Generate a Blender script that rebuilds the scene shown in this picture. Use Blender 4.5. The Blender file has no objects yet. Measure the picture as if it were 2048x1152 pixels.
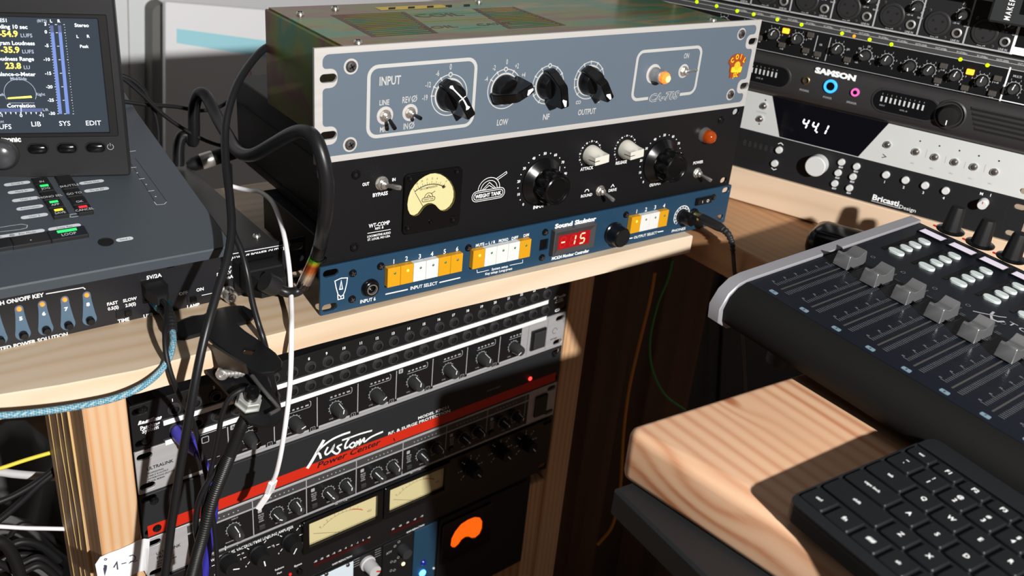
import bpy, bmesh, math, random
from math import sin, cos, pi, radians, degrees, hypot, atan2
from mathutils import Matrix, Vector
random.seed(7)
scn = bpy.context.scene
COL = scn.collection

# ------------------------------------------------------------------ camera
FPX = 1910.39
CAMC = Vector((-296.056, -637.819, 255.504))            # millimetres, origin = lower left corner of the grey preamp panel
CR = Matrix(((0.81190853, -0.57729977, 0.08677281), (-0.19755562, -0.41157059, -0.88970862), (0.54934171, 0.70521956, -0.44820648)))
cd = bpy.data.cameras.new('camera'); cam = bpy.data.objects.new('camera', cd); COL.objects.link(cam)
cd.sensor_width = 36.0; cd.lens = 36.0 * FPX / 2048; cd.clip_start = 0.02; cd.clip_end = 50
mw = Matrix.Identity(4)
for i in range(3):
    mw[i][0] = CR[0][i]; mw[i][1] = -CR[1][i]; mw[i][2] = -CR[2][i]; mw[i][3] = CAMC[i] * 0.001
cam.matrix_world = mw
cd.dof.use_dof = True; cd.dof.focus_distance = 0.80; cd.dof.aperture_fstop = 9.0
scn.camera = cam
# ------------------------------------------------------------------ light
w = bpy.data.worlds.new('world'); scn.world = w; w.use_nodes = True
w.node_tree.nodes['Background'].inputs[0].default_value = (1.0, 0.90, 0.82, 1)
w.node_tree.nodes['Background'].inputs[1].default_value = 0.011
sd = bpy.data.lights.new('flash_lamp', 'POINT'); sun = bpy.data.objects.new('flash_lamp', sd); COL.objects.link(sun)
sd.energy = 205; sd.shadow_soft_size = 0.02; sd.color = (1.0, 0.97, 0.93)
sun.location = (-0.150, -1.550, 0.600)
ad = bpy.data.lights.new('ceiling_bounce', 'AREA'); al = bpy.data.objects.new('ceiling_bounce', ad); COL.objects.link(al)  # added soft fill lamp, standing in for bounce off the unseen ceiling
ad.shape = 'RECTANGLE'; ad.size = 1.8; ad.size_y = 1.2; ad.energy = 2.8; ad.color = (1.0, .96, .92)
al.location = (0.2, -0.35, 1.6)
vs = scn.view_settings; vs.view_transform = 'Standard'; vs.look = 'None'; vs.exposure = 0.0; vs.gamma = 1.0; vs.use_curve_mapping = False

# ------------------------------------------------------------------ materials
MATS = {}
def mat(name, col, rough=0.5, metal=0.0, emit=None, estr=0.0, spec=0.5, noise=None, bump=None, coat=0.0, trans=0.0, ior=1.45):
    """noise = (scale, amount, (stretch xyz)): colour grain; bump = (scale, strength, stretch)"""
    if name in MATS: return MATS[name]
    m = bpy.data.materials.new(name); m.use_nodes = True; MATS[name] = m
    nt = m.node_tree; b = nt.nodes['Principled BSDF']
    b.inputs['Base Color'].default_value = (*col, 1); b.inputs['Roughness'].default_value = rough
    b.inputs['Metallic'].default_value = metal; b.inputs['Specular IOR Level'].default_value = spec
    b.inputs['Coat Weight'].default_value = coat; b.inputs['Transmission Weight'].default_value = trans; b.inputs['IOR'].default_value = ior
    if emit: b.inputs['Emission Color'].default_value = (*emit, 1); b.inputs['Emission Strength'].default_value = estr
    if noise or bump:
        tc = nt.nodes.new('ShaderNodeTexCoord')
    if noise:
        mp = nt.nodes.new('ShaderNodeMapping'); mp.inputs['Scale'].default_value = noise[2] if len(noise) > 2 else (1, 1, 1)
        n = nt.nodes.new('ShaderNodeTexNoise'); n.inputs['Scale'].default_value = noise[0]; n.inputs['Detail'].default_value = 4
        r = nt.nodes.new('ShaderNodeValToRGB'); a = noise[1]
        r.color_ramp.elements[0].position = .3; r.color_ramp.elements[1].position = .7
        r.color_ramp.elements[0].color = (*[c * (1 - a) for c in col], 1); r.color_ramp.elements[1].color = (*[min(1, c * (1 + a)) for c in col], 1)
        nt.links.new(tc.outputs['Object'], mp.inputs[0]); nt.links.new(mp.outputs[0], n.inputs['Vector'])
        nt.links.new(n.outputs['Fac'], r.inputs[0]); nt.links.new(r.outputs[0], b.inputs['Base Color'])
    if bump:
        mp = nt.nodes.new('ShaderNodeMapping'); mp.inputs['Scale'].default_value = bump[2] if len(bump) > 2 else (1, 1, 1)
        n = nt.nodes.new('ShaderNodeTexNoise'); n.inputs['Scale'].default_value = bump[0]; n.inputs['Detail'].default_value = 3
        bp = nt.nodes.new('ShaderNodeBump'); bp.inputs['Strength'].default_value = bump[1]; bp.inputs['Distance'].default_value = 0.0004
        nt.links.new(tc.outputs['Object'], mp.inputs[0]); nt.links.new(mp.outputs[0], n.inputs['Vector'])
        nt.links.new(n.outputs['Fac'], bp.inputs['Height']); nt.links.new(bp.outputs[0], b.inputs['Normal'])
    return m

def wood(name, light, dark, axis, period=9.0, wander=1.0, rough=0.5, knots=(), contrast=1.0, seed=0.0, across=0):
    """sawn softwood: thin late-wood lines drawn out along `axis`, period mm apart over the breadth, fine grain, knots (object space, m) the lines swerve round"""
    if name in MATS: return MATS[name]
    m = bpy.data.materials.new(name); m.use_nodes = True; MATS[name] = m
    nt = m.node_tree; N = nt.nodes; L = nt.links; b = N['Principled BSDF']
    b.inputs['Roughness'].default_value = rough; b.inputs['Specular IOR Level'].default_value = 0.35
    tc = N.new('ShaderNodeTexCoord'); oc = tc.outputs['Object']
    def noise(scale, detail, sx, off=0.0):
        mp = N.new('ShaderNodeMapping'); sc = [1, 1, 1]; sc[axis] = sx; mp.inputs['Scale'].default_value = sc; mp.inputs['Location'].default_value = (seed + off, seed * .7 - off, seed * .3 + off)
        n = N.new('ShaderNodeTexNoise'); n.inputs['Scale'].default_value = scale; n.inputs['Detail'].default_value = detail
        L.new(oc, mp.inputs[0]); L.new(mp.outputs[0], n.inputs['Vector']); return n.outputs['Fac']
    def math(op, a, c, d=None):
        q = N.new('ShaderNodeMath'); q.operation = op
        for i, x in enumerate((a, c, d)):
            if x is None: continue
            if isinstance(x, (int, float)): q.inputs[i].default_value = x
            else: L.new(x, q.inputs[i])
        return q.outputs[0]
    sp = N.new('ShaderNodeSeparateXYZ'); L.new(oc, sp.inputs[0])
    t = [i for i in range(3) if i != axis]
    pos = math('MULTIPLY_ADD', sp.outputs[t[1 - across]], .55, sp.outputs[t[across]])
    pos = math('MULTIPLY_ADD', noise(5, 1.5, .35), .045 * wander, pos)
    pos = math('MULTIPLY_ADD', noise(40, 2, .10, 3.1), .004 * wander, pos)
    kf = []
    for (kx, ky, kz, kr) in knots:
        mp = N.new('ShaderNodeMapping'); sc = [1, 1, 1]; sc[axis] = .45; mp.inputs['Scale'].default_value = sc; mp.inputs['Location'].default_value = [-v * k for v, k in zip((kx, ky, kz), sc)]
        L.new(oc, mp.inputs[0]); ln = N.new('ShaderNodeVectorMath'); ln.operation = 'LENGTH'; L.new(mp.outputs[0], ln.inputs[0]); dist = ln.outputs['Value']
        f = N.new('ShaderNodeMapRange'); f.interpolation_type = 'SMOOTHSTEP'; f.inputs[1].default_value = kr * 3.0; f.inputs[2].default_value = 0; f.inputs[3].default_value = 0; f.inputs[4].default_value = kr * 1.6
        L.new(dist, f.inputs[0]); pos = math('ADD', pos, f.outputs[0]); kf.append((dist, kr))
    sn = math('SINE', math('MULTIPLY', pos, 2 * pi * 1000 / period), 0.0)
    band = math('MULTIPLY_ADD', sn, .5, .5)
    amp = math('MULTIPLY', band, noise(14, 2, .12, 5.5))
    fac = math('MULTIPLY_ADD', noise(700, 2, .02, 1.3), .22, amp)
    rp = N.new('ShaderNodeValToRGB'); e = rp.color_ramp.elements
    mixc = lambda k: (*[l + (d - l) * contrast * k for l, d in zip(light, dark)], 1)
    e[0].position = .16; e[0].color = (*light, 1); e[1].position = .78; e[1].color = mixc(1.0)
    q = e.new(.42); q.color = mixc(.22); q = e.new(.58); q.color = mixc(.5)
    L.new(fac, rp.inputs[0]); c = rp.outputs[0]
    m2 = N.new('ShaderNodeMix'); m2.data_type = 'RGBA'; m2.blend_type = 'MULTIPLY'; m2.inputs[0].default_value = 1
    r2 = N.new('ShaderNodeValToRGB'); r2.color_ramp.elements[0].color = (.88, .82, .76, 1); r2.color_ramp.elements[1].color = (1.04, 1.04, 1.04, 1); r2.color_ramp.elements[0].position = .35; r2.color_ramp.elements[1].position = .62
    L.new(noise(7, 2, .3, 8.2), r2.inputs[0]); L.new(c, m2.inputs[6]); L.new(r2.outputs[0], m2.inputs[7]); c = m2.outputs[2]
    for dist, kr in kf:
        f = N.new('ShaderNodeMapRange'); f.interpolation_type = 'SMOOTHSTEP'; f.inputs[1].default_value = kr * .25; f.inputs[2].default_value = kr * 1.0; f.inputs[3].default_value = .8; f.inputs[4].default_value = 0; L.new(dist, f.inputs[0])
        m3 = N.new('ShaderNodeMix'); m3.data_type = 'RGBA'; L.new(f.outputs[0], m3.inputs[0]); L.new(c, m3.inputs[6]); m3.inputs[7].default_value = (dark[0] * .8, dark[1] * .7, dark[2] * .6, 1); c = m3.outputs[2]
    L.new(c, b.inputs['Base Color'])
    bp = N.new('ShaderNodeBump'); bp.inputs['Strength'].default_value = .2; bp.inputs['Distance'].default_value = .0004; L.new(fac, bp.inputs['Height']); L.new(bp.outputs[0], b.inputs['Normal'])
    return m

BLACK = mat('black_painted_steel', (.0065, .0065, .0075), .45, spec=.22, bump=(900, .25))
BLACKM = mat('black_matte', (.006, .006, .0065), .6, spec=.35)
BLACKG = mat('black_gloss_plastic', (.004, .004, .0045), .2)
RUBBER = mat('black_rubber', (.012, .012, .013), .5)
DARKHOLE = mat('dark_void', (.002, .002, .002), .9)
WHITEP = mat('white_ink', (.82, .84, .85), .6)
GREYINK = mat('grey_ink', (.35, .36, .37), .6)
CHROME = mat('chrome', (.66, .64, .61), .27, .88)
STEEL = mat('zinc_steel', (.56, .55, .53), .38, .75)
DSTEEL = mat('dark_steel_screw', (.15, .14, .14), .3, .7)
ALU = mat('brushed_aluminium', (.45, .44, .43), .55, .1, noise=(60, .05, (.05, 3, 3)))

# ------------------------------------------------------------------ mesh kit (all lengths in millimetres; u right, v up, w out of the panel)
def T(u=0, v=0, w=0, rz=0, rx=0, ry=0):
    m = Matrix.Translation((u, v, w))
    if rz: m = m @ Matrix.Rotation(rz, 4, 'Z')
    if rx: m = m @ Matrix.Rotation(rx, 4, 'X')
    if ry: m = m @ Matrix.Rotation(ry, 4, 'Y')
    return m
class G:
    def __init__(s): s.bm = bmesh.new(); s.mi = 0; s.M = Matrix.Identity(4)
    def _face(s, vs):
        try: f = s.bm.faces.new(vs); f.material_index = s.mi; return f
        except ValueError: return None
    def _v(s, p, M=None):
        p = Vector(p)
        if M is not None: p = M @ p
        return s.bm.verts.new(s.M @ p)
    def box(s, u0, u1, v0, v1, w0, w1, M=None, bev=0, seg=1):
        t = bmesh.new() if bev else None
        c = [(u0, v0, w0), (u1, v0, w0), (u1, v1, w0), (u0, v1, w0), (u0, v0, w1), (u1, v0, w1), (u1, v1, w1), (u0, v1, w1)]
        F = ((3, 2, 1, 0), (4, 5, 6, 7), (0, 1, 5, 4), (1, 2, 6, 5), (2, 3, 7, 6), (3, 0, 4, 7))
        if not bev:
            vs = [s._v(p, M) for p in c]
            for f in F: s._face([vs[i] for i in f])
            return s
        vs = [t.verts.new(p) for p in c]
        for f in F: t.faces.new([vs[i] for i in f])
        bmesh.ops.bevel(t, geom=t.edges[:], offset=bev, segments=seg, affect='EDGES', profile=.5)
        s.take(t, M); return s
    def take(s, t, M=None):
        t.verts.index_update(); vs = [s._v(v.co, M) for v in t.verts]
        for f in t.faces: s._face([vs[v.index] for v in f.verts])
        t.free()
    def lathe(s, prof, u=0, v=0, seg=24, M=None, cap=True, flutes=None):
        """prof: [(r, w)], from the back forward; flutes=(count, depth) scallops the outline"""
        M = (M or Matrix.Identity(4)) @ T(u, v)
        rings = []
        for r, wz in prof:
            if r < 1e-6: rings.append([s._v((0, 0, wz), M)]); continue
            ring = []
            for k in range(seg):
                a = 2 * pi * k / seg; rr = r
                if flutes and r > flutes[2]: rr = r - flutes[1] * (.5 + .5 * cos(a * flutes[0])) ** 2
                ring.append(s._v((rr * cos(a), rr * sin(a), wz), M))
            rings.append(ring)
        for a, b in zip(rings, rings[1:]):
            if len(a) == 1 and len(b) == 1: continue
            for k in range(seg):
                j = (k + 1) % seg
                if len(a) == 1: s._face([a[0], b[k], b[j]][::1])
                elif len(b) == 1: s._face([a[k], a[j], b[0]])
                else: s._face([a[k], a[j], b[j], b[k]])
        if cap:
            if len(rings[-1]) > 1: s._face(rings[-1])
            if len(rings[0]) > 1: s._face(rings[0][::-1])
        return s
    def cyl(s, u, v, r, w0, w1, seg=20, M=None, bev=0):
        p = [(r, w0), (r, w1)] if not bev else [(r, w0), (r, w1 - bev), (r - bev, w1)]
        return s.lathe(p, u, v, seg, M)
    def prism(s, poly, w0, w1, M=None, bev=0, taper=None):
        if area(poly) < 0: poly = poly[::-1]
        lv = [(poly, w0)]
        if bev: lv += [(poly, w1 - bev), (inset(poly, bev), w1)]
        elif taper is not None: lv += [(inset(poly, taper), w1)]
        else: lv += [(poly, w1)]
        rings = [[s._v((x, y, wz), M) for x, y in pl] for pl, wz in lv]
        n = len(poly)
        for a, b in zip(rings, rings[1:]):
            for k in range(n): s._face([a[k], a[(k + 1) % n], b[(k + 1) % n], b[k]])
        s._face(rings[-1]); s._face(rings[0][::-1]); return s
    def poly(s, pts, w=0.12, M=None):
        if len(pts[0]) == 2:
            if area(pts) < 0: pts = pts[::-1]
            pts = [(x, y, w) for x, y in pts]
        s._face([s._v(p, M) for p in pts]); return s
    def strip(s, pts, wd, w=0.12, closed=False, M=None):
        """flat printed line of width wd along pts"""
        n = len(pts); L = []; R = []
        for i, (x, y) in enumerate(pts):
            a = pts[(i - 1) % n] if (closed or i > 0) else pts[i]; b = pts[(i + 1) % n] if (closed or i < n - 1) else pts[i]
            dx1, dy1 = x - a[0], y - a[1]; dx2, dy2 = b[0] - x, b[1] - y
            l1 = hypot(dx1, dy1) or 1; l2 = hypot(dx2, dy2) or 1
            if a == (x, y) or l1 == 1 and dx1 == 0 and dy1 == 0: dx1, dy1, l1 = dx2, dy2, l2
            if dx2 == 0 and dy2 == 0: dx2, dy2, l2 = dx1, dy1, l1
            nx, ny = -(dy1 / l1 + dy2 / l2), dx1 / l1 + dx2 / l2; l = hypot(nx, ny) or 1; nx /= l; ny /= l
            c = max(.4, nx * -dy1 / l1 + ny * dx1 / l1); h = wd / 2 / c
            L.append(s._v((x + nx * h, y + ny * h, w), M)); R.append(s._v((x - nx * h, y - ny * h, w), M))
        for i in range(n if closed else n - 1):
            j = (i + 1) % n; s._face([R[i], R[j], L[j], L[i]])
        return s
    def line(s, a, b, wd, w=0.12): return s.strip([tuple(a), tuple(b)], wd, w)
    def arc(s, u, v, r, a0, a1, wd, w=0.12, n=24):
        full = abs(abs(a1 - a0) - 360) < .01
        pts = [(u + r * cos(radians(a0 + (a1 - a0) * i / n)), v + r * sin(radians(a0 + (a1 - a0) * i / n))) for i in range(n if full else n + 1)]
        return s.strip(pts, wd, w, closed=full)
    def dot(s, u, v, r, w=0.12, n=10): return s.poly([(u + r * cos(2 * pi * i / n), v + r * sin(2 * pi * i / n)) for i in range(n)], w)
    def tube(s, pts, r, seg=10, caps=True, r1=None):
        """swept round bar along 3-D points; r may be a list"""
        P = [Vector(p) for p in pts]; n = len(P); rings = []; up = None
        for i in range(n):
            t = (P[min(i + 1, n - 1)] - P[max(i - 1, 0)]).normalized()
            if up is None: up = t.orthogonal().normalized()
            up = (up - t * up.dot(t)); up = up.normalized() if up.length > 1e-6 else t.orthogonal().normalized()
            sd = t.cross(up); rr = r[i] if isinstance(r, (list, tuple)) else r
            rings.append([s._v(P[i] + (up * cos(2 * pi * k / seg) + sd * sin(2 * pi * k / seg)) * rr) for k in range(seg)])
        for a, b in zip(rings, rings[1:]):
            for k in range(seg): s._face([a[k], a[(k + 1) % seg], b[(k + 1) % seg], b[k]])
        if caps: s._face(rings[-1]); s._face(rings[0][::-1])
        return s
    def text(s, st, u, v, h, al='c', bold=0.0, sx=1.0, w=0.12, rz=0.0, sp=1.0, shear=0.0):
        """lettering of cap height h (mm), baseline at v"""
        vs, fs = glyphs(st, bold, sp, shear); k = h / CAP
        x0 = {'l': 0, 'c': -.5, 'r': -1}[al] * glyph_w(st, bold, sp, shear)
        M = T(u, v, w, rz)
        nv = [s._v(((x + x0) * k * sx, y * k, 0), M) for x, y in vs]
        for f in fs: s._face([nv[i] for i in f])
        return s
    def plate(s, outline, holes, w0, w1, bev=0.0):
        """sheet with real cut-outs"""
        cu = bpy.data.curves.new('tmp', 'CURVE'); cu.dimensions = '2D'; cu.fill_mode = 'BOTH'
        cu.extrude = max(1e-6, (w1 - w0) / 2 - bev); cu.bevel_depth = bev; cu.bevel_resolution = 0
        if bev: cu.offset = -bev
        for pl in [outline] + list(holes):
            sp = cu.splines.new('POLY'); sp.points.add(len(pl) - 1); sp.use_cyclic_u = True
            for p, (x, y) in zip(sp.points, pl): p.co = (x, y, 0, 1)
        o = bpy.data.objects.new('tmp', cu); COL.objects.link(o)
        me = o.to_mesh(); vs = [s._v((v.co.x, v.co.y, v.co.z + (w0 + w1) / 2)) for v in me.vertices]
        for p in me.polygons: s._face([vs[i] for i in p.vertices])
        o.to_mesh_clear(); bpy.data.objects.remove(o); bpy.data.curves.remove(cu)
        bmesh.ops.remove_doubles(s.bm, verts=vs, dist=1e-4) if False else None
        return s
    def sheet(s, outline, holes, w=0.1):
        cu = bpy.data.curves.new('tmp', 'CURVE'); cu.dimensions = '2D'; cu.fill_mode = 'FRONT'
        for pl in [outline] + list(holes):
            sp = cu.splines.new('POLY'); sp.points.add(len(pl) - 1); sp.use_cyclic_u = True
            for p, (x, y) in zip(sp.points, pl): p.co = (x, y, 0, 1)
        o = bpy.data.objects.new('tmp', cu); COL.objects.link(o); me = o.to_mesh()
        vs = [s._v((v.co.x, v.co.y, w)) for v in me.vertices]
        for p in me.polygons: s._face([vs[i] for i in p.vertices])
        o.to_mesh_clear(); bpy.data.objects.remove(o); bpy.data.curves.remove(cu); return s
    def mesh(s, name, mats, smooth=35, scale=.001):
        me = bpy.data.meshes.new(name)
        s.bm.normal_update()
        for v in s.bm.verts: v.co *= scale
        s.bm.to_mesh(me); s.bm.free()
        for m in (mats if isinstance(mats, (list, tuple)) else [mats]): me.materials.append(m)
        if smooth:
            for p in me.polygons: p.use_smooth = True
            me.set_sharp_from_angle(angle=radians(smooth))
        return me
def area(p): return .5 * sum(p[i][0] * p[(i + 1) % len(p)][1] - p[(i + 1) % len(p)][0] * p[i][1] for i in range(len(p)))
def inset(p, d):
    out = []; n = len(p)
    for i in range(n):
        a, b, c = p[i - 1], p[i], p[(i + 1) % n]
        e1 = Vector((b[0] - a[0], b[1] - a[1])); e2 = Vector((c[0] - b[0], c[1] - b[1]))
        if e1.length < 1e-9 or e2.length < 1e-9: out.append(b); continue
        n1 = Vector((-e1.y, e1.x)).normalized(); n2 = Vector((-e2.y, e2.x)).normalized(); m = n1 + n2
        m = m / max(.3, (1 + n1.dot(n2))) if m.length > 1e-6 else n1
        out.append((b[0] + m.x * d, b[1] + m.y * d))
    return out
def rpoly(pts, r, n=5):
    """polygon with filleted corners; r may be a list"""
    out = []; N = len(pts)
    for i in range(N):
        rr = r[i] if isinstance(r, (list, tuple)) else r
        a, b, c = Vector(pts[i - 1]), Vector(pts[i]), Vector(pts[(i + 1) % N])
        d1 = (a - b); d2 = (c - b); l1, l2 = d1.length, d2.length
        if rr <= 0: out.append((b.x, b.y)); continue
        d1.normalize(); d2.normalize(); co = max(-1, min(1, d1.dot(d2))); th = math.acos(co)
        if th > 3.1: out.append((b.x, b.y)); continue
        t = min(rr / math.tan(th / 2), l1 * .49, l2 * .49); r2 = t * math.tan(th / 2)
        p1 = b + d1 * t; p2 = b + d2 * t; ce = b + (d1 + d2).normalized() * (r2 / sin(th / 2))
        a1 = atan2(p1.y - ce.y, p1.x - ce.x); a2 = atan2(p2.y - ce.y, p2.x - ce.x); da = (a2 - a1 + pi) % (2 * pi) - pi
        for k in range(n + 1): out.append((ce.x + r2 * cos(a1 + da * k / n), ce.y + r2 * sin(a1 + da * k / n)))
    return out
def rrect(u0, u1, v0, v1, r, n=5): return rpoly([(u0, v0), (u1, v0), (u1, v1), (u0, v1)], r, n)
def circ(u, v, r, n=20): return [(u + r * cos(2 * pi * i / n), v + r * sin(2 * pi * i / n)) for i in range(n)]
def stadium(u, v, a, r, n=8): return [(u + a + r * cos(-pi / 2 + pi * i / n), v + r * sin(-pi / 2 + pi * i / n)) for i in range(n + 1)] + [(u - a + r * cos(pi / 2 + pi * i / n), v + r * sin(pi / 2 + pi * i / n)) for i in range(n + 1)]
GL = {}; CAP = 0.729
def glyphs(st, bold, sp=1.0, shear=0.0):
    k = (st, bold, sp, shear)
    if k not in GL:
        cu = bpy.data.curves.new('tmp', 'FONT'); cu.body = st; cu.size = 1; cu.resolution_u = 2; cu.offset = bold; cu.space_character = sp; cu.shear = shear
        o = bpy.data.objects.new('tmp', cu); COL.objects.link(o); me = o.to_mesh()
        vs = [(v.co.x, v.co.y) for v in me.vertices]; fs = [tuple(p.vertices) for p in me.polygons]
        o.to_mesh_clear(); bpy.data.objects.remove(o); bpy.data.curves.remove(cu); GL[k] = (vs, fs)
    return GL[k]
def glyph_w(st, bold, sp=1.0, shear=0.0):
    vs = glyphs(st, bold, sp, shear)[0]; return max((x for x, y in vs), default=0)
def spline(pts, n=8):
    P = [Vector(p) for p in pts]; out = []
    for i in range(len(P) - 1):
        a = P[i - 1] if i else P[0] * 2 - P[1]; b = P[i]; c = P[i + 1]; d = P[i + 2] if i + 2 < len(P) else P[-1] * 2 - P[-2]
        for k in range(n):
            t = k / n; out.append(.5 * ((2 * b) + (c - a) * t + (2 * a - 5 * b + 4 * c - d) * t * t + (3 * b - a - 3 * c + d) * t ** 3))
    return out + [P[-1]]

# ------------------------------------------------------------------ objects
def ray(px, py):
    c = Vector(((px - 1024) / FPX, (py - 576) / FPX, 1.0)); return CR.transposed() @ c
def tag(o, label=None, cat=None, group=None, kind=None):
    if label: o['label'] = label
    if cat: o['category'] = cat
    if group: o['group'] = group
    if kind: o['kind'] = kind
    return o
MESH = {}
class Dev:
    """one thing: an Empty with its parts. Panel devices stand upright (v = up, w = out of the panel); flat ones lie (v = away, w = up)."""
    def __init__(s, name, label, cat, O, yaw=0.0, flat=False, pitch=0.0, roll=0.0, group=None, structure=False):
        s.R = Matrix.Rotation(radians(yaw), 4, 'Z') @ (Matrix.Rotation(radians(pitch), 4, 'X') @ Matrix.Rotation(radians(roll), 4, 'Y') if flat else Matrix.Rotation(pi / 2 + radians(pitch), 4, 'X'))
        s.O = Vector(O); s.Mm = Matrix.Translation(s.O) @ s.R; s.Mi = s.Mm.inverted(); s.pr = {}
        r = bpy.data.objects.new(name, None); COL.objects.link(r); r.empty_display_size = .02
        r.matrix_world = Matrix.Translation(s.O * .001) @ s.R; s.root = r
        if structure: r['kind'] = 'structure'
        tag(r, label, cat, group)
    def at(s, px, py, w=0.0):
        """where the sight line through photograph pixel (px, py) meets this thing's plane (offset w)"""
        c = s.Mi @ CAMC; d = s.Mi.to_3x3() @ ray(px, py); t = (w - c.z) / d.z; p = c + d * t; return (p.x, p.y)
    def loc(s, P): p = s.Mi @ Vector(P); return (p.x, p.y, p.z)
    def add(s, name, g, mats, parent=None, smooth=35, label=None, loc=None, rz=0, M=None):
        me = g.mesh(name, mats, smooth) if isinstance(g, G) else g
        o = bpy.data.objects.new(name, me); COL.objects.link(o); o.parent = parent or s.root
        if M is not None: o.matrix_local = Matrix.Translation(M.to_translation() * .001) @ M.to_3x3().to_4x4()
        elif loc is not None: o.location = Vector(loc) * .001; o.rotation_euler = (0, 0, rz)
        if label: o['label'] = label
        return o
    def inst(s, name, key, fn, mats, u, v, w=0, rz=0, parent=None, label=None):
        if key not in MESH:
            g = G(); fn(g); MESH[key] = g.mesh(name, mats)
        return s.add(name, MESH[key], None, parent, label=label, loc=(u, v, w), rz=rz)
    def ink(s, m=None):
        m = m or WHITEP
        if m.name not in s.pr: s.pr[m.name] = (G(), m)
        return s.pr[m.name][0]
    def done(s, name='printed_lettering'):
        for k, (g, m) in s.pr.items(): s.add(name, g, m, smooth=0)['kind'] = 'stuff'
        s.pr = {}
def tw(d, s, qL, qR, h, b=.015, m=None, w=.15, sh=0.0, sp=1.0):
    """lettering running from one pixel to another along the panel"""
    a, c = d.at(*qL), d.at(*qR); L_ = hypot(c[0] - a[0], c[1] - a[1])
    d.ink(m or WHITEP).text(s, a[0], a[1], h, 'l', b, L_ / (glyph_w(s, b, sp, sh) * h / CAP), w, atan2(c[1] - a[1], c[0] - a[0]), sp, sh)
def solo(name, g, mats, label, cat, group=None, smooth=35, O=None, R=None, kind=None):
    """a thing that is one mesh, given in world millimetres relative to O"""
    me = g.mesh(name, mats, smooth); o = bpy.data.objects.new(name, me); COL.objects.link(o)
    if O is not None: o.location = Vector(O) * .001
    if R is not None: o.rotation_euler = R
    return tag(o, label, cat, group, kind)
W3 = lambda px, py, z: CAMC + ray(px, py) * ((z - CAMC.z) / ray(px, py).z)      # on a level plane
Y3 = lambda px, py, y: CAMC + ray(px, py) * ((y - CAMC.y) / ray(px, py).y)      # on an upright plane facing the desk
X3 = lambda px, py, x: CAMC + ray(px, py) * ((x - CAMC.x) / ray(px, py).x)

# --- small hardware shared by many devices
def g_screw(r=4.0, h=2.2, cross=True):
    def f(g):
        g.lathe([(r, 0), (r, h * .35), (r * .8, h * .8), (r * .35, h)], seg=16)
        if cross:
            g.mi = 1
            for a in (0, pi / 2): g.box(-r * .55, r * .55, -r * .13, r * .13, h * .5, h + .15, M=T(rz=a + .5))
            g.mi = 0
    return f
def g_hexscrew(r=3.0, h=1.5):
    def f(g):
        g.lathe([(r, 0), (r, h * .6), (r * .85, h), (r * .5, h)], seg=16, cap=False); g.mi = 1; g.lathe([(r * .5, h), (r * .5, .2), (0, .2)], seg=6, cap=False); g.mi = 0
    return f
def screws(d, pts, r=4.0, mats=None, hexa=False, name='screw', w=0, label=None):
    mats = mats or [DSTEEL, DARKHOLE]
    for q in pts:
        d.inst(name, (name, r, hexa, mats[0].name), g_hexscrew(r) if hexa else g_screw(r), mats, q[0], q[1], w, label=label)
def toggle(d, u, v, tilt=(0, -25), size=1.0, tip=None, ring=False, label=None):
    """bat-handle switch: washer and hex nut, threaded bush, tapered bat leaning by tilt degrees (about v, u)"""
    g = G(); s = size
    g.lathe([(5.2 * s, 0), (5.2 * s, .8)], seg=20); g.lathe([(4.6 * s, .8), (4.6 * s, 2.8 * s), (4.2 * s, 3.1 * s)], seg=6); g.lathe([(3.0 * s, 3 * s), (3.0 * s, 5.5 * s), (2.3 * s, 6 * s)], seg=16)
    t = d.add('toggle_switch', g, CHROME, loc=(u, v, 0), label=label)
    b = G(); M = T(0, 0, 4.5 * s, rx=radians(-tilt[1]), ry=radians(tilt[0]))
    b.lathe([(1.3 * s, 0), (1.6 * s, 5 * s), (2.0 * s, 12.5 * s), (1.7 * s, 14 * s), (0, 14.6 * s)], seg=14, M=M)
    d.add('bat_handle', b, tip or CHROME, t)
    if tip:
        c = G(); c.lathe([(1.35 * s, .5), (1.62 * s, 5.5 * s)], seg=14, M=M); d.add('bat_collar', c, CHROME, t)
    return t
def led(d, u, v, r, col, st, name='indicator_light', w=0, h=1.5, label=None):
    m = mat('led_%02d_%02d_%02d_%d' % (col[0] * 99, col[1] * 99, col[2] * 99, st * 10), tuple(c * .5 for c in col), .3, emit=col, estr=st)
    return d.inst(name, (name, r, m.name), lambda g: g.lathe([(r, 0), (r, h * .5), (r * .7, h * .9), (0, h)], seg=14), m, u, v, w, label=label)

# =================================================================== setting
def K(x0, y0, s): return lambda x, y: (x0 + x / s, y0 + y / s)      # crop coordinates -> photograph pixels
ZT = -131.5                                                        # top of the long shelf board

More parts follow.
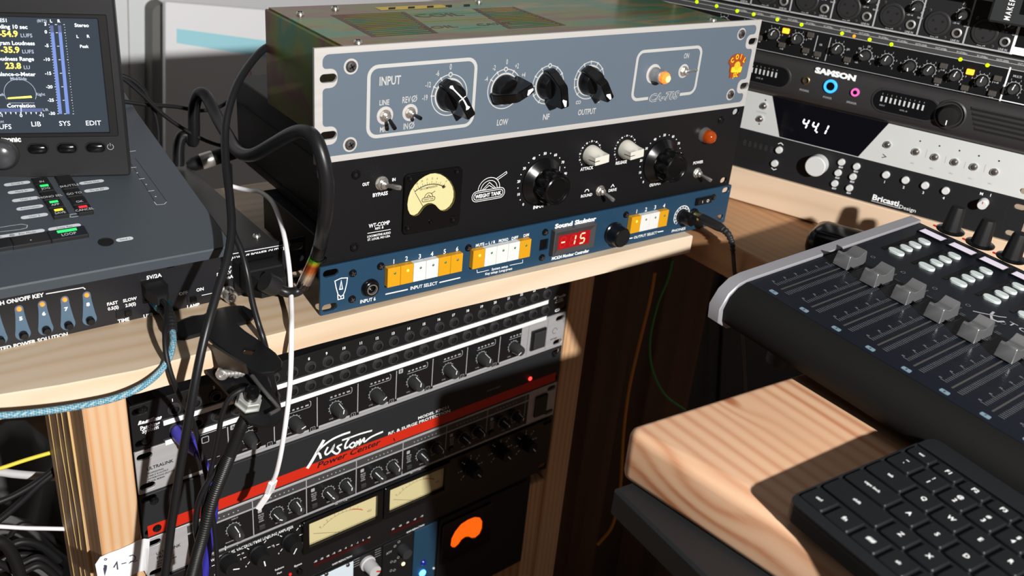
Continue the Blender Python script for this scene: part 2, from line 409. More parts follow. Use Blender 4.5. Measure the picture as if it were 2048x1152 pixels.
# =================================================================== grey two-unit preamp
ZINC = None
def zinc(name, base, amt, k=1.0, gx=0.0):
    m = bpy.data.materials.new(name); m.use_nodes = True; nt = m.node_tree; b = nt.nodes['Principled BSDF']; N = nt.nodes; L = nt.links
    b.inputs['Metallic'].default_value = .5; b.inputs['Roughness'].default_value = base
    tc = N.new('ShaderNodeTexCoord'); mp = N.new('ShaderNodeMapping'); mp.inputs['Scale'].default_value = amt
    n = N.new('ShaderNodeTexNoise'); n.inputs['Scale'].default_value = 9; n.inputs['Detail'].default_value = 3; n.inputs['Roughness'].default_value = .6
    L.new(tc.outputs['Object'], mp.inputs[0]); L.new(mp.outputs[0], n.inputs['Vector'])
    r = N.new('ShaderNodeValToRGB'); cs = [(.34, (.26, .24, .03)), (.41, (.26, .085, .035)), (.47, (.17, .20, .02)), (.53, (.24, .09, .09)), (.60, (.20, .26, .03)), (.68, (.04, .26, .16)), (.78, (.40, .30, .09)), (.90, (.03, .27, .19))]
    cs = [(p, tuple(x * k for x in c)) for p, c in cs]
    e = r.color_ramp.elements; e[0].position, e[0].color = cs[0][0], (*cs[0][1], 1); e[1].position, e[1].color = cs[-1][0], (*cs[-1][1], 1)
    for p, c in cs[1:-1]: q = e.new(p); q.color = (*c, 1)
    sx = N.new('ShaderNodeSeparateXYZ'); L.new(tc.outputs['Object'], sx.inputs[0]); ma = N.new('ShaderNodeMath'); ma.operation = 'MULTIPLY_ADD'; ma.inputs[1].default_value = gx
    L.new(sx.outputs[0], ma.inputs[0]); L.new(n.outputs['Fac'], ma.inputs[2]); L.new(ma.outputs[0], r.inputs[0]); L.new(r.outputs[0], b.inputs['Base Color'])
    return m
ZLID = zinc('yellow_chromate_steel_lid', .26, (.55, 1, 2.6), .85, .62); ZSIDE = zinc('yellow_chromate_steel_side', .40, (1.2, .8, 1.2), .62, .3)
d = Dev('microphone_preamp', 'grey-blue two-unit preamp with iridescent steel case, on top of the centre stack', 'preamp', (0, 0, 0))
W0, H0 = 482.6, 88.3
A = d.at
slots = []
for q in ((657, 157), (657, 271.5)): u, v = A(*q); slots.append(stadium(u, v, 3.6, 3.3))
for q in ((1506, 83), (1489, 172)): u, v = A(*q); slots.append(stadium(u, v, 3.0, 3.3))
g = G(); g.plate([(0, 0), (W0, 0), (W0, H0), (0, H0)], slots, -3, 0, .25); d.add('faceplate', g, ALU, smooth=20)
FIELD = mat('slate_blue_enamel', (.098, .130, .168), .5, spec=.4)
kl = K(440, 0, 3); kr = K(1420, 20, 12.8); k2 = K(1420, 180, 12.8)
def yr(px, py): return A(px, py)
L1 = [A(*kl(612, 330)), A(*kl(612, 415))]
fu, ft, fb = A(645, 125)[0], A(700, 105.5)[1], A(720, 305)[1]
fr = A(*kr(1185, 480))[0]; s0, s1 = A(657, 157)[1], A(657, 271.5)[1]; r0, r1 = A(1506, 83)[1], A(1489, 172)[1]
tabu = A(675, 157)[0]; tabr = A(*kr(918, 840))[0]; th = 7.2
fld = rpoly([(fu, ft), (fu, s0 + th), (tabu, s0 + th), (tabu, s0 - th), (fu, s0 - th), (fu, s1 + th), (tabu, s1 + th), (tabu, s1 - th), (fu + .5, s1 - th), (fu + .5, fb), (fr, fb), (fr, r1 - th), (tabr, r1 - th), (tabr, r1 + th), (fr, r1 + th), (fr, r0 - th), (tabr, r0 - th), (tabr, r0 + th), (fr, r0 + th), (fr, ft)],
            [8, 3, 7, 7, 3, 3, 7, 7, 3, 8, 8, 3, 7, 7, 3, 3, 7, 7, 3, 8], 5)
sc4 = [A(702, 133), A(700, 289), A(1483, 68), A(1461, 189)]
tg = [(A(770, 231), 7.3), (A(820, 225), 7.0), (A(1367, 142), 6.8)]
lampP = A(1307, 147.5)
holes = [circ(u, v, 6.0) for u, v in sc4] + [circ(u, v, r) for (u, v), r in tg] + [circ(*lampP, 9.2)]
g = G(); g.sheet(fld, holes, .1); d.add('printed_field', g, FIELD, smooth=0)
LINE = mat('bare_aluminium_line', (.43, .43, .425), .6)
ink = d.ink(LINE)
kf = K(740, 120, 6.777)
fr1 = [A(738, 133), A(953, 118.5), A(953.5, 246), A(738.5, 277)]
a0 = fr1[0][0], (fr1[2][1] + fr1[3][1]) / 2, fr1[1][0], (fr1[0][1] + fr1[1][1]) / 2
ink.strip(rrect(a0[0], a0[2], a0[1], a0[3], 8, 6), 2.9, .2, True)
fr2 = [A(1277, 103), A(1402, 94), A(1390, 188), A(1267, 197)]
b0 = fr2[0][0], (fr2[2][1] + fr2[3][1]) / 2, (fr2[1][0] + fr2[2][0]) / 2, (fr2[0][1] + fr2[1][1]) / 2
kc = K(1250, 80, 8.228)
gapL, gapR = A(*kc(380, 940))[0], A(*kc(905, 860))[0]
rr = rrect(b0[0], b0[2], b0[1], b0[3], 7, 6)
i0 = max(range(len(rr)), key=lambda i: (rr[i][0] if abs(rr[i][1] - b0[1]) < .01 else -1))
path = [(gapR, b0[1])] + [rr[(i0 + k) % len(rr)] for k in range(len(rr))] + [(gapL, b0[1])]
ink.strip(path, 2.9, .2)
# outlined model lettering set into the frame
gx = (gapL + gapR) / 2
ink.text('CA-70S', gx, b0[1] - 3.6, 7.6, 'c', .055, (gapR - gapL) / 36, .22, shear=.2)
d.ink(FIELD).text('CA-70S', gx, b0[1] - 3.6, 7.6, 'c', .012, (gapR - gapL) / 36, .3, shear=.2)
nar = .62
def lab(s, x, y, h, k=kf, b=.012, sx=nar, al='c'): u, v = A(*k(x, y)); ink.text(s, u, v, h, al, b, sx, .2)
tw(d, 'INPUT', kf(120, 347), kf(415, 322), 7.0, .02, LINE, .2); tw(d, 'LINE', kf(122, 615), kf(258, 603), 4.3, .02, LINE, .2); tw(d, 'MIC', kf(128, 979), kf(240, 969), 4.3, .02, LINE, .2)
u, v = A(*kf(520, 575)); ink.text('REV', u - 2, v, 5.2, 'c', .012, nar, .2); ink.arc(u + 5.2, v + 2.6, 2.2, 0, 360, .7, .2, 14); ink.line((u + 3.2, v - .2), (u + 7.4, v + 5.4), .6, .2)
u, v = A(*kf(508, 935)); ink.text('IN', u - 2, v, 5.2, 'c', .012, nar, .2); ink.arc(u + 3.6, v + 2.6, 2.2, 0, 360, .7, .2, 14); ink.line((u + 1.6, v - .2), (u + 5.8, v + 5.4), .6, .2)
lab('0', 1090, 130, 5.0); lab('-6', 912, 215, 4.6); lab('-12', 785, 370, 4.6); lab('-19', 740, 545, 4.6)
kn = K(955, 110, 7.314)
for s, x, y in (('0', 428, 135), ('-2', 240, 222), ('+2', 572, 195), ('-4', 125, 385), ('+4', 668, 325)): lab(s, x, y, 4.4, kn)
tw(d, 'LOW', kn(275, 1032), kn(440, 1016), 5.4, .02, LINE, .2); tw(d, 'NF', kn(948, 950), kn(1045, 940), 5.4, .02, LINE, .2); tw(d, 'OUTPUT', kn(1462, 882), kn(1722, 855), 5.4, .02, LINE, .2); lab('42', 1760, 695, 4.0, kn)
u, v = A(*kn(1473, 692)); ink.arc(u - 1.3, v, 1.3, 0, 360, .6, .2, 12); ink.arc(u + 1.3, v, 1.3, 0, 360, .6, .2, 12)
lab('ON', 1003, 300, 5.2, kc)
def barknob(nm, base, tip, far, line=False, label=None):
    u, v = base; e0 = A(*tip, 8); e1 = A(*far, 24); an = atan2(e1[1] - e0[1], e1[0] - e0[0])
    g = G(); g.lathe([(12.4, .8), (12.4, 3), (11.6, 4.2), (10.4, 9.5), (9.6, 10.2), (0, 10.2)], seg=32)
    o = d.add('knob', g, BLACKG, loc=(u, v, 0), rz=an, label=label)
    b = G(); prof = [(-14.6, 1), (-15.2, 6), (-13, 11), (-4.5, 22.5), (-2, 23.6), (13.5, 24), (15.0, 23), (15.6, 1)]
    wd = [4.2, 4.6, 4.6, 4.2, 4.2, 4.2, 4.0, 5.0]
    Lr = [b._v((x, -q, z)) for (x, z), q in zip(prof, wd)]; Rr = [b._v((x, q, z)) for (x, z), q in zip(prof, wd)]
    n = len(prof); b._face(Lr[::-1]); b._face(Rr)
    for i in range(n): b._face([Lr[i], Lr[(i + 1) % n], Rr[(i + 1) % n], Rr[i]])
    bmesh.ops.recalc_face_normals(b.bm, faces=b.bm.faces[:]); bmesh.ops.bevel(b.bm, geom=[e for e in b.bm.edges], offset=.7, segments=2, affect='EDGES')
    d.add('grip_bar', b, BLACKG, o, smooth=40)
    p = G()
    if line:
        p.poly([(-12.4, 1.7, 11.9), (-13.0, 0, 11.1), (-12.4, -1.7, 11.9), (-10.6, -.6, 14.4), (-10.6, .6, 14.4)]); p.poly([(-10.6, -.6, 14.4), (-4.5, -.6, 22.75), (-4.5, .6, 22.75), (-10.6, .6, 14.4)])
        p.poly([(-4.6, -.6, 22.7), (-2, -.6, 23.95), (-2, .6, 23.95), (-4.6, .6, 22.7)]); p.poly([(-2, -.6, 24.0), (3, -.8, 24.1), (5.5, -2.2, 24.15), (6.2, 0, 24.2), (5.5, 2.2, 24.15), (3, .8, 24.1), (-2, .6, 24.0)]); p.poly([(-4.4, -3.6, 22.9), (-3.9, -3.6, 23.1), (-3.9, 3.6, 23.1), (-4.4, 3.6, 22.9)])
    else: p.poly([(6.0, -2.4, 24.1), (7.2, -3.2, 24.1), (13.2, -1.2, 24.15), (13.2, .6, 24.15), (8.4, 1.4, 24.1)])
    d.add('pointer_mark', p, WHITEP, o, smooth=0)
def scale(base, R, r, marks, big=None, a1=None, inner=True):
    u, v = base; ink.arc(u, v, R, *(a1 or (0, 360)), .85, .2, 48); ink.arc(u, v, r, *(a1 or (0, 360)), 1.5, .2, 40)
    for a in marks:
        c, s = cos(radians(a)), sin(radians(a)); ink.line((u + r * c, v + r * s), (u + R * c, v + R * s), .75, .2); ink.dot(u + R * c, v + R * s, 1.0, .21)
    if big is not None:
        c, s = cos(radians(big)), sin(radians(big)); ink.dot(u + R * c, v + R * s, 2.1, .22, 16); d.ink(FIELD).dot(u + R * c, v + R * s, 1.1, .3, 12)
cI, cL, cN, cO = A(898.5, 190), A(1008.3, 178), A(1095.8, 169.5), A(1178, 160.6)
scale(cI, 16.8, 13.2, (90, 122, 152, 178), 90)
scale(cL, 16.8, 13.2, (90, 120, 148, 60, 32), 90); scale(cN, 16.8, 13.2, (90, 120, 150, 180, 210, 240, 60, 32), 90); scale(cO, 16.8, 13.2, (90, 118, 146, 172, 198, 224, 62, 34))
barknob('', cI, (889, 164), (937, 228), True, 'black bar knob with a long white pointer line'); barknob('', cL, (988, 206), (1051, 190)); barknob('', cN, (1102, 143), (1128, 207)); barknob('', cO, (1174, 143), (1215, 197))
(u, v) = tg[0][0]; toggle(d, u, v, (0, -26), .95, BLACKG); (u, v) = tg[1][0]; toggle(d, u, v, (0, 0), .9, BLACKG); (u, v) = tg[2][0]; toggle(d, u, v, (0, 24), .95)
screws(d, sc4, 4.4, name='panel_screw')
g = G(); g.lathe([(6.8, 0), (6.8, 3), (6.2, 4), (5.9, 10), (6.6, 11), (6.6, 13), (5.6, 13.5)], seg=24); lp = d.add('pilot_lamp', g, CHROME, loc=(*lampP, 0))
JEW = mat('orange_lit_jewel', (.9, .25, .05), .15, emit=(1.0, .17, .015), estr=1.0)
g = G(); g.lathe([(5.5, 12.5), (5.5, 17), (3.6, 19.5), (0, 20)], seg=10); d.add('jewel_lens', g, JEW, lp, smooth=5)
g = G(); g.lathe([(3.2, 20.0), (1.2, 20.4), (0, 20.4)], seg=8); d.add('lamp_glow', g, mat('lamp_filament', (1, .7, .3), .3, emit=(1, .50, .12), estr=1.4), lp)
# maker's badge
kb = K(1430, 80, 11.52)
bp = [A(*kb(x, y)) for x, y in ((300, 520), (320, 460), (370, 390), (440, 335), (530, 310), (610, 320), (670, 370), (695, 430), (690, 480), (660, 520), (615, 560), (605, 650), (580, 740), (545, 780), (530, 850), (420, 850), (315, 870), (330, 780), (320, 720), (340, 600))]
BRED = mat('badge_red_edge', (.30, .05, .01), .5); BYEL = mat('badge_yellow', (.95, .60, .02), .45)
g = G(); g.prism(bp, 0, 1.2); bd = d.add('maker_badge', g, BRED, smooth=0)
g = G()
for s, x, y, rz in (('C', 385, 510, .5), ('O', 485, 435, .15), ('I', 562, 430, -.15), ('L', 630, 500, -.5)): g.text(s, *A(*kb(x, y)), 5.0, 'c', .03, .8, 1.4, rz)
g.poly(circ(*A(*kb(490, 590)), 4.4), 1.3); bx = A(*kb(455, 700)); g.poly(rpoly([A(*kb(360, 620)), A(*kb(610, 600)), A(*kb(570, 740)), A(*kb(345, 740))], 1.5), 1.28)
g.text('JOC', *A(*kb(440, 845)), 4.6, 'c', .03, .6, 1.4)
d.add('badge_lettering', g, BYEL, bd, smooth=0)
g = G(); g.arc(*A(*kb(490, 590)), 3.6, 0, 360, .5, 1.45, 16); g.arc(*A(*kb(490, 590)), 2.2, 0, 360, .5, 1.45, 16); g.text('12', *A(*kb(490, 615)), 2.5, 'c', 0, .8, 1.45); d.add('badge_coil_print', g, mat('badge_brown', (.45, .25, .02), .6), bd, smooth=0)
d.done()
# case
cx0, cx1, dep = 27.0, 455.6, 156.0
g = G(); g.box(cx0, cx1, 1.5, 84, -dep, -3.0, bev=.8); cs_ = d.add('case', g, ZSIDE)
lidw = (cx0 + 3.0, cx1 - 1, -dep + 1.5, -4)
def lidpt(px, py):       # lid lies at v = 85.4
    P = W3(px, py, 85.4); return (P.x, P.y)
SL = G()
kt = K(440, 0, 3); kq = K(760, 0, 3.0118)
xs0 = lidpt(665, 29); xs1 = lidpt(760, 71)
slots_l = []
ys = [lidpt(*kt(705, 95))[1] + (lidpt(*kt(950, 212))[1] - lidpt(*kt(705, 95))[1]) * i / 12 for i in range(13)]
import itertools
SUNK = []
for i, y in enumerate(ys):
    t = i / 12; xa = lidpt(*kt(705, 95))[0] * (1 - t) + lidpt(*kt(930, 212))[0] * t
    xb = lidpt(*kq(120, 72))[0] * (1 - t) + lidpt(*kq(200, 145))[0] * t
    xc = lidpt(*kq(560, 45))[0] * (1 - t) + lidpt(*kq(590, 90))[0] * t; xd = lidpt(*kq(780, 40))[0] * (1 - t) + lidpt(*kq(1090, 150))[0] * t
    gap = 0 if i in (7,) else 1
    SUNK += [(xa, xb, y), (xc, xd, y)]
    if i in (1, 2, 6, 11, 12): SUNK.append((xb + 3, xc - 3, y)) if i != 12 else None
holes = [[(a, y - 1.3), (b, y - 1.3), (b, y + 1.3), (a, y + 1.3)] for a, b, y in SUNK]
# lid: local u = x, v = 85.4 level, so build in world-level coordinates with a flat frame
lidM = T(0, 84.2, 0, rx=-pi / 2)
g = G(); g.M = lidM; g.plate([(lidw[0], -lidw[3]), (lidw[1], -lidw[3]), (lidw[1], -lidw[2]), (lidw[0], -lidw[2])], holes, 0, 1.2); lid = d.add('lid', g, ZLID, smooth=20)
g = G(); g.M = lidM
for a, b, y in SUNK: g.box(a, b, y - 1.25, y + 1.25, .05, .3)
d.add('vent_slot_floor', g, mat('copper_mesh', (.85, .27, .06), .5, .5, noise=(420, .9)), lid, smooth=0)  # orange glow from inside the case is put into the slot floor colour
def hull(rows): return [(a - 5, y) for a, b, y in rows] + [(b + 4, y) for a, b, y in rows[::-1]]
r1 = [SUNK[0]] ; LR = [(xa, xb, y) for xa, xb, y in SUNK if xb < (SUNK[0][1] + SUNK[1][0]) / 2 - 0 and xa < SUNK[0][1]]
RR2 = [(xa, xb, y) for xa, xb, y in SUNK if xa > (SUNK[0][1] + SUNK[1][0]) / 2]
for rows in (LR, RR2):
    bn = G(); bn.M = lidM
    rows = sorted(rows, key=lambda q: q[2]); rows = [(rows[0][0], rows[0][1], rows[0][2] - 4)] + rows + [(rows[-1][0], rows[-1][1], rows[-1][2] + 4)]
    bn.sheet(hull(rows), [[(a, y - 1.35), (b, y - 1.35), (b, y + 1.35), (a, y + 1.35)] for a, b, y in rows[1:-1]], 1.26)
    d.add('burnt_grille_zone', bn, mat('burnt_bronze', (.10, .040, .016), .4, .6, noise=(30, .5)), lid, smooth=0)
tk = G(); tk.M = lidM
c1 = lidpt(*kq(350, 90)); c2 = lidpt(*kq(350, 165)); c3 = lidpt(*kq(690, 145))
tk.text('COIL', c1[0], c1[1] - 6, 12, 'c', .02, 1.3, 1.35); tk.text('COIL', c2[0], c2[1] - 3, 8, 'c', .02, 1.5, 1.35); tk.text('CA70S', c3[0], c3[1] - 3, 7.5, 'c', .02, 1.3, 1.35)
d.add('cut_lettering', tk, mat('dark_bronze_cut', (.10, .055, .02), .35, .8), lid, smooth=0)
wl = G(); wl.M = lidM; e0, e1 = lidpt(*kq(5, 62)), lidpt(*kq(375, 30))
wl.poly([(e0[0], e0[1] - 1), (e1[0], e0[1] - 1), (e1[0], e0[1] + 12), (e0[0], e0[1] + 12)], 1.35); d.add('warning_label', wl, mat('yellow_label', (.62, .46, .05), .45), lid, smooth=0, label='yellow warning label with black stripes')
wk = G(); wk.M = lidM
for i in range(5): xx = e0[0] + 8 + i * 20; wk.poly([(xx, e0[1] + 1), (xx + 7, e0[1] + 1), (xx + 12, e0[1] + 9), (xx + 5, e0[1] + 9)], 1.45)
d.add('label_stripes', wk, BLACKM, lid, smooth=0)
for q in ((600, 29), (670, 18), (716, 86), (957, 4), (1426, 41)):
    P = lidpt(*q); o = d.add('lid_screw', MESH.setdefault(('lidscrew',), (lambda g: (g_screw(3.6, 2.4)(g), g.mesh('lid_screw', [CHROME, DARKHOLE]))[1])(G())), None, M=T(P[0], 85.4, -P[1], rx=-pi / 2))

# =================================================================== black two-unit compressor
d = Dev('compressor', 'black two-unit compressor with cream meter, between the grey preamp and the blue controller', 'compressor', (5.72, 4.87, -89.7))
A = d.at; H = 87.8
ear = [A(1472, 224), A(1447, 361), A(644, 349), A(644, 520)]
g = G(); g.plate([(0, 0), (W0, 0), (W0, H), (0, H)], [stadium(u, v, 1.2, 3.4) for u, v in ear], -3, 0, .25); d.add('faceplate', g, BLACK, smooth=20)
g = G(); g.box(34, 452, 1.5, 86, -262, -3, bev=1.0); d.add('case', g, BLACK)
g = G(); g.box(33.2, 34.1, 60, 62, -255, -8); g.box(33.2, 34.1, 8, 10.5, -258, -8); d.add('case_seam', g, BLACKM)
ka = K(600, 330, 3.49); kb_ = K(1020, 240, 6.064); km = K(790, 320, 7.2); ko = K(1270, 250, 6.775)
screws(d, [A(*ka(390, 67)), A(*ka(378, 572)), A(1442, 240)], 4.0, [BLACKG, DARKHOLE], True, 'hex_screw')
toggle(d, *A(763, 366), (22, 8), 1.15)
ink = d.ink(WHITEP)
def tx(s, q, h, al='c', b=.02, sx=.95, sp=1.0): u, v = A(*q); ink.text(s, u, v, h, al, b, sx, .15, sp=sp)
tw(d, 'OUT', ka(435, 148), ka(483, 140), 2.8, .03); tw(d, 'IN', ka(642, 114), ka(666, 110), 2.8, .03); tw(d, 'BYPASS', ka(506, 224), ka(612, 206), 3.2, .03)
tw(d, 'WT-COMP', ka(480, 440), ka(626, 412), 3.6, .02); tw(d, 'REV. B', ka(523, 452), ka(582, 441), 2.0, .02); ink.line(A(*ka(470, 477)), A(*ka(632, 449)), .5, .15)
tw(d, 'LOCOMOTIVE AUDIO', ka(468, 508), ka(632, 478), 2.0, .02); tw(d, 'ST. LOUIS, MO USA', ka(471, 530), ka(628, 501), 2.0, .02)
# meter
mt = [A(*km(100, 205)), A(*km(950, 80)), A(*km(905, 940)), A(*km(80, 1050))]
mu0, mu1 = (mt[0][0] + mt[3][0]) / 2 + 1, (mt[1][0] + mt[2][0]) / 2; mv0, mv1 = (mt[2][1] + mt[3][1]) / 2, (mt[0][1] + mt[1][1]) / 2
win = [(180, 640), (195, 540), (225, 450), (280, 365), (350, 290), (430, 235), (510, 200), (590, 190), (670, 205), (740, 245), (800, 305), (845, 385), (866, 470), (865, 550), (845, 620), (805, 680), (750, 725), (700, 738), (655, 725), (620, 690), (585, 650), (545, 632), (500, 635), (455, 655), (415, 690), (380, 740), (345, 785), (300, 808), (255, 805), (215, 775), (188, 715)]
winp = [A(*km(*q), 3) for q in win]
g = G(); g.plate(rrect(mu0, mu1, mv0, mv1, 4.5, 5), [winp], 0, 3.2, .5); m = d.add('meter_bezel', g, BLACKG, smooth=30)
CREAM = mat('cream_meter_dial', (.58, .54, .28), .5)
dial = [A(*km(*q), .4) for q in win]
g = G(); g.prism([(u * 1.0, v) for u, v in inset(winp if area(winp) > 0 else winp[::-1], -1.2)], .05, .4); d.add('meter_dial', g, CREAM, m, smooth=0)
g = G(); wl_ = winp if area(winp) > 0 else winp[::-1]; n = len(wl_)
a_ = [g._v((x, y, .4)) for x, y in wl_]; b_ = [g._v((x, y, 2.9)) for x, y in wl_]
for i in range(n): g._face([a_[(i + 1) % n], a_[i], b_[i], b_[(i + 1) % n]])
d.add('window_rim', g, mat('olive_rim', (.45, .40, .10), .4), m)
di = G()
def D(x, y): return A(*km(x, y), .5)
c0, c1, c2 = D(283, 460), D(520, 350), D(700, 385)
ax, ay = c0; bx_, by = c1; cx_, cy = c2; dd = 2 * (ax * (by - cy) + bx_ * (cy - ay) + cx_ * (ay - by))
ux = ((ax * ax + ay * ay) * (by - cy) + (bx_ ** 2 + by * by) * (cy - ay) + (cx_ ** 2 + cy * cy) * (ay - by)) / dd
uy = ((ax * ax + ay * ay) * (cx_ - bx_) + (bx_ ** 2 + by * by) * (ax - cx_) + (cx_ ** 2 + cy * cy) * (bx_ - ax)) / dd
RR = hypot(ax - ux, ay - uy); t0, t1 = degrees(atan2(ay - uy, ax - ux)), degrees(atan2(cy - uy, cx_ - ux))
di.arc(ux, uy, RR, t0, t1, .8, .5, 30); di.dot(*c2, 1.6, .5)
for i, s in enumerate(('40', '30', '20', '15', '12', '8', '', '0')):
    a = radians(t0 + (t1 - t0) * (i + .1) / 7.2); di.line((ux + RR * cos(a), uy + RR * sin(a)), (ux + (RR + 3) * cos(a), uy + (RR + 3) * sin(a)), .3, .5)
    if s: di.text(s, ux + (RR + 4.3) * cos(a), uy + (RR + 4.3) * sin(a), 1.8, 'c', 0, .8, .5, a - pi / 2)
    a += radians((t1 - t0) / 14.4); di.line((ux + RR * cos(a), uy + RR * sin(a)), (ux + (RR + 1.6) * cos(a), uy + (RR + 1.6) * sin(a)), .3, .5)
mid_ = radians((t0 + t1) / 2 + 2); di.text('DB COMPRESSION', ux + (RR - 3.6) * cos(mid_), uy + (RR - 3.6) * sin(mid_), 1.9, 'c', .01, .8, .5, mid_ - pi / 2)
di.line(D(287, 465), D(410, 680), .35, .9)
def tank(gg, c, s, wt, w_, full=True):
    """barrelled tank emblem drawn in outline; c centre of the track pill, s half length"""
    u, v = c; gg.strip(stadium(u, v, s * .72, s * .28), wt, w_, True)
    if full:
        gg.strip(stadium(u, v, s * .70, s * .19), wt, w_, True)
        ou = [(u + s * .66 * cos(radians(a)), v + s * .30 + s * .62 * sin(radians(a))) for a in range(180, -1, -12)]
        inn = [(u + s * .50 * cos(radians(a)), v + s * .30 + s * .46 * sin(radians(a))) for a in range(0, 181, 12)]
        gg.strip(ou + inn, wt, w_, True); gg.strip([(u - s * .42, v + s * .3), (u, v + s * .66), (u + s * .42, v + s * .3), (u + s * .3, v + s * .3), (u, v + s * .5), (u - s * .3, v + s * .3)], wt, w_, True)
        gg.strip([(u + s * .40, v + s * .80), (u + s * 1.0, v + s * 1.10), (u + s * 1.04, v + s * 1.0), (u + s * .48, v + s * .72)], wt, w_)
    else:
        gg.arc(u, v + s * .28, s * .62, 0, 180, wt, w_, 16); gg.strip([(u - s * .3, v + s * .32), (u, v + s * .6), (u + s * .3, v + s * .32)], wt, w_); gg.line((u + s * .42, v + s * .75), (u + s * .98, v + s * 1.02), wt, w_)
tank(di, D(483, 565), 6.4, .6, .5, False); di.text('WEIGHT TANK', *D(483, 575), 1.3, 'c', .02, .8, .5)
d.add('dial_print', di, mat('dial_ink', (.05, .035, .02), .7), m, smooth=0)
screws(d, [A(*km(224, 265), 3.2), A(*km(897, 162), 3.2), A(*km(838, 858), 3.2), A(*km(186, 978), 3.2)], 3.0, [BLACKG, DARKHOLE], True, 'meter_screw', 3.2)
screws(d, [A(*km(513, 893), 3.2)], 1.9, [BLACKG, DARKHOLE], True, 'zero_screw', 3.2)
c = A(*km(1345, 498)); c_l = A(*km(1108, 530)); s = c[0] - c_l[0]
tank(ink, c, s, .55, .15); ink.text('WEIGHT TANK', c[0], c[1] - 1.8, 3.6, 'c', .03, s * 1.28 / 27.5, .15)
def bigknob(P50, P20, num, mark, label=None):
    p5, p2 = A(*P50), A(*P20); R = (p5[0] - p2[0]) / .988; u, v = p5[0], p5[1] - R
    for i in range(0, 11):
        a = radians(225 - 27 * i)
        ink.text(str(i * 10), u + R * cos(a), v + R * sin(a) - 1.25, 2.6, 'c', .025, .95, .15)
        if i < 10: a2 = radians(225 - 27 * (i + .5)); ink.dot(u + R * cos(a2), v + R * sin(a2), .6, .15, 8)
    g = G(); g.lathe([(R * .84, .6), (R * .84, 1.6), (R * .80, 2.2), (R * .60, 7.5), (R * .55, 8), (0, 8)], seg=48); k = d.add('knob', g, BLACKG, loc=(u, v, 0), rz=radians(mark), label=label)
    c = G(); r = R * .60; c.lathe([(r * .97, 7), (r, 9), (r * .97, 22), (r * .88, 23.6), (r * .80, 23.6), (r * .76, 23.0), (r * .70, 23.6), (r * .62, 23.6), (r * .58, 22.9), (0, 22.9)], seg=64, flutes=(8, r * .16, r * .9)); d.add('fluted_cap', c, BLACKG, k, smooth=30)
    p = G(); p.box(R * .63, R * .80, -.5, .5, 2.0, 2.25, M=T(0, 0, 5.0, ry=radians(46)) if False else None)
    p = G(); p.poly([(R * .64, -.45, 6.75), (R * .80, -.45, 2.5), (R * .80, .45, 2.5), (R * .64, .45, 6.75)]); d.add('pointer_mark', p, WHITEP, k, smooth=0)
    return u, v, R
u, v, R = bigknob(kb_(425, 405), kb_(103, 772), 0, 38); tw(d, 'INPUT', kb_(278, 1082), kb_(410, 1052), 3.3, .03)
u, v, R = bigknob(ko(400, 135), ko(77, 508), 0, -20); tw(d, 'OUTPUT', ko(192, 838), ko(355, 802), 3.2, .03)
IVORY = mat('ivory_plastic', (.60, .59, .53), .35)
def chisel(base, q50, name, nq):
    u, v = A(*base); R = A(*q50)[1] - v
    for i in range(0, 11):
        a = radians(225 - 27 * i); ink.text(str(i * 10), u + R * cos(a), v + R * sin(a) - .8, 1.7, 'c', .03, .9, .15)
        if i < 10: a2 = radians(225 - 27 * (i + .5)); ink.dot(u + R * cos(a2), v + R * sin(a2), .35, .15, 6)
    g = G(); n = 32; rings = []
    st = stadium(0, 0, 4.8, 3.9, 15)
    st = st[8:] + st[:8]
    for t, wz in ((0, .6), (0, 3.5), (.25, 7), (.55, 10.5), (.8, 13.5), (1, 17), (.97, 17.6)):
        ring = []
        for k in range(n):
            a = 2 * pi * (k + .5) / n - pi / 2 + pi / 2; cxy = (9.4 * cos(a), 9.4 * sin(a)); sp = min(st, key=lambda p: abs((atan2(p[1], p[0]) - a + pi) % (2 * pi) - pi))
            # bar section along the same bearing
            bx2 = max(-8.4, min(8.4, 9.4 * cos(a))); by2 = max(-3.8, min(3.8, 9.4 * sin(a) * .9))
            ring.append(g._v((cxy[0] * (1 - t) + bx2 * t, cxy[1] * (1 - t) + by2 * t, wz)))
        rings.append(ring)
    for a_, b_ in zip(rings, rings[1:]):
        for k in range(n): g._face([a_[k], a_[(k + 1) % n], b_[(k + 1) % n], b_[k]])
    g._face(rings[-1])
    o = d.add('knob', g, IVORY, loc=(u, v, 0), rz=radians(6), smooth=30, label='ivory chisel knob')
    p = G(); p.box(-8.6, -3, -.3, .3, 17.0, 17.75); p.poly([(-9.2, -.3, 9.5), (-8.62, -.3, 17.2), (-8.62, .3, 17.2), (-9.2, .3, 9.5)]); d.add('pointer_mark', p, BLACKM, o, smooth=0)
    tx(name, nq, 3.2, sx=.9)
chisel(kb_(972, 415), kb_(980, 258), 'ATTACK', kb_(930, 605)); chisel(kb_(1395, 350), kb_(1400, 192), 'RELEASE', kb_(1345, 532))
toggle(d, *A(*kb_(1090, 855)), (8, -14), 1.05)
tx('ROUND', kb_(925, 930), 3.0); tx('DRIVE', kb_(1240, 865), 3.0); u, v = A(*kb_(930, 870)); ink.arc(u, v, 2.4, 0, 180, .8, .15, 12); u, v = A(*kb_(1245, 795)); ink.strip([(u - 2.2, v - 1.6), (u, v + 1.2), (u + 2.2, v - 1.6)], .8, .15)
tx('POWER', ko(852, 525), 3.2); toggle(d, *A(*ko(835, 645)), (10, -10), 1.05)
u, v = A(*ko(935, 130)); g = G(); g.lathe([(8, 0), (8, 2), (7.2, 3.5), (7, 5)], seg=24); o = d.add('pilot_lamp', g, CHROME, loc=(u, v, 0))
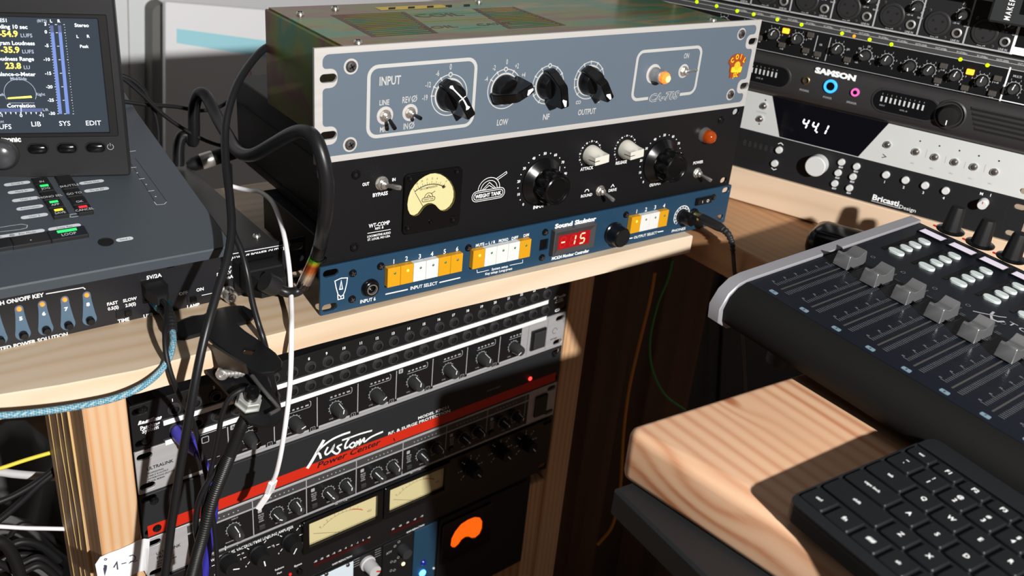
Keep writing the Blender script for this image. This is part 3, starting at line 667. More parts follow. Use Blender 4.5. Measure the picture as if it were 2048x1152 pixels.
g = G(); g.lathe([(6.8, 4), (7.0, 8), (6.0, 12), (3.5, 14.4), (0, 15)], seg=24); d.add('amber_lens', g, mat('amber_glass', (.26, .036, .003), .12, emit=(.9, .12, .01), estr=.08, coat=.5), o)
d.done()

# =================================================================== blue one-unit monitor controller
d = Dev('monitor_controller', 'blue one-unit monitor controller with yellow and white keys, lowest of the centre stack', 'controller', (3.15, -1.96, -131.2), yaw=.06)
A = d.at; H = 44.0; NAVY = mat('navy_anodised', (.0135, .050, .098), .42, .12, spec=.5)
ke = K(620, 510, 8.858); kf2 = K(1400, 340, 7.2); kg = K(950, 240, 3.2); kh = K(1080, 420, 8.227)
ear = [stadium(*A(*ke(370, 325)), 3.6, 3.3), stadium(*A(*ke(350, 930)), 3.6, 3.3), stadium(*A(*kf2(372, 292)), 2.0, 3.2), stadium(*A(*kf2(285, 685)), 2.0, 3.2)]
ir = [A(*ka(1678, 525)), A(*ka(1728, 590))]; irr = rrect(ir[0][0], ir[1][0], ir[1][1], ir[0][1], .3, 1)
g = G(); g.plate(rrect(0, W0, 0, H, 1.2, 3), ear + [irr], -3, 0, .3); d.add('faceplate', g, NAVY, smooth=20)
g = G(); g.box(26, 456, 2.2, 41.5, -180, -3, bev=.8); d.add('case', g, BLACK)
g = G(); g.box(irr[0][0] - .2, ir[1][0] + .2, ir[1][1] - .3, ir[0][1] + .3, -2.9, -2.2); d.add('infrared_window', g, BLACKG)
screws(d, [A(*ke(755, 320)), A(*ke(742, 780)), A(*ka(562, 705)), A(*ka(1174, 577)), A(*ka(1710, 468)), A(*ka(1687, 645)), A(*kg(965, 605)), A(1426.5, 394)], 3.5, [BLACKG, DSTEEL], name='panel_screw')
ink = d.ink(WHITEP)
def tx(s, q, h, al='c', b=.012, sx=.95, sp=1.0): u, v = A(*q); ink.text(s, u, v, h, al, b, sx, .15, sp=sp)
bl = [A(*ke(x, y)) for x, y in ((440, 460), (550, 410), (662, 402), (650, 500), (620, 630), (590, 700), (545, 735), (495, 700), (462, 580))]; ink.strip(bl, .8, .15, True)
ink.strip([A(*ke(490, 700)), A(*ke(494, 790)), A(*ke(595, 765)), A(*ke(592, 690))], .8, .15); ink.line(A(*ke(545, 735)), A(*ke(545, 780)), .7, .15)
ink.strip([A(*ke(525, 608)), A(*ke(553, 455)), A(*ke(574, 600))], .9, .15, True)
u, v = A(*ka(487, 855)); g = G(); g.lathe([(8.2, 0), (8.2, 1.2), (7.6, 1.8), (7.0, 1.8), (6.8, 4.2), (6.2, 4.6)], seg=6 * 4, cap=False); g.lathe([(6.2, 4.6), (4.2, 4.6), (4.0, .4), (0, .4)], seg=24, cap=False); d.add('jack_socket', g, BLACKG, loc=(u, v, 0))
g = G(); g.lathe([(4.9, 4.7), (4.9, 5.0), (3.9, 5.0), (3.8, 3.0)], seg=6 * 3, cap=False); d.add('jack_ring', g, CHROME, d.root, label='chrome ring of the jack').location = (u * .001, v * .001, 0)
tw(d, 'INPUT 6', ka(418, 967), ka(527, 944), 3.4)
YEL = mat('yellow_key', (.60, .29, .008), .4); YELB = mat('yellow_key_lit', (.90, .52, .01), .4); WHK = mat('white_key', (.66, .67, .66), .4)
LEDG = mat('green_led_off', (.05, .16, .06), .2); LEDY = mat('yellow_led_lit', (.9, .8, .1), .3, emit=(1, .85, .05), estr=1.6)
def keys(TL, TR, BL, BR, cols, lit):
    a, b, c, e = A(*TL, 6), A(*TR, 6), A(*BL, 6), A(*BR, 6); u0, u1 = (a[0] + c[0]) / 2, (b[0] + e[0]) / 2; v0, v1 = (c[1] + e[1]) / 2, (a[1] + b[1]) / 2; n = len(cols); p = (u1 - u0) / n
    for i, ch in enumerate(cols):
        g = G(); g.box(u0 + i * p + .12, u0 + (i + 1) * p - .12, v0, v1, .1, 6, bev=.35)
        o = d.add('key', g, {'y': YEL, 'w': WHK}[ch], label='yellow key' if ch == 'y' else 'white key')
        q = G(); q.lathe([(1.15, 5.9), (1.15, 6.2), (.7, 6.6), (0, 6.7)], u0 + (i + .55) * p, v0 + (v1 - v0) * .70, seg=10); d.add('key_light', q, LEDY if i == lit else LEDG, o)
    return u0, u1, v0, v1
keys(ka(612, 722), ka(1140, 620), ka(612, 856), ka(1133, 745), 'yywwyy', 1)
keys(ka(1210, 600), ka(1615, 520), ka(1205, 725), ka(1608, 645), 'ywwwy', 0)
keys(kg(1000, 630), kg(1240, 573), kg(998, 730), kg(1232, 675), 'ywwy', 0)
for i, q in enumerate(((650, 690), (742, 668), (834, 652), (920, 635), (1008, 618), (1095, 600))): tx(str(i + 1), ka(*q), 4.4)
for i, q in enumerate(((1030, 598), (1092, 584), (1150, 570), (1208, 560))): tx(str(i + 1), kg(*q), 4.4)
for s, l, r in (('MUTE', (1225, 573), (1285, 560)), ('L / R', (1315, 555), (1362, 545)), ('MONO', (1385, 540), (1452, 527)), ('DIFF', (1475, 523), (1522, 512)), ('DIM', (1558, 504), (1597, 495))): tw(d, s, ka(*l), ka(*r), 3.0)
ink.line(A(*ka(1291, 553)), A(*ka(1308, 550)), .5, .15)
tw(d, 'INPUT SELECT', ka(768, 872), ka(957, 834), 3.3); ink.line(A(*ka(596, 902)), A(*ka(752, 868)), 1.1, .15); ink.line(A(*ka(972, 820)), A(*ka(1118, 786)), 1.1, .15)
ink.strip([A(*ka(1235, 730)), A(*ka(1237, 752)), A(*ka(1318, 733))], .5, .15); ink.strip([A(*ka(1463, 700)), A(*ka(1553, 682)), A(*ka(1554, 660))], .5, .15)
tw(d, 'System setup', ka(1336, 736), ka(1450, 713), 2.5); tw(d, 'Key setup: Long-press', ka(1291, 769), ka(1480, 729), 2.5)
tw(d, 'Sound', kh(243, 305), kh(530, 252), 4.6, .05); tw(d, 'Skulptor', kh(568, 243), kh(918, 172), 4.6, .05); tw(d, 'MC624 Monitor Controller', kh(188, 826), kh(802, 690), 3.4, .03)
tw(d, 'OUTPUT SELECT', kg(1014, 761), kg(1163, 727), 3.0); ink.line(A(*kg(978, 760)), A(*kg(1008, 754)), 1.1, .15); ink.line(A(*kg(1168, 717)), A(*kg(1205, 710)), 1.1, .15); tw(d, 'PHONES', kg(1257, 719), kg(1345, 700), 2.9)
# red display
o4 = [A(*kh(x, y), 6) for x, y in ((262, 345), (940, 232), (880, 625), (195, 755))]
u0, u1, v0, v1 = (o4[0][0] + o4[3][0]) / 2, (o4[1][0] + o4[2][0]) / 2, (o4[2][1] + o4[3][1]) / 2, (o4[0][1] + o4[1][1]) / 2
i4 = [A(*kh(x, y), 5) for x, y in ((322, 440), (842, 325), (812, 560), (300, 655))]
p0, p1, q0, q1 = (i4[0][0] + i4[3][0]) / 2, (i4[1][0] + i4[2][0]) / 2, (i4[2][1] + i4[3][1]) / 2, (i4[0][1] + i4[1][1]) / 2
GB = mat('grey_bezel', (.045, .042, .045), .5)
g = G(); lv = [(u0, u1, v0, v1, 0), (u0, u1, v0, v1, 6), (u0 + 1, u1 - 1, v0 + 1, v1 - 1, 6.6), (p0, p1, q0, q1, 4.2)]
rg = [[g._v(p) for p in ((a, c, z), (b, c, z), (b, e, z), (a, e, z))] for a, b, c, e, z in lv]
for a, b in zip(rg, rg[1:]):
    for k in range(4): g._face([a[k], a[(k + 1) % 4], b[(k + 1) % 4], b[k]])
dsp = d.add('display_bezel', g, GB, smooth=0)
g = G(); g.box(p0, p1, q0, q1, 3.2, 4.1); d.add('display_window', g, mat('red_display_filter', (.22, .004, .006), .2, emit=(.5, 0.005, .01), estr=.35), dsp, smooth=0)
SEG = {'0': 'abcdef', '1': 'bc', '4': 'bcfg', '5': 'acdfg', '-': 'g', '8': 'abcdefg'}
def seg7(g, ch, u, v, w_, h_, t, wz, sl=.12):
    S = lambda x, y: (u + x * w_ + y * h_ * sl, v + y * h_, wz)
    sg = {'a': ((0, 1), (1, 1)), 'b': ((1, 1), (1, .5)), 'c': ((1, .5), (1, 0)), 'd': ((0, 0), (1, 0)), 'e': ((0, 0), (0, .5)), 'f': ((0, .5), (0, 1)), 'g': ((0, .5), (1, .5))}
    for k in SEG[ch]:
        a, b = sg[k]; ax, ay = S(*a)[:2]; bx, by = S(*b)[:2]; L_ = hypot(bx - ax, by - ay); ex, ey = (bx - ax) / L_, (by - ay) / L_; m_ = t * .6
        ax, ay, bx, by = ax + ex * m_, ay + ey * m_, bx - ex * m_, by - ey * m_; nx, ny = -ey * t / 2, ex * t / 2
        g.poly([(ax - ex * t * .4, ay - ey * t * .4), (ax + nx, ay + ny), (bx + nx, by + ny), (bx + ex * t * .4, by + ey * t * .4), (bx - nx, by - ny), (ax - nx, ay - ny)], wz)
cw = (p1 - p0) / 3; hh = (q1 - q0) * .70; b0_ = q0 + (q1 - q0) * .14
g = G(); seg7(g, '-', p0 + cw * .18, b0_, cw * .44, hh, 1.5, 4.25); seg7(g, '1', p0 + cw * 1.1, b0_, cw * .44, hh, 1.5, 4.25); seg7(g, '5', p0 + cw * 2.02, b0_, cw * .44, hh, 1.5, 4.25)
d.add('lit_digits', g, mat('lit_red_digit', (1, .3, .2), .4, emit=(1.0, .42, .22), estr=1.5), dsp, smooth=0)
g = G()
for i in range(3): seg7(g, '8', p0 + cw * (.18 + .92 * i), b0_, cw * .44, hh, 1.5, 4.18)
d.add('unlit_segments', g, mat('unlit_segment', (.30, .01, .012), .3, emit=(.6, .01, .02), estr=.3), dsp, smooth=0)
# volume knob
u, v = A(*kh(1200, 372)); g = G(); g.lathe([(11.6, .6), (11.6, 2.2), (10.6, 3), (10.2, 14.2), (9.4, 15), (0, 15)], seg=40); k = d.add('knob', g, BLACKG, loc=(u, v, 0), label='black volume knob')
g = G(); g.lathe([(9.0, 15.0), (9.0, 15.3), (0, 15.3)], seg=32); d.add('knob_cap', g, BLACKM, k)
# headphone level knob with its scale, power switch
u, v = A(*kg(1322, 612)); ink.arc(u, v, 11, 0, 222, .8, .15, 30); ink.arc(u, v, 8.4, 0, 222, .6, .15, 30)
for i in range(11): a = radians(222 - 24 * i + 12); ink.line((u + 8.4 * cos(a), v + 8.4 * sin(a)), (u + 11 * cos(a), v + 11 * sin(a)), .7, .15)
g = G(); g.lathe([(8.0, .6), (8.0, 3), (7.0, 3.5), (6.6, 15), (6, 16), (0, 16)], seg=32); d.add('knob', g, BLACKG, loc=(u, v, 0), label='small black headphone knob')
s4 = [A(*kg(x, y)) for x, y in ((1412, 500), (1512, 478), (1410, 545))]; g = G(); g.box(s4[0][0], s4[1][0], s4[2][1], s4[0][1], 0, 2.5, bev=.5); sw = d.add('power_switch', g, BLACKG)
g = G(); cu, cv = (s4[0][0] + s4[1][0]) / 2, (s4[2][1] + s4[0][1]) / 2; g.box(s4[0][0] + 2, s4[1][0] - 2, s4[2][1] + 1.5, s4[0][1] - 1.5, 2.2, 3.6, bev=.4); rk = d.add('rocker', g, BLACKM, sw)
g = G(); g.arc(cu + 4, cv, 1.4, 0, 360, .5, 3.75, 12); g.line((cu - 4, cv - 1.4), (cu - 4, cv + 1.4), .5, 3.75); d.add('rocker_print', g, WHITEP, rk, smooth=0)
phones = A(*kg(1395, 600)); phW = d.Mm @ Vector((*phones, 0)); phN = d.R @ Vector((0, 0, 1))
g = G(); g.lathe([(6.5, 0), (6.5, 2), (5.5, 3), (5.3, 4), (3.3, 4)], seg=20); d.add('jack_socket', g, BLACKG, loc=(*phones, 0))
d.done()

# =================================================================== lower rack: six units bolted between the posts
LO = Vector((-144.1, 37.4, -197.9)); LY = 4.15; LU = Matrix.Rotation(radians(LY), 3, 'Z')
LFX = lambda u, v, w=0: LO + LU @ Vector((u, -w, 0)) + Vector((0, 0, v))
def rackdev(name, label, cat, vb, vt, u0=0.0, u1=482.6, m=None, deep=200, slots=True, group=None):
    d = Dev(name, label, cat, LFX(0, vb), yaw=LY, group=group); H = vt - vb
    ears = [stadium(u, v, 3.4, 3.2, 5) for u in (u0 + 8, u1 - 8) for v in ((6.5, H - 6.5) if H < 60 else (7, H - 7))] if slots else []
    g = G(); g.plate(rrect(u0, u1, 0, H, 1.2, 2), ears, -2.5, 0, .25); d.add('faceplate', g, m or BLACK, smooth=20)
    g = G(); g.box(u0 + 22, u1 - 22, 1, H - 1, -deep, -2.5, bev=.6); d.add('case', g, BLACK)
    d.H = H; d.vb = vb
    return d
PATCH = mat('patch_bay_black', (.009, .009, .010), .4, spec=.4, bump=(700, .2)); STRIPE = mat('white_label_strip', (.80, .82, .82), .45)
# patch bay
d = rackdev('patch_bay', 'black patch bay with white label strips, topmost of the lower rack', 'patch bay', -44.3, 0, m=PATCH, deep=150)
A = d.at; dv = 44.3; ink = d.ink(WHITEP)
def g_jack(g):
    g.lathe([(6.0, 0), (6.0, .8), (5.4, 1.6), (4.6, 1.6), (4.3, 2.8), (3.6, 2.8)], seg=18, cap=False); g.mi = 1; g.lathe([(3.6, 2.8), (3.3, .3), (0, .3)], seg=14, cap=False); g.mi = 0
JK = mat('jack_nylon', (.034, .034, .036), .32)
for i in range(1, 25):
    u = 17.55 + 17.97 * i
    d.inst('jack_socket', ('jack',), g_jack, [JK, DARKHOLE], u, dv - 13.9); d.inst('jack_socket', ('jack',), g_jack, [JK, DARKHOLE], u, dv - 33.9)
    ink.text(str(i), u - 1.0, dv - 6.6, 2.9, 'c', .03, .95, .15)
for vv in (dv - 24.4, dv - 44.4):
    g = G(); g.box(25.5, 452, vv - 2.6, vv + 2.6, 0, 1.2, bev=.3); s_ = d.add('label_strip', g, STRIPE)
    g = G(); g.box(24, 453.5, vv + 2.6, vv + 4.1, 0, 1.6, bev=.3); d.add('strip_holder', g, JK, s_)
kp = K(250, 740, 6.4)
def tx(d, s, q, h, al='c', b=.012, sx=.95, m=None, sh=0.0, wz=.15): u, v = d.at(*q); d.ink(m or WHITEP).text(s, u, v, h, al, b, sx, wz, shear=sh)
tx(d, 'Patching', kp(322, 735), 3.9, b=.03, sx=.9); tx(d, 'System', kp(325, 780), 3.9, b=.03, sx=.9)
ink.line(A(*kp(180, 697)), A(*kp(455, 628)), .6, .15); tx(d, 'Re-an', kp(248, 678), 3.4, b=.05, sh=.4); tx(d, 'Tone', kp(395, 640), 3.4, b=.05, sh=.4)
k3 = K(840, 560, 6.4)
tx(d, 'AP audio', k3(1788, 225), 3.4, b=.02, sh=.3, sx=1.0); tx(d, '48 POINT', k3(1785, 258), 1.9); tx(d, 'BALANCED', k3(1780, 283), 1.9); u, v = A(*k3(1757, 385)); ink.strip(stadium(u, v, 2, 1.2, 4), 1.2, .15, True)
screws(d, [A(*kp(225, 505), 0), A(*kp(265, 900), 0)], 3.6, [BLACKG, DARKHOLE], name='rack_screw')
g = G(); g.box(90, 128, 44.4, 44.5, -40, -10); d.add('top_label', g, BLACKG, smooth=0)
d.done()
# distribution amplifiers
SILV = mat('brushed_silver_plate', (.44, .44, .45), .45, .3, noise=(50, .06, (.05, 3, 3)))
GLOSSB = mat('black_screen_print', (.008, .008, .009), .3)
def g_ring(g):
    for a in range(-135, 136, 27): c, s = sin(radians(a)), cos(radians(a)); g.line((6.6 * c, 6.6 * s), (7.8 * c, 7.8 * s), .7, 0)
    g.arc(0, 0, 6.6, -45, 225, .45, 0, 24)
def g_kn(R, h):
    def f(g): g.lathe([(R, .5), (R * .98, h * .3), (R * .85, h - 1), (R * .75, h), (0, h)], seg=36, flutes=(18, .35, R * .8))
    return f
SGREY = mat('soft_grey_knob', (.024, .025, .026), .6)
def smallknob(d, u, v, an, R=5.6, h=14, ring=True):
    if ring: d.inst('dial_scale', ('ring',), g_ring, GREYINK, u, v, .15)
    o = d.inst('knob', ('kn', R, h), g_kn(R, h), SGREY, u, v, 0, radians(an))
    if ('ptr', R, h) not in MESH:
        g = G(); g.poly([(0.5, -.5, h + .1), (R * .78, -.5, h + .1), (R * .78, .5, h + .1), (.5, .5, h + .1)]); g.poly([(R * .82, -.5, h - .9), (R * 1.02, -.5, h * .32), (R * 1.02, .5, h * .32), (R * .82, .5, h - .9)]); MESH[('ptr', R, h)] = g.mesh('pointer_line', WHITEP, 0)
    d.add('pointer_line', MESH[('ptr', R, h)], None, o)
d = rackdev('distribution_amplifier', 'silver and black distribution amplifier with eight level knobs, second unit of the lower rack', 'amplifier', -88.9, -45.2, m=SILV)
A = d.at; o = 88.9
g = G(); g.box(38, 418, 3.5, 41.5, 0, .12); d.add('printed_field', g, GLOSSB, smooth=0)
ink = d.ink(GREYINK)
for k, (s, y, h) in enumerate((('ULTRALINK', -66.5, 3.3), ('PROFESSIONAL', -70.6, 1.6), ('2 INPUT 8 OUTPUT', -73.4, 1.6), ('DISTRIBUTION SPLITTER', -76.2, 1.6), ('MODEL MS8000', -79, 1.6))):
    d.ink(BLACKM).text(s, 8.5, y + o, h, 'l', .02, .95, .15)
for i in range(9):
    u = 80.5 + 43.9 * i
    if i < 8:
        ink.strip([(u, 6.5), (u, 39.5)], .9, .2)
        ink.poly([(u + 1.5, 3.8), (u + 35, 3.8), (u + 35, 6.6), (u + 1.5, 6.6)], .2)
        ink.strip([(u + 13, 31.5), (u + 36, 31.5), (u + 37.3, 33), (u + 37.3, 37), (u + 35.8, 38.2)], .55, .2)
        for q in range(5): ink.poly([(u + 14 + q * 4.4, 33.4), (u + (16.2 if q < 4 else 17.5) + q * 4.4, 33.4), (u + (16.2 if q < 4 else 17.5) + q * 4.4, 35), (u + 14 + q * 4.4, 35)], .2)
        ink.text('LEVEL', u + 15, 9.0, 1.5, 'c', 0, .9, .2)
        ink.strip(rrect(u + 36.8, u + 41.5, 3.8, 7.8, .4, 1), .4, .2, True); ink.text(str(i % 4 + 1), u + 39.2, 4.5, 2.3, 'c', 0, .9, .2)
        if i in (0, 4): ink.poly(rrect(u + 2.5, u + 7.5, 35, 40, .8, 2), .2); d.ink(BLACKM).text('AB'[i // 4], u + 5, 36, 3, 'c', .02, .9, .3)
        smallknob(d, u + 19.5, o - 67.6, (30, 20, 80, 35, 82, 80, 80, 215)[i], 6.4, 14.5)
ink.line((40, 40), (79, 40), .7, .2); ink.line((55, 12), (72, 12), .6, .2); tx(d, 'MODE', (403, 948), 2.8, m=GREYINK)
ink.strip(rrect(57, 63, 31, 37, .6, 1), .7, .2, True)
g = G(); g.box(432, 453, 8, 33, 0, 3, bev=.6); sw = d.add('power_switch', g, GLOSSB); g = G(); g.box(434.5, 450.5, 10, 31, 2, 5, bev=.8); d.add('rocker', g, SGREY, sw)
for i in range(2): d.ink(BLACKM).line((428 + i * 28, 2), (428 + i * 28, 41), .25, .15)
d.ink(BLACKM).text('behringer', 468, 12, 2.2, 'c', .01, .9, .15); d.ink(BLACKM).arc(468, 23, 3.4, 0, 300, .5, .15)
d.done()
# power centre
RED = mat('red_print', (.52, .018, .004), .5); KGREY = mat('charcoal_enamel', (.016, .0175, .020), .5, spec=.4, bump=(800, .2))
d = rackdev('power_centre', 'charcoal power strip with red stripe and white script lettering, in the lower rack', 'power strip', -137.6, -89.4, m=KGREY, deep=220)
A = d.at; ks = K(440, 860, 6.4)
g = G(); g.box(4, 478.6, 1.8, 13.6, 0, .14); d.add('red_stripe', g, RED, smooth=0)
ink = d.ink(WHITEP)
def stroke(pts, wd, k=ks, wz=.3): ink.strip([(p.x, p.y) for p in spline([(*d.at(*k(x, y)), 0) for x, y in pts], 5)], wd, wz)
stroke([(1330, 125), (1260, 245), (1190, 370), (1115, 490)], 3.4)
stroke([(1665, 25), (1560, 60), (1440, 115), (1340, 185), (1245, 275), (1275, 310), (1290, 365)], 2.3)
stroke([(1380, 215), (1345, 285), (1365, 312), (1420, 265), (1455, 200), (1435, 265), (1460, 285)], 2.1)
stroke([(1560, 180), (1500, 215), (1535, 255), (1500, 300), (1455, 290)], 2.1)
stroke([(1665, 85), (1610, 170), (1600, 230), (1640, 215)], 2.1); stroke([(1945, 5), (1800, 45), (1690, 85), (1560, 130)], 1.9)
stroke([(1700, 155), (1655, 200), (1690, 225), (1730, 175), (1700, 155)], 1.9)
stroke([(1755, 135), (1735, 200), (1790, 125), (1785, 180), (1840, 105), (1845, 150), (1920, 95), (2000, 55), (2085, 20)], 2.1)
q0, q1 = A(*ks(1235, 480)), A(*ks(2045, 225)); kt8 = K(700, 780, 4.43); q1 = A(*kt8(270, 500))
wtxt = glyph_w('Power Center', .02, 1, .25) * 6.6 / CAP
d.ink(BLACKM).text('Power Center', q0[0], q0[1] - 1, 6.6, 'l', .02, (q1[0] - q0[0]) / wtxt, .3, shear=.25)
d.ink(BLACKM).line(A(*kt8(385, 425)), A(*kt8(395, 450)), 1.2, .3)
p0_, p1_ = A(*kt8(335, 400)), A(*kt8(885, 205)); sx_ = (p1_[0] - p0_[0]) / (glyph_w('RF. & SURGE PROTECTION', .02) * 3.6 / CAP)
ink.text('RF. & SURGE PROTECTION', p0_[0], p0_[1], 3.6, 'l', .02, sx_, .3); p2_ = A(*kt8(600, 262)); ink.text('MODEL KPC11', p2_[0], p2_[1], 3.4, 'l', .02, sx_, .3)
led(d, *A(1060, 757), 2.3, (1, .02, .02), 6, label='lit red indicator'); d.ink(GREYINK).text('PUSH TO RESET', 385, 22, 2.2, 'c', 0, .9, .2)
screws(d, [(12, 8), (12, 38), (472, 40)], 3.8, [BLACKG, DARKHOLE], name='rack_screw')
g = G(); g.box(4, 478, 46.4, 48, -2.4, 2.0, bev=.6); d.add('folded_lip', g, KGREY)
d.done()
# second splitter / mixer
d = rackdev('headphone_distributor', 'silver and black splitter with pairs of small knobs, fourth unit of the lower rack', 'amplifier', -184.4, -138.2, m=SILV)
A = d.at; o = 184.4
g = G(); g.box(38, 440, 3.0, 34.0, 0, .12); d.add('printed_field', g, GLOSSB, smooth=0)
g = G(); g.box(38, 440, 36.0, 44.0, 0, .12); d.add('light_row_field', g, mat('dark_grey_print', (.05, .05, .052), .4), smooth=0)
for k, (s, y, h) in enumerate((('ULTRALINK', 25, 3.2), ('PRO', 20.6, 3.2), ('8 CHANNEL SPLIT', 17, 1.5), ('AND MIX AMPLIFIER', 14.2, 1.5), ('MODEL MX882', 11.4, 1.5))): d.ink(BLACKM).text(s, 9, y, h, 'l', .02, .95, .15)
ink = d.ink(GREYINK); ink.line((38, 35), (440, 35), .8, .2)
kk = [(460, 1040), (547, 1018), (583, 1002), (655, 985), (690, 970), (754, 947), (789, 938)]
for i in range(7):
    u = 44.5 + 55.8 * i; ink.strip([(u + 55.8, 3), (u + 55.8, 44)], .9, .2)
    for q in range(7): ink.dot(u + 14 + q * 4.6, 39.5, .75, .2, 6)
    if i:
        ink.poly(rrect(u + 5, u + 9, 27, 31, .7, 2), .2); ink.text(str(i), u + 7, 27.8, 2.4, 'c', .01, .9, .25)
        for q in range(4): ink.text(('MUTE', 'SOLO', 'CLIP', 'GAIN')[q], u + 8, 23.5 - q * 2.6, 1.8, 'c', .02, .9, .2)
        g = G(); g.box(u + 5, u + 11, 8, 13, 0, 2.5, bev=.5); d.add('push_button', g, SGREY)
        ink.text('LEVEL', u + 25, 6.0, 1.7, 'c', .01, .9, .2); ink.text('BALANCE', u + 41, 12, 1.7, 'c', .01, .9, .2)
        smallknob(d, u + 24, 19.0, (95, 145, 128, 130, 120, 125, 120)[i], 5.6, 13); smallknob(d, u + 43, 20.5, (88, 88, 85, 80, 85, 90, 85)[i], 5.6, 13)
    else:
        for q in range(3): ink.text(('MUTE', 'MAIN', 'MIX')[q], u + 8, 23.5 - q * 2.6, 1.8, 'c', .02, .9, .2)
        g = G(); g.box(u + 5, u + 11, 8, 13, 0, 2.5, bev=.5); d.add('push_button', g, SGREY); ink.text('INPUT', u + 38, 31, 1.8, 'c', .01, .9, .2); ink.text('MAIN IN/OUT', u + 34, 6.5, 1.6, 'c', .01, .9, .2)
        smallknob(d, u + 36, 20.5, 92, 6.2, 14)
g = G(); g.box(450, 468, 8, 36, 0, 3, bev=.6); d.add('power_switch', g, GLOSSB)
d.done()
# two-channel levelling amplifier with needle meters
d = rackdev('levelling_amplifier', 'black two-channel levelling amplifier with two cream needle meters, fifth unit of the lower rack', 'amplifier', -264.5, -185.2, m=GLOSSB, deep=250)
A = d.at; o = 264.5; ink = d.ink(WHITEP)
kv = K(400, 970, 6.328); kw = K(600, 960, 5.12)
q0, q1 = A(*kv(130, 870)), A(*kv(1180, 480)); s_ = 'TWO CHANNEL VACTROL/TUBE LEVELING AMPLIFIER'; s2 = glyph_w('WO CHANNEL VACTROL/TUBE LEVELING AMPLIFIER', .01) * 3.4 / CAP
ink.text(s_, q1[0], o - 187.5 - 4.6, 3.4, 'r', .01, (q1[0] - q0[0]) / s2, .2)
VUC = mat('cream_needle_dial', (.60, .53, .29), .5)
for (u0, u1) in ((157, 236), (251.5, 323)):
    v0, v1 = o - 222.5, o - 192.5
    g = G(); g.plate(rrect(u0 - 7, u1 + 7, v0 - 7, v1 + 5, 1.5, 3), [[(u0, v0), (u1, v0), (u1, v1), (u0, v1)]], 0, 4.5, .8); m = d.add('needle_meter', g, BLACKG, smooth=30)
    g = G(); g.box(u0, u1, v0, v1, .1, .5); d.add('dial', g, VUC, m, smooth=0)
    g = G(); cx_, cy_ = (u0 + u1) / 2, v0 - 14; R_ = 38
    g.arc(cx_, cy_, R_, 128, 75, .3, .6, 24)
    for i in range(12):
        a = radians(130 - i * 6.6); g.line((cx_ + R_ * cos(a), cy_ + R_ * sin(a)), (cx_ + (R_ + 2) * cos(a), cy_ + (R_ + 2) * sin(a)), .3, .6)
        if i % 2 == 0: g.text(('20', '10', '7', '5', '3', '0')[i // 2], cx_ + (R_ + 2.6) * cos(a), cy_ + (R_ + 2.6) * sin(a) - .3, 1.6, 'c', 0, .9, .6)
    g.text('VU', u1 - 8, v0 + 10, 3, 'c', 0, .9, .6); g.line((cx_ - 4, v0 + .5), (u0 + 6, v0 + 13), .35, .9); g.line((u0, v0 + 1.2), (u1, v0 + 1.2), .5, .7)
    d.add('dial_print', g, mat('dial_ink', (.05, .035, .02), .7), m, smooth=0)
    g = G(); g.arc(cx_, cy_, R_ + .4, 75, 52, .9, .7, 10); d.add('red_arc', g, RED, m, smooth=0)
    ink.text('Channel One' if u0 < 200 else 'Channel Two', cx_, v1 + 5.6, 2.6, 'c', .01, .9, .2)
def vla_knob(q, an, R=9.2, h=15):
    u, v = A(*q); g = G(); g.lathe([(R, .5), (R, 2), (R * .9, 3), (R * .78, h), (0, h)], seg=40, flutes=(20, .4, R * .7)); k = d.add('knob', g, BLACKM, loc=(u, v, 0), rz=radians(an))
    g = G(); g.poly([(0, -.6, h + .1), (R * .72, -.6, h + .1), (R * .72, .6, h + .1), (0, .6, h + .1)]); g.poly([(R * .74, -.6, h - .3), (R * .96, -.6, 3.2), (R * .96, .6, 3.2), (R * .74, .6, h - .3)]); d.add('pointer_line', g, WHITEP, k, smooth=0)
    for a in range(225, -46, -45): ink.line((u + 11 * cos(radians(a)), v + 11 * sin(radians(a))), (u + 14 * cos(radians(a)), v + 14 * sin(radians(a))), .8, .2)
    for j, a in enumerate(range(225, -46, -45)): ink.text(str(j * 2), u + 16.5 * cos(radians(a)), v + 16.5 * sin(radians(a)) - 1, 2.0, 'c', .02, .9, .2)
vla_knob(kv(330, 950), -20); vla_knob(kv(720, 850), -80); vla_knob(kv(1130, 690), -150 + 30)
for q in ((1000, 900), (940, 935), (1050, 885)): vla_knob(q, -50)
for (a, b_) in (((140, 840), (720, 598)), ((935, 500), (1260, 385))):
    q0, q1 = A(*kw(*a)), A(*kw(*b_)); n = 10 if a[0] < 500 else 5; vb_ = (q0[1] + q1[1]) / 2
    for i, s in enumerate(('-30', '-25', '-20', '-15', '-10', '-6', '-3', '-1', '0', '+3')[:n]): ink.text(s, q0[0] + 2 + (q1[0] - q0[0] - 4) * i / (n - 1), vb_, 2.2, 'c', .02, .9, .2)
    g = G(); g.box(q0[0] - 1, q1[0], vb_ - 5.2, vb_ - 1.2, 0, .5); d.add('light_ladder', g, mat('dark_red_filter', (.035, .004, .004), .25), smooth=0, label='dark red light ladder')
ink.text('GAIN REDUCTION', *A(*kw(430, 830)), 2.3, 'c', .02, .9, .2); ink.text('GAIN REDUCTION', *A(*kw(1180, 505)), 2.3, 'c', .02, .9, .2)
ink.text('Release', *A(*kv(1005, 1065)), 2.6, 'c', .01, .9, .2); ink.text('Fast', *A(*kv(1005, 1120)), 2.6, 'c', .01, .9, .2); ink.text('Bypass', *A(*kv(1240, 1020)), 2.6, 'c', .01, .9, .2)
led(d, *A(*kv(1140, 1128)), 1.6, (.9, .02, .02), .6)
u, v = A(*kv(1250, 1080)); g = G(); g.cyl(u, v, 3, 0, 4, 16); d.add('push_button', g, BLACKG)
g = G(); g.box(6, 476, 78.0, 79.3, 0, 3, bev=.5); d.add('top_lip', g, BLACK)
d.done()
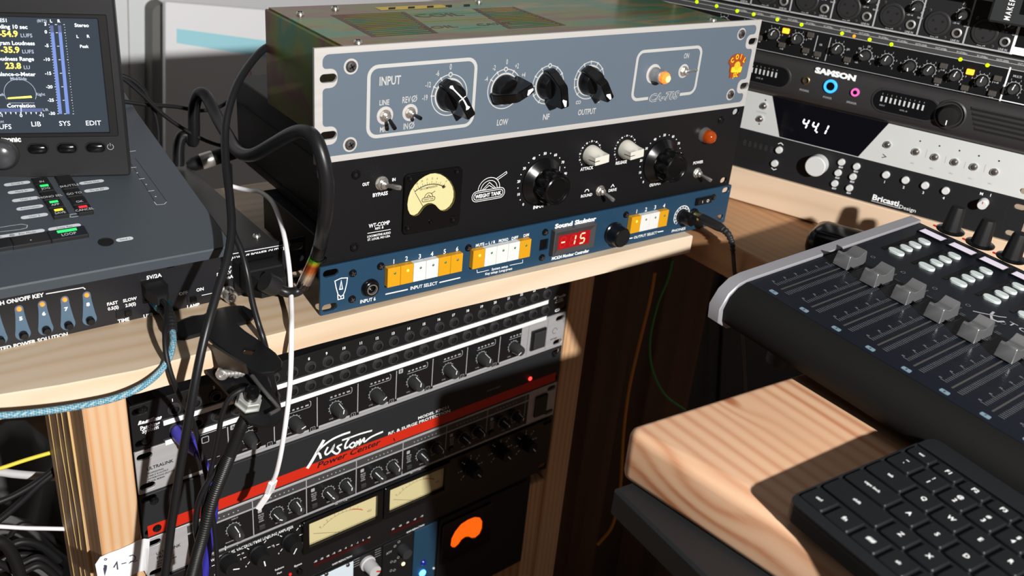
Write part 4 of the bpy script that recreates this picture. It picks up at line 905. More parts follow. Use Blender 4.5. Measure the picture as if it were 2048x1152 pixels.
# module rack: separate plug-in modules
d = rackdev('module_rack', 'dark rack of plug-in modules with an orange half-moon meter, lowest in the lower rack', 'module rack', -400, -265.2, u0=6, u1=458, m=BLACKM, deep=150, slots=False)
A = d.at; HH = d.H
mods = [(30, 158, BLACKM, 'plain dark module'), (161, 243, GLOSSB, 'module with a white plate and light grey knob'), (246, 284, BLACKM, 'module with small rings and a yellow light'), (287, 318, mat('blue_module', (.012, .045, .085), .5), 'blue module with a lit blue button'), (321, 450, BLACKM, 'black module with an orange meter')]
M_ = []
for a, b, m, lb in mods:
    g = G(); g.box(a, b, 3, HH - 1.5, 0, 2.2, bev=.5); M_.append(d.add('module', g, m, label=lb))
wq = [A(*kw(*q), 3) for q in ((210, 955), (548, 812))]
g = G(); g.box(wq[0][0], wq[1][0], HH - 40, HH - 2.5, 2.3, 3.2, bev=.3); pl_ = d.add('white_plate', g, mat('pale_blue_white', (.62, .72, .80), .5), M_[1])
for q in ((490, 870), (270, 965)):
    u, v = A(*kw(*q), 3.2); g = G(); g_screw(2.4, 1.2)(g); d.add('plate_screw', g, [DSTEEL, DARKHOLE], M_[1], loc=(u, v, 3.2))
u, v = A(*kw(690, 850), 3); g = G(); g.lathe([(9, 2.2), (9, 5), (7.5, 6), (6.8, 19), (0, 19)], seg=32); d.add('knob', g, mat('light_grey_knob', (.50, .50, .51), .5), M_[1], loc=(u, v, 0))
g = G(); g.poly([(u + 1, v - .8, 19.1), (u + 6.4, v - 3.8, 19.1), (u + 6.4, v - 1.2, 19.1), (u + 1, v + .8, 19.1)]); d.add('knob_pointer', g, RED, M_[1], smooth=0)
for i in range(4):
    for s in (-1, 1): d.ink(GREYINK).line((u + s * 9.6, v + 12 - i * 3.2), (u + s * 17, v + 12 - i * 3.2), .5, 2.4)
u, v = A(*kw(1040, 700), 2); g = G(); g.lathe([(6.5, 2.2), (6, 14), (0, 14)], seg=28); d.add('knob', g, SGREY, M_[2], loc=(u, v, 0))
for q in ((960, 665), (1000, 620), (995, 780), (960, 820), (925, 825), (955, 910), (920, 915)): d.ink(GREYINK).arc(*A(*kw(*q)), 1.4, 0, 360, .5, 2.4, 10)
led(d, *A(*kw(1045, 845)), 2.2, (1, .85, .35), 2.5, w=2.2, label='small lit yellow light'); d.ink(GREYINK).text('ATT', *A(*kw(900, 740)), 2.8, 'c', .03, 1, 2.4)
led(d, *A(*kw(1240, 938)), 4.2, (.05, .30, 1), 8, w=2.2, h=3, label='bright lit blue button'); led(d, *A(*kw(1250, 830)), 3.8, (.01, .02, .25), .5, w=2.2, h=3, label='dim blue button')
led(d, *A(*kw(1355, 890)), 1.4, (.8, .8, .85), .4, w=2.2)
om = [A(*kw(x, y), 2.5) for x, y in ((1535, 660), (1545, 590), (1580, 520), (1640, 445), (1710, 400), (1780, 373), (1835, 378), (1862, 420), (1860, 490), (1835, 550), (1795, 585), (1755, 590), (1725, 575), (1690, 580), (1650, 610), (1620, 655), (1585, 685), (1555, 685))]
g = G(); g.prism(om, 2.3, 2.7); d.add('half_moon_meter', g, mat('orange_backlit_meter', (.6, .1, .01), .5, emit=(1, .115, .004), estr=1.15), M_[4], smooth=0, label='orange backlit half-moon meter')
cu, cv = (sum(p[0] for p in om) / len(om), sum(p[1] for p in om) / len(om))
g = G(); g.plate(rrect(cu - 36, cu + 36, cv - 30, cv + 30, 3, 3), [om], 2.2, 4.4, .4); d.add('meter_bezel', g, BLACKG, M_[4], smooth=30)
d.done()

# =================================================================== timber of the lower rack and the shelf
WOODL = wood('pale_pine', (.66, .55, .42), (.52, .36, .20), 0, period=17, wander=1.3, contrast=.5, knots=((.625, .003, -.004, .012), (.66, .055, .0, .013)))
WOODP = wood('post_pine', (.62, .43, .27), (.56, .24, .065), 1, period=7.5, wander=.35, contrast=1.0, seed=.3)
WOODS = wood('grey_brown_pine', (.74, .52, .36), (.42, .26, .16), 1, period=14, wander=.5, contrast=.8, seed=.9, across=1)
def timber(name, label, pts, z0, z1, m, axis_bev=1.2, cat='board'):
    """board from a plan outline (world mm) between two heights, origin at its first corner"""
    ox, oy = pts[0]; g = G(); g.prism([(x - ox, y - oy) for x, y in pts], 0, z1 - z0, bev=axis_bev)
    return solo(name, g, m, label, cat, O=(ox, oy, z0))
# front edge of the shelf board follows the sawn, slightly bowed edge seen in the photograph
fe = [W3(px, py, ZT) for px, py in ((0, 790), (120, 771), (276, 741), (460, 692), (640, 646), (900, 582), (1150, 526), (1386, 471))]
pts = [(-900, fe[0].y)] + [(p.x, p.y) for p in fe] + [(fe[-1].x + 2, 300), (-900, 300)]
SHB = -151.0
sh = timber('shelf_board', 'long pale pine shelf board carrying the power sequencer and the centre stack', pts, SHB, ZT, WOODL, 1.0, 'shelf')
# left post: light sawn face to the front, rough brown side with glue runs
PL0, PL1 = LFX(-35, -500), LFX(-1.5, -500)
pw = 33.5
d = Dev('rack_post', 'pine post left of the lower rack, pale sawn front and rough brown side', 'post', LFX(-35, -642), yaw=LY)
g = G(); g.box(0, pw, 0, 642 + (SHB - LO.z) - .3, -38, 0, bev=1.0); d.add('front_stud', g, WOODP)
g = G(); g.box(-1.5, pw, 0, 642 + (SHB - LO.z) - .3, -120, -38.6, bev=1.0); d.add('back_stud', g, WOODS)
GLUE = mat('dried_glue', (.70, .52, .20), .35)
for (w_, va, vb_, r_) in ((-39, 2, 640, .6), (-60, 330, 640, .6), (-76, 380, 640, .6), (-104, 0, 640, .6)):
    g = G(); P = []
    for i in range(12): t = i / 11; P.append((-1.4 if w_ < -38.6 else -.2, vb_ + (va - vb_) * t, w_ + 1.2 * sin(i * 1.7)))
    g.tube(P, [r_ * (1 + .25 * sin(i * 2.3)) * (1.0 if i < 11 else 1.8) for i in range(12)], 6); d.add('glue_run', g, GLUE)
d = Dev('rack_post', 'pine post right of the lower rack, pale and half in shadow', 'post', LFX(486, -642), yaw=LY)
g = G(); g.box(0, 36, 0, 642 + (SHB - LO.z) - .3, -85, 0, bev=1.0); d.add('stud', g, WOODP)
g = G(); g.box(-24, 0, 0, 358, -60, -4, bev=1.0); d.add('lower_cleat', g, WOODP)

# =================================================================== power sequencer on the left of the shelf
d = Dev('power_sequencer', 'black power sequencer with red lit keys, under the slate grey controller', 'power unit', (-462.6, 46.2, -131.3), yaw=1.9)
A = d.at; H = 42.6; k0 = K(0, 560, 7.2); k1 = K(0, 330, 3); k9 = K(360, 330, 3.6)
SEQ = mat('sequencer_black', (.011, .011, .014), .34, bump=(800, .2)); ink = d.ink(WHITEP)
g = G(); g.plate(rrect(0, 482.6, 0, H, 1, 2), [stadium(474, H - 8, 3.2, 3.2, 5), stadium(474, 8, 3.2, 3.2, 5)], -2.5, 0, .25); d.add('faceplate', g, SEQ, smooth=20)
g = G(); g.box(20, 457, .5, H - 1, -215, -2.5, bev=.8); d.add('case', g, mat('graphite_lid', (.020, .020, .020), .35, .2, bump=(600, .15)))
g = G(); g.box(20, 462, H - 1.0, H - .3, -2.4, -1.6); d.add('front_lip', g, GREYINK, smooth=0)
g = G(); u, v = d.loc(W3(544, 490 - 33, -88))[:2]; d.add('lid_screw', MESH[('lidscrew',)], None, M=T(447, H - .9, -20, rx=-pi / 2))
def tx(d, s, q, h, al='c', b=.03, sx=1.0, m=None, wz=.15): u, v = d.at(*q); d.ink(m or WHITEP).text(s, u, v, h, al, b, sx, wz)
ink.line(A(*k0(0, 235)), A(*k1(1040, 600)), .6, .15); ink.line(A(*k1(1140, 580)), A(*k1(1330, 545)), .6, .15); ink.line(A(*k9(375, 640)), A(*k9(745, 575)), .6, .15)
v_on = A(*k0(350, 290))[1]
tx(d, '1-8 CH ON/OFF KEY', k0(635, 235), 3.2, 'r'); ink.strip([A(*k0(660, 200)), A(*k1(498, 735)), A(*k1(512, 745))], .7, .15)
tx(d, 'INTEGRATED POWER SOLUTION', k0(978, 800), 3.2, 'r')
PEAR = mat('slate_blue_print', (.075, .13, .19), .5)
l8, l5 = A(*k1(520, 785)), A(37.5, 615.6); pit = (l8[0] - l5[0]) / 3; b8 = A(*k1(530, 930))
LEDR = mat('red_lit_led', (.9, .15, .02), .3, emit=(1, .20, .02), estr=1.9)
for i in range(3, 9):
    u = l8[0] - (8 - i) * pit; vt = (l8[1] + l5[1]) / 2; vb2 = b8[1] + .5
    P = [(u + 2.9 * cos(a), vt + 2.9 * sin(a)) for a in [radians(x) for x in range(0, 181, 20)]] + [(u - 3.0, vt - 4), (u - 3.4, vt - 8), (u - 4.6, vb2 + 4)]
    P += [(u + 5.3 * cos(a), vb2 + 5.3 * sin(a)) for a in [radians(x) for x in range(170, 371, 20)]] + [(u + 4.6, vb2 + 4), (u + 3.4, vt - 8), (u + 3.0, vt - 4)]
    d.ink(PEAR).poly(P, .15); ink.text(str(i), u + .2, vt - 9.4, 2.9, 'c', .05, 1.2, .3)
    o = d.inst('indicator_light', ('seqled',), lambda g: g.lathe([(1.7, 0), (1.7, .8), (1.0, 1.9), (0, 2.2)], seg=12), LEDR, u, vt, .2, label='lit orange-red light')
    d.inst('push_button', ('seqbtn',), lambda g: g.lathe([(3.0, 0), (2.9, 4.2), (2.4, 5), (0, 5)], seg=20), BLACKG, u, vb2 - .3, .2)
tx(d, '5V/2A', k1(925, 678), 3.2, sx=1.05)
tx(d, 'FAST', k1(675, 838), 2.7); tx(d, '0.5(S)', k1(680, 866), 2.7, sx=.95); tx(d, 'SLOW', k1(780, 815), 2.7); tx(d, '2.0(S)', k1(784, 846), 2.7, sx=.95); tx(d, 'TIME', k1(742, 940), 3.0)
tx(d, 'OFF', k1(1100, 778), 2.9); tx(d, 'ON', k1(1200, 755), 2.9); tx(d, 'LAMP', k1(1160, 853), 3.1); ink.line(A(*k1(1210, 782)), A(*k1(1275, 768)), .5, .15)
tx(d, 'LAMP', k9(328, 757), 3.0); tx(d, 'DC12V', k9(318, 790), 3.0); tx(d, '500mA', k9(332, 822), 3.0); tx(d, 'ALWAYS POWER OUTLET', k9(566, 648), 3.2, sx=.93); tx(d, 'USB', k1(890, 912), 3.2)
for q in ((742, 888), (1165, 797)):
    u, v = A(*k1(*q)); g = G(); g.box(u - 6, u + 6, v - 3, v + 3, 0, .8, bev=.2); s_ = d.add('slide_switch', g, BLACKM)
    g = G(); g.box(u - (4 if q[0] > 1000 else -.5), u + (1 if q[0] > 1000 else 5), v - 2.4, v + 2.4, .7, 3.6, bev=.3)
    for i in range(4): x = u - (3.4 if q[0] > 1000 else -1.1) + i * 1.2; g.box(x, x + .5, v - 2.4, v + 2.4, 3.5, 3.9)
    d.add('slider', g, BLACKG, s_)
u, v = A(*k9(335, 915)); g = G(); g.lathe([(6.2, 0), (6.2, 1.5), (4.6, 2), (4.6, 4.5), (5.6, 5), (5.6, 11), (4.8, 12), (3.4, 12), (3.2, 8), (0, 8)], seg=24, cap=False); bn = d.add('lamp_socket', g, CHROME, loc=(u, v, 0), label='bright metal bayonet lamp socket')
g = G(); g.lathe([(2.2, 8), (2.2, 11.5), (.7, 11.6), (.7, 10.9), (0, 10.9)], seg=14, cap=False); d.add('socket_core', g, STEEL, bn)
u, v = A(305, 580); g = G(); g.plate(rrect(u - 8.5, u + 8.5, v - 10, v + 10, .8, 2), [[(u - 6.5, v + 1.5), (u + 6.5, v + 1.5), (u + 6.5, v + 7), (u - 6.5, v + 7)], [(u - 6.5, v - 7.5), (u + 6.5, v - 7.5), (u + 6.5, v - 2), (u - 6.5, v - 2)]], 0, 1.2, .2); d.add('usb_socket', g, BLACKG); usbA = (u, v + 4); usbB = (u + 1, v - 5)
OUTL = A(*k9(560, 760)); g = G(); u, v = OUTL
g.box(u - 22, u + 22, v - 17, v + 16, 0, 1.6, bev=.5); d.add('power_outlet', g, BLACKG)
d.done(); SQ = d

# =================================================================== sloping grey remote controller on top of the sequencer
d = Dev('remote_controller', 'slate grey sloping desk controller lying on the black sequencer, under the loudness meter', 'controller', (-58.4, 20.5, -65), yaw=.7, flat=True, pitch=10.0)
A = d.at; SL_ = mat('slate_grey_plastic', (.052, .064, .078), .48, bump=(700, .12)); ink = d.ink(mat('pale_grey_ink', (.62, .66, .70), .6))
rr = rpoly([(-420, 0), (0, 0), (A(330, 300)[0], 236), (A(330, 300)[0] + 2, 285), (-420, 285)], [2, 9, 0, 8, 2], 6)
hole = A(*k1(635, 463))
g = G(); g.prism(rr, -8.5, 0, bev=1.0); d.add('top_plate', g, SL_, smooth=40)
g = G(); g.box(-400, -22, 32, 275, -17, -8.6, bev=1); d.add('underbody', g, BLACKM)
u, v = A(365, 520, -12); g = G(); g.box(u - 6, u + 6, v + 0, v + 12, -19.5, -8.6, bev=.8); d.add('rubber_foot', g, RUBBER)
g = G(); g.lathe([(5.6, .1), (5.6, .3), (5.0, .3), (4.6, -.0), (0, .05)], seg=24); d.add('round_button', g, BLACKM, loc=(*hole, 0))
KEYB = mat('black_key', (.012, .012, .013), .3)
def key(px, w_, h_, s, lit=None, k=k1, th=3.0):
    u, v = A(*k(*px), th); g = G(); g.box(-w_ / 2, w_ / 2, -h_ / 2, h_ / 2, -1, th, bev=.6); o = d.add('key', g, KEYB, loc=(u, v, 0))
    if s: g = G(); g.text(s, 0, -h_ * .28, h_ * .26, 'c', 0, .85, th + .1); d.add('key_legend', g, ink.bm and mat('pale_grey_ink', (0, 0, 0)), o, smooth=0)
    if lit: g = G(); g.box(-w_ * .26, w_ * .26, h_ * .1, h_ * .32, th, th + .25); d.add('key_light', g, mat('keylight_%d%d%d' % tuple(int(c * 9) for c in lit), tuple(c * .6 for c in lit), .4, emit=lit, estr=1.6), o, smooth=0)
g_, y_, r_ = (.02, .75, .12), (.9, .75, .03), (.95, .02, .03)
for q, s, l in (((246, 93), 'IN', None), ((270, 133), 'JOG', g_), ((299, 182), 'MONO SEL', None), ((328, 230), 'APP', g_), ((357, 279), 'SAVE', y_), ((388, 82), '', None), ((412, 117), 'SHUTTLE', None), ((440, 163), 'GO TO', None), ((473, 212), 'OK', None), ((503, 260), 'CANCEL', r_)): key(q, 11.5, 11.5, s, l)
key((180, 442), 26, 13, '•', None); key((408, 405), 26, 13, 'LOOP', g_); key((-40, 475), 26, 13, '', None)
def pill(q, s, L=19, h=4.6):
    u, v = A(*k1(*q)); ink.poly(stadium(u, v, L / 2 - h / 2, h / 2, 6), .15); d.ink(BLACKM).text(s, u, v - 1.1, 2.3, 'c', 0, .9, .25)
for q, s in (((103, 112), 'Scroll It'), ((127, 158), 'Mark In'), ((153, 206), 'User 1'), ((180, 256), 'Automation'), ((207, 307), 'User 2'), ((550, 103), 'Mark Out'), ((580, 149), 'Go to All')): pill(q, s)
pill((163, 408), 'Rec Mode', 24); pill((388, 374), 'Loop Rec', 23); pill((748, 446), 'Send 1', 12.5); pill((-20, 437), 'Punch', 24)
u0, v0 = A(*k1(372, 300)); ink.strip([A(*k1(370, 303)), A(*k1(372, 314)), A(*k1(425, 306))], .6, .15); ink.strip([A(*k1(470, 298)), A(*k1(520, 290)), A(*k1(518, 283))], .6, .15); ink.strip(stadium(*A(*k1(447, 303)), 2.2, 2.0, 5), .6, .15, True)
DSL = mat('dark_slate_line', (.02, .025, .03), .6)
e1, e2 = A(*k1(945, 237)), A(*k1(998, 225)); e3, e4 = A(*k1(808, -60)), A(*k1(762, -60))
d.ink(DSL).strip([(p.x, p.y) for p in spline([(*q, 0) for q in (A(*k1(785, -10)), A(*k1(860, 110)), A(*k1(925, 215)))], 4)], .5, .12); d.ink(DSL).strip([(p.x, p.y) for p in spline([(*q, 0) for q in (A(*k1(812, -40)), A(*k1(900, 80)), A(*k1(1000, 218)))], 4)], .5, .12)
ink.strip([A(*k1(925, 222)), A(*k1(940, 240)), A(*k1(985, 236)), A(*k1(1000, 222))], .45, .12)
for a, b in (((785, 17), (818, 14)), ((835, 85), (868, 82)), ((890, 158), (926, 153)), ((780, -80), (815, -85))): ink.line(A(*k1(*a)), A(*k1(*b)), .7, .13)
for q in ((823, 48), (877, 117), (934, 190)): ink.dot(*A(*k1(*q)), .7, .13, 6)
ink.strip([A(*k1(0, 375)), A(*k1(130, 355)), A(*k1(165, 362)), A(*k1(160, 378)), A(*k1(120, 388)), A(*k1(0, 402))], .4, .12)
d.done(); RC = d

# =================================================================== loudness meter standing on the controller
P0 = RC.Mm @ Vector((*RC.at(262, 352, 3.0), 3.0))
d = Dev('loudness_meter', 'grey loudness meter with lit colour screen, standing on the slate grey controller', 'meter', P0, yaw=-17.6)
A = d.at; k6 = K(0, 20, 3.839); kz = K(0, 0, 3)
GM = mat('satin_graphite', (.020, .020, .022), .4, .1); top = A(228, 0)[1] + 6
g = G(); g.prism(rpoly([(-190, 0), (0, 0), (0, top), (-190, top)], [2, 3, 3, 2], 4), -16, 0, bev=1.6)
sc = [A(*k6(757, 55), -2.5), A(*k6(838, 922), -2.5)]
s0 = (A(*k6(0, 40), -2.5)[0] - 70, (A(*k6(836, 922), -2.5)[1] + A(*k6(0, 942), -2.5)[1]) / 2, (sc[0][0] + sc[1][0]) / 2, (sc[0][1] + A(*k6(0, 42), -2.5)[1]) / 2)
d.add('housing', g, GM, smooth=40)
# raised bezel round the recessed screen
bz = (s0[0] - 9, s0[1] - 3, A(*k6(878, 925))[0] if False else s0[2] + 6.5, s0[3] + 3)
g = G(); g.plate(rrect(bz[0], bz[2], bz[1], bz[3], 1, 2), [rrect(s0[0], s0[2], s0[1], s0[3], .6, 2)], .05, 2.8, .5); d.add('screen_bezel', g, BLACKM, smooth=30)
SCR = mat('lit_screen_glass', (.012, .016, .022), .16, emit=(.060, .078, .098), estr=.62, coat=.4)
g = G(); g.box(s0[0], s0[2], s0[1], s0[3], .05, .5); sg = d.add('screen', g, SCR, smooth=0)
EW = mat('screen_white', (.7, .75, .8), .5, emit=(.75, .82, .92), estr=.85); EY = mat('screen_amber', (.8, .6, .1), .5, emit=(1, .66, .12), estr=.9); EB = mat('screen_blue', (.1, .16, .4), .5, emit=(.075, .115, .28), estr=.9); EG = mat('screen_grey', (.3, .34, .42), .5, emit=(.30, .36, .46), estr=.6); ELY = mat('screen_yellow', (.8, .75, .1), .5, emit=(.95, .85, .12), estr=.9); EN = mat('screen_navy', (.05, .07, .16), .5, emit=(.06, .075, .17), estr=.8)
si = {m.name: (G(), m) for m in (EW, EY, EB, EG, ELY, EN)}
def st(m, s, q, h, al='c', b=.012, sx=1.0, k=k6): u, v = A(*k(*q), .6); si[m.name][0].text(s, u, v, h, al, b, sx, .65)
def sb(m, pts, k=k6): si[m.name][0].poly([A(*k(*q), .6) for q in pts], .62)
st(EW, 'PRES1', (52, 93), 2.7, 'r'); st(EW, 'Sliding 10 sec', (212, 145), 3.0, 'r', .02); st(EY, '-54.9', (140, 205), 4.6, 'r', .03); st(EG, 'LUFS', (158, 208), 2.8, 'l')
st(EW, 'Program Loudness', (268, 270), 3.0, 'r', .02); st(EY, '-35.9', (153, 328), 4.6, 'r', .03); st(EG, 'LUFS', (170, 332), 2.8, 'l')
st(EW, 'Loudness Range', (262, 390), 3.0, 'r', .02); st(EY, '23.8', (165, 450), 4.6, 'r', .03); st(EG, 'LU', (182, 453), 2.8, 'l')
st(EW, 'Balance-o-Meter', (275, 507), 3.0, 'r', .02); st(EG, 'Mid/Side', (143, 538), 2.4); st(EG, 'Left', (34, 660), 2.3, 'r'); st(EG, 'Right', (275, 657), 2.3, 'l')
st(EW, 'Correlation', (163, 748), 3.0, 'c', .02); st(EG, 'L/R', (328, 776), 2.2, 'l'); st(EW, '-1', (8, 820), 2.6); st(EW, '0', (163, 822), 2.8); st(EW, '+1', (318, 820), 2.6)
u, v = A(*k6(155, 640), .6); si[EG.name][0].arc(u, v, 11, -25, 205, .3, .62, 24); si[EG.name][0].line((u - 9, v - 7.5), (u + 9, v - 7.5), .3, .62)
sb(ELY, [(58, 672), (240, 658), (247, 674), (58, 684)]); sb(EN, [(70, 675), (230, 663), (230, 668), (70, 679)])
sb(EN, [(0, 757), (322, 755), (322, 782), (0, 785)]); sb(EW, [(157, 753), (166, 753), (167, 783), (158, 783)])
for i in range(9): u, v = A(*k6(5 + i * 39, 793), .6); si[EW.name][0].poly([(u - .5, v + .8), (u + .5, v + .8), (u, v - 1)], .62)
for s, q in (('L', (393, 95)), ('R', (453, 95)), ('L', (596, 214)), ('R', (678, 212))): st(EW, s, q, 2.2, 'c', .03)
st(EG, '(BITS)', (322, 93), 2.0); st(EW, 'Stereo', (628, 130), 2.7, 'c', .02); st(EW, 'Peak', (648, 290), 2.3, 'c', .02)
for i, s in enumerate(('3', '0', '-5', '-10', '-15', '-20', '-25', '-30')):
    x, y = 358 + i * 0, 0
yy = [112, 172, 277, 383, 490, 593, 695, 797]; xr = [357, 363, 375, 385, 395, 405, 415, 425]
for s, y, x in zip(('3', '0', '-5', '-10', '-15', '-20', '-25', '-30'), yy, xr): st(EW, s, (x, y + 8), 2.5, 'r', .02)
for i in range(34):
    t = i / 33; y = 112 + (797 - 112) * t; x = 370 + 70 * t; big = any(abs(y - q) < 9 for q in yy); w_ = 10 if big else 4
    for dx in (0, 117): si[EW.name][0].line(A(*k6(x + (10 - w_) + dx, y), .6), A(*k6(x + 10 + dx, y), .6), .3, .62)
    if big: si[EW.name][0].line(A(*k6(x + 52, y), .6), A(*k6(x + 68, y), .6), .3, .62)
sb(EB, [(389, 172), (414, 172), (477, 798), (450, 798)]); sb(EB, [(449, 172), (474, 172), (535, 798), (508, 798)]); sb(EN, [(383, 118), (408, 118), (414, 172), (389, 172)]); sb(EN, [(444, 118), (468, 118), (474, 172), (449, 172)])
st(EW, 'LUFS', (90, 913), 4.0, 'r', 0); st(EW, 'LIB', (278, 893), 4.0, 'c', 0); st(EW, 'SYS', (498, 888), 4.0, 'c', 0); st(EW, 'EDIT', (718, 885), 4.0, 'c', 0); st(EG, 'Target', (32, 865), 2.4, 'r', 0)
for k, (gg, m) in si.items(): o = d.add('screen_print', gg, m, sg, smooth=0); o['kind'] = 'stuff'
d.ink(WHITEP).text('t.c. electronic', *A(*k6(163, 1010)), 4.4, 'r', .045, .95, .2)
for q in ((293, 1063), (517, 1058), (737, 1052)):
    u, v = A(*k6(*q)); g = G(); g.prism(stadium(u, v, 3.6, 4.3, 9), 0, 1.0); b_ = d.add('oval_button', g, BLACKM); g = G(); g.prism(stadium(u, v, 3.3, 3.6, 9), .9, 3.4, bev=1.2); d.add('button_cap', g, BLACKG, b_, smooth=60)
u, v = A(*k6(10, 1105)); g = G(); g.lathe([(13, 0), (13, 1.5), (12, 2)], seg=36); b_ = d.add('joystick', g, BLACKM, loc=(u, v, 0)); g = G(); g.lathe([(11, 1.8), (10.6, 6), (8, 8.6), (0, 9.6)], seg=36); d.add('joystick_cap', g, mat('satin_black_cap', (.05, .05, .055), .25), b_, smooth=60)
u, v = A(*k6(848, 1050)); d.ink(GREYINK).arc(u, v, 2.3, 120, 420, .4, .2, 16); d.ink(GREYINK).line((u, v + .6), (u, v + 3.2), .4, .2)
d.done()

# =================================================================== clamp with its gooseneck arm
CB = mat('black_powder_coat', (.006, .006, .0065), .38, spec=.3, bump=(1500, .3))
d = Dev('desk_clamp', 'black spring clamp biting the shelf front, steel nut and coiled neck below', 'clamp', (-75, -13, ZT + .2))
kq3 = K(330, 590, 4.1148)
def Z3(q, z): P = W3(*kq3(*q), z); return d.loc(P)
zt = ZT + 3.4
up = [W3(*kq3(*q), zt) for q in ((85, 225), (240, 170), (330, 160), (420, 118), (560, 85), (650, 85), (715, 120), (735, 170), (690, 210), (595, 235), (660, 290), (780, 370), (910, 470), (965, 540), (960, 590), (900, 630), (800, 640), (710, 625), (640, 570), (540, 490), (430, 410), (350, 345), (290, 315), (180, 345), (100, 340), (70, 290))]
hol = [W3(*kq3(*q), zt) for q in ((655, 430), (740, 445), (715, 490), (630, 475))]
g = G(); g.M = Matrix.Rotation(pi / 2 * -1, 4, 'X') if False else Matrix.Identity(4)
L2 = lambda P: (P.x + 75, P.y + 13)
R90 = T(rx=-pi / 2)                       # level outlines (x, y) into the upright frame
g.M = R90; g.plate([L2(p) for p in up], [[L2(p) for p in hol]], 0.0, 3.2, .7); d.add('upper_jaw', g, CB, smooth=40)
def C3(q, y): P = Y3(*kq3(*q), y); return d.loc(P)
# side web between jaws
web = [C3(q, y) for q, y in (((375, 410), -16), ((640, 575), -62), ((660, 650), -62), ((560, 620), -44), ((450, 610), -30), ((420, 540), -24))]
g = G(); n = len(web)
a_ = [g._v(p) for p in web]; b_ = [g._v((p[0] + 2.5, p[1], p[2])) for p in web]; g._face(a_); g._face(b_[::-1])
for i in range(n): g._face([a_[i], a_[(i + 1) % n], b_[(i + 1) % n], b_[i]])
bmesh.ops.recalc_face_normals(g.bm, faces=g.bm.faces[:]); d.add('jaw_web', g, mat('brown_black_metal', (.016, .013, .011), .4), smooth=30)
# lower jaw: sloping plate whose depth runs from just under the shelf edge to the outer end
ly = lambda t: -20 - 52 * t
low = [((335, 620), .0), ((440, 600), .02), ((640, 650), .15), ((830, 660), .30), ((880, 770), .55), ((960, 930), .85), ((965, 1000), .97), ((900, 1065), 1.05), ((790, 1075), 1.02), ((690, 1050), .95), ((640, 985), .84), ((560, 860), .60), ((450, 730), .30)]
L3 = [C3(q, ly(t)) for q, t in low]
g = G(); a_ = [g._v(p) for p in L3]; b_ = [g._v((p[0], p[1] - 3.0, p[2] - 1.0)) for p in L3]
g._face(a_); g._face(b_[::-1]); n = len(L3)
for i in range(n): g._face([a_[i], a_[(i + 1) % n], b_[(i + 1) % n], b_[i]])
bmesh.ops.recalc_face_normals(g.bm, faces=g.bm.faces[:]); bmesh.ops.triangulate(g.bm, faces=[f for f in g.bm.faces if len(f.verts) > 4]); lj = d.add('lower_jaw', g, CB, smooth=30)
# pivot screws, spring wire, nut
def along(P, Q): v_ = (Vector(Q) - Vector(P)); return Matrix.Translation(P) @ v_.to_track_quat('Z', 'Y').to_matrix().to_4x4()
for q, r_ in (((470, 648), 4.6), ((590, 640), 3.6)):
    P = C3(q, -32); g = G(); g.lathe([(r_, -3), (r_, 2), (r_ * .8, 3.2), (r_ * .35, 3.2), (r_ * .3, 2.2), (0, 2.2)], seg=20, cap=False); d.add('pivot_screw', g, STEEL, M=Matrix.Translation(P) @ Matrix.Rotation(radians(-35), 4, 'Y'))
P, Q = C3((470, 648), -34), C3((650, 640), -34); g = G(); g.tube([P, Q], 2.2, 10)
for i in range(5): t = .2 + i * .17; p = Vector(P).lerp(Vector(Q), t); g.lathe([(2.2, -1), (3.2, -.5), (3.2, .5), (2.2, 1)], seg=12, M=along(p, Q), cap=False)
d.add('pivot_spring', g, STEEL)
g = G(); g.tube(spline([C3((715, 660), -46), C3((800, 770), -58), C3((925, 915), -72), C3((925, 945), -75), C3((860, 980), -77)], 5), 1.5, 8); d.add('spring_wire', g, DSTEEL, label='bare bent spring wire')
N0 = Vector(C3((695, 860), -58)); ax_ = (Vector(C3((700, 790), -58)) - Vector(C3((690, 880), -58))).normalized(); ax_ = (ax_ + Vector((0, 0, .45))).normalized()
Mn = Matrix.Translation(N0 - ax_ * 4) @ ax_.to_track_quat('Z', 'Y').to_matrix().to_4x4()
g = G(); g.lathe([(10.5, 0), (10.5, 1), (9.0, 1.2), (9.0, 6.5), (8.2, 7.2), (5.2, 7.2)], seg=6); nt_ = d.add('hex_nut', g, mat('zinc_bright', (.62, .64, .62), .4, .7), M=Mn)
g = G(); g.lathe([(5.4, 5), (5.4, 15), (4.6, 16)], seg=18); d.add('threaded_stub', g, BLACKG, nt_)
# gooseneck, hanging in front of the rack
gp = spline([d.loc(Y3(*q)) for q in ((505, 812, -58), (484, 850, -60), (468, 890, -60), (448, 940, -58), (425, 1000, -56), (406, 1070, -54), (392, 1120, -52), (380, 1170, -50), (366, 1240, -48))], 60)
g = G(); g.tube(gp, [4.9 if (i // 2) % 2 else 4.2 for i in range(len(gp))], 10); d.add('gooseneck', g, mat('black_coil', (.008, .008, .008), .45), smooth=60)
d.done()

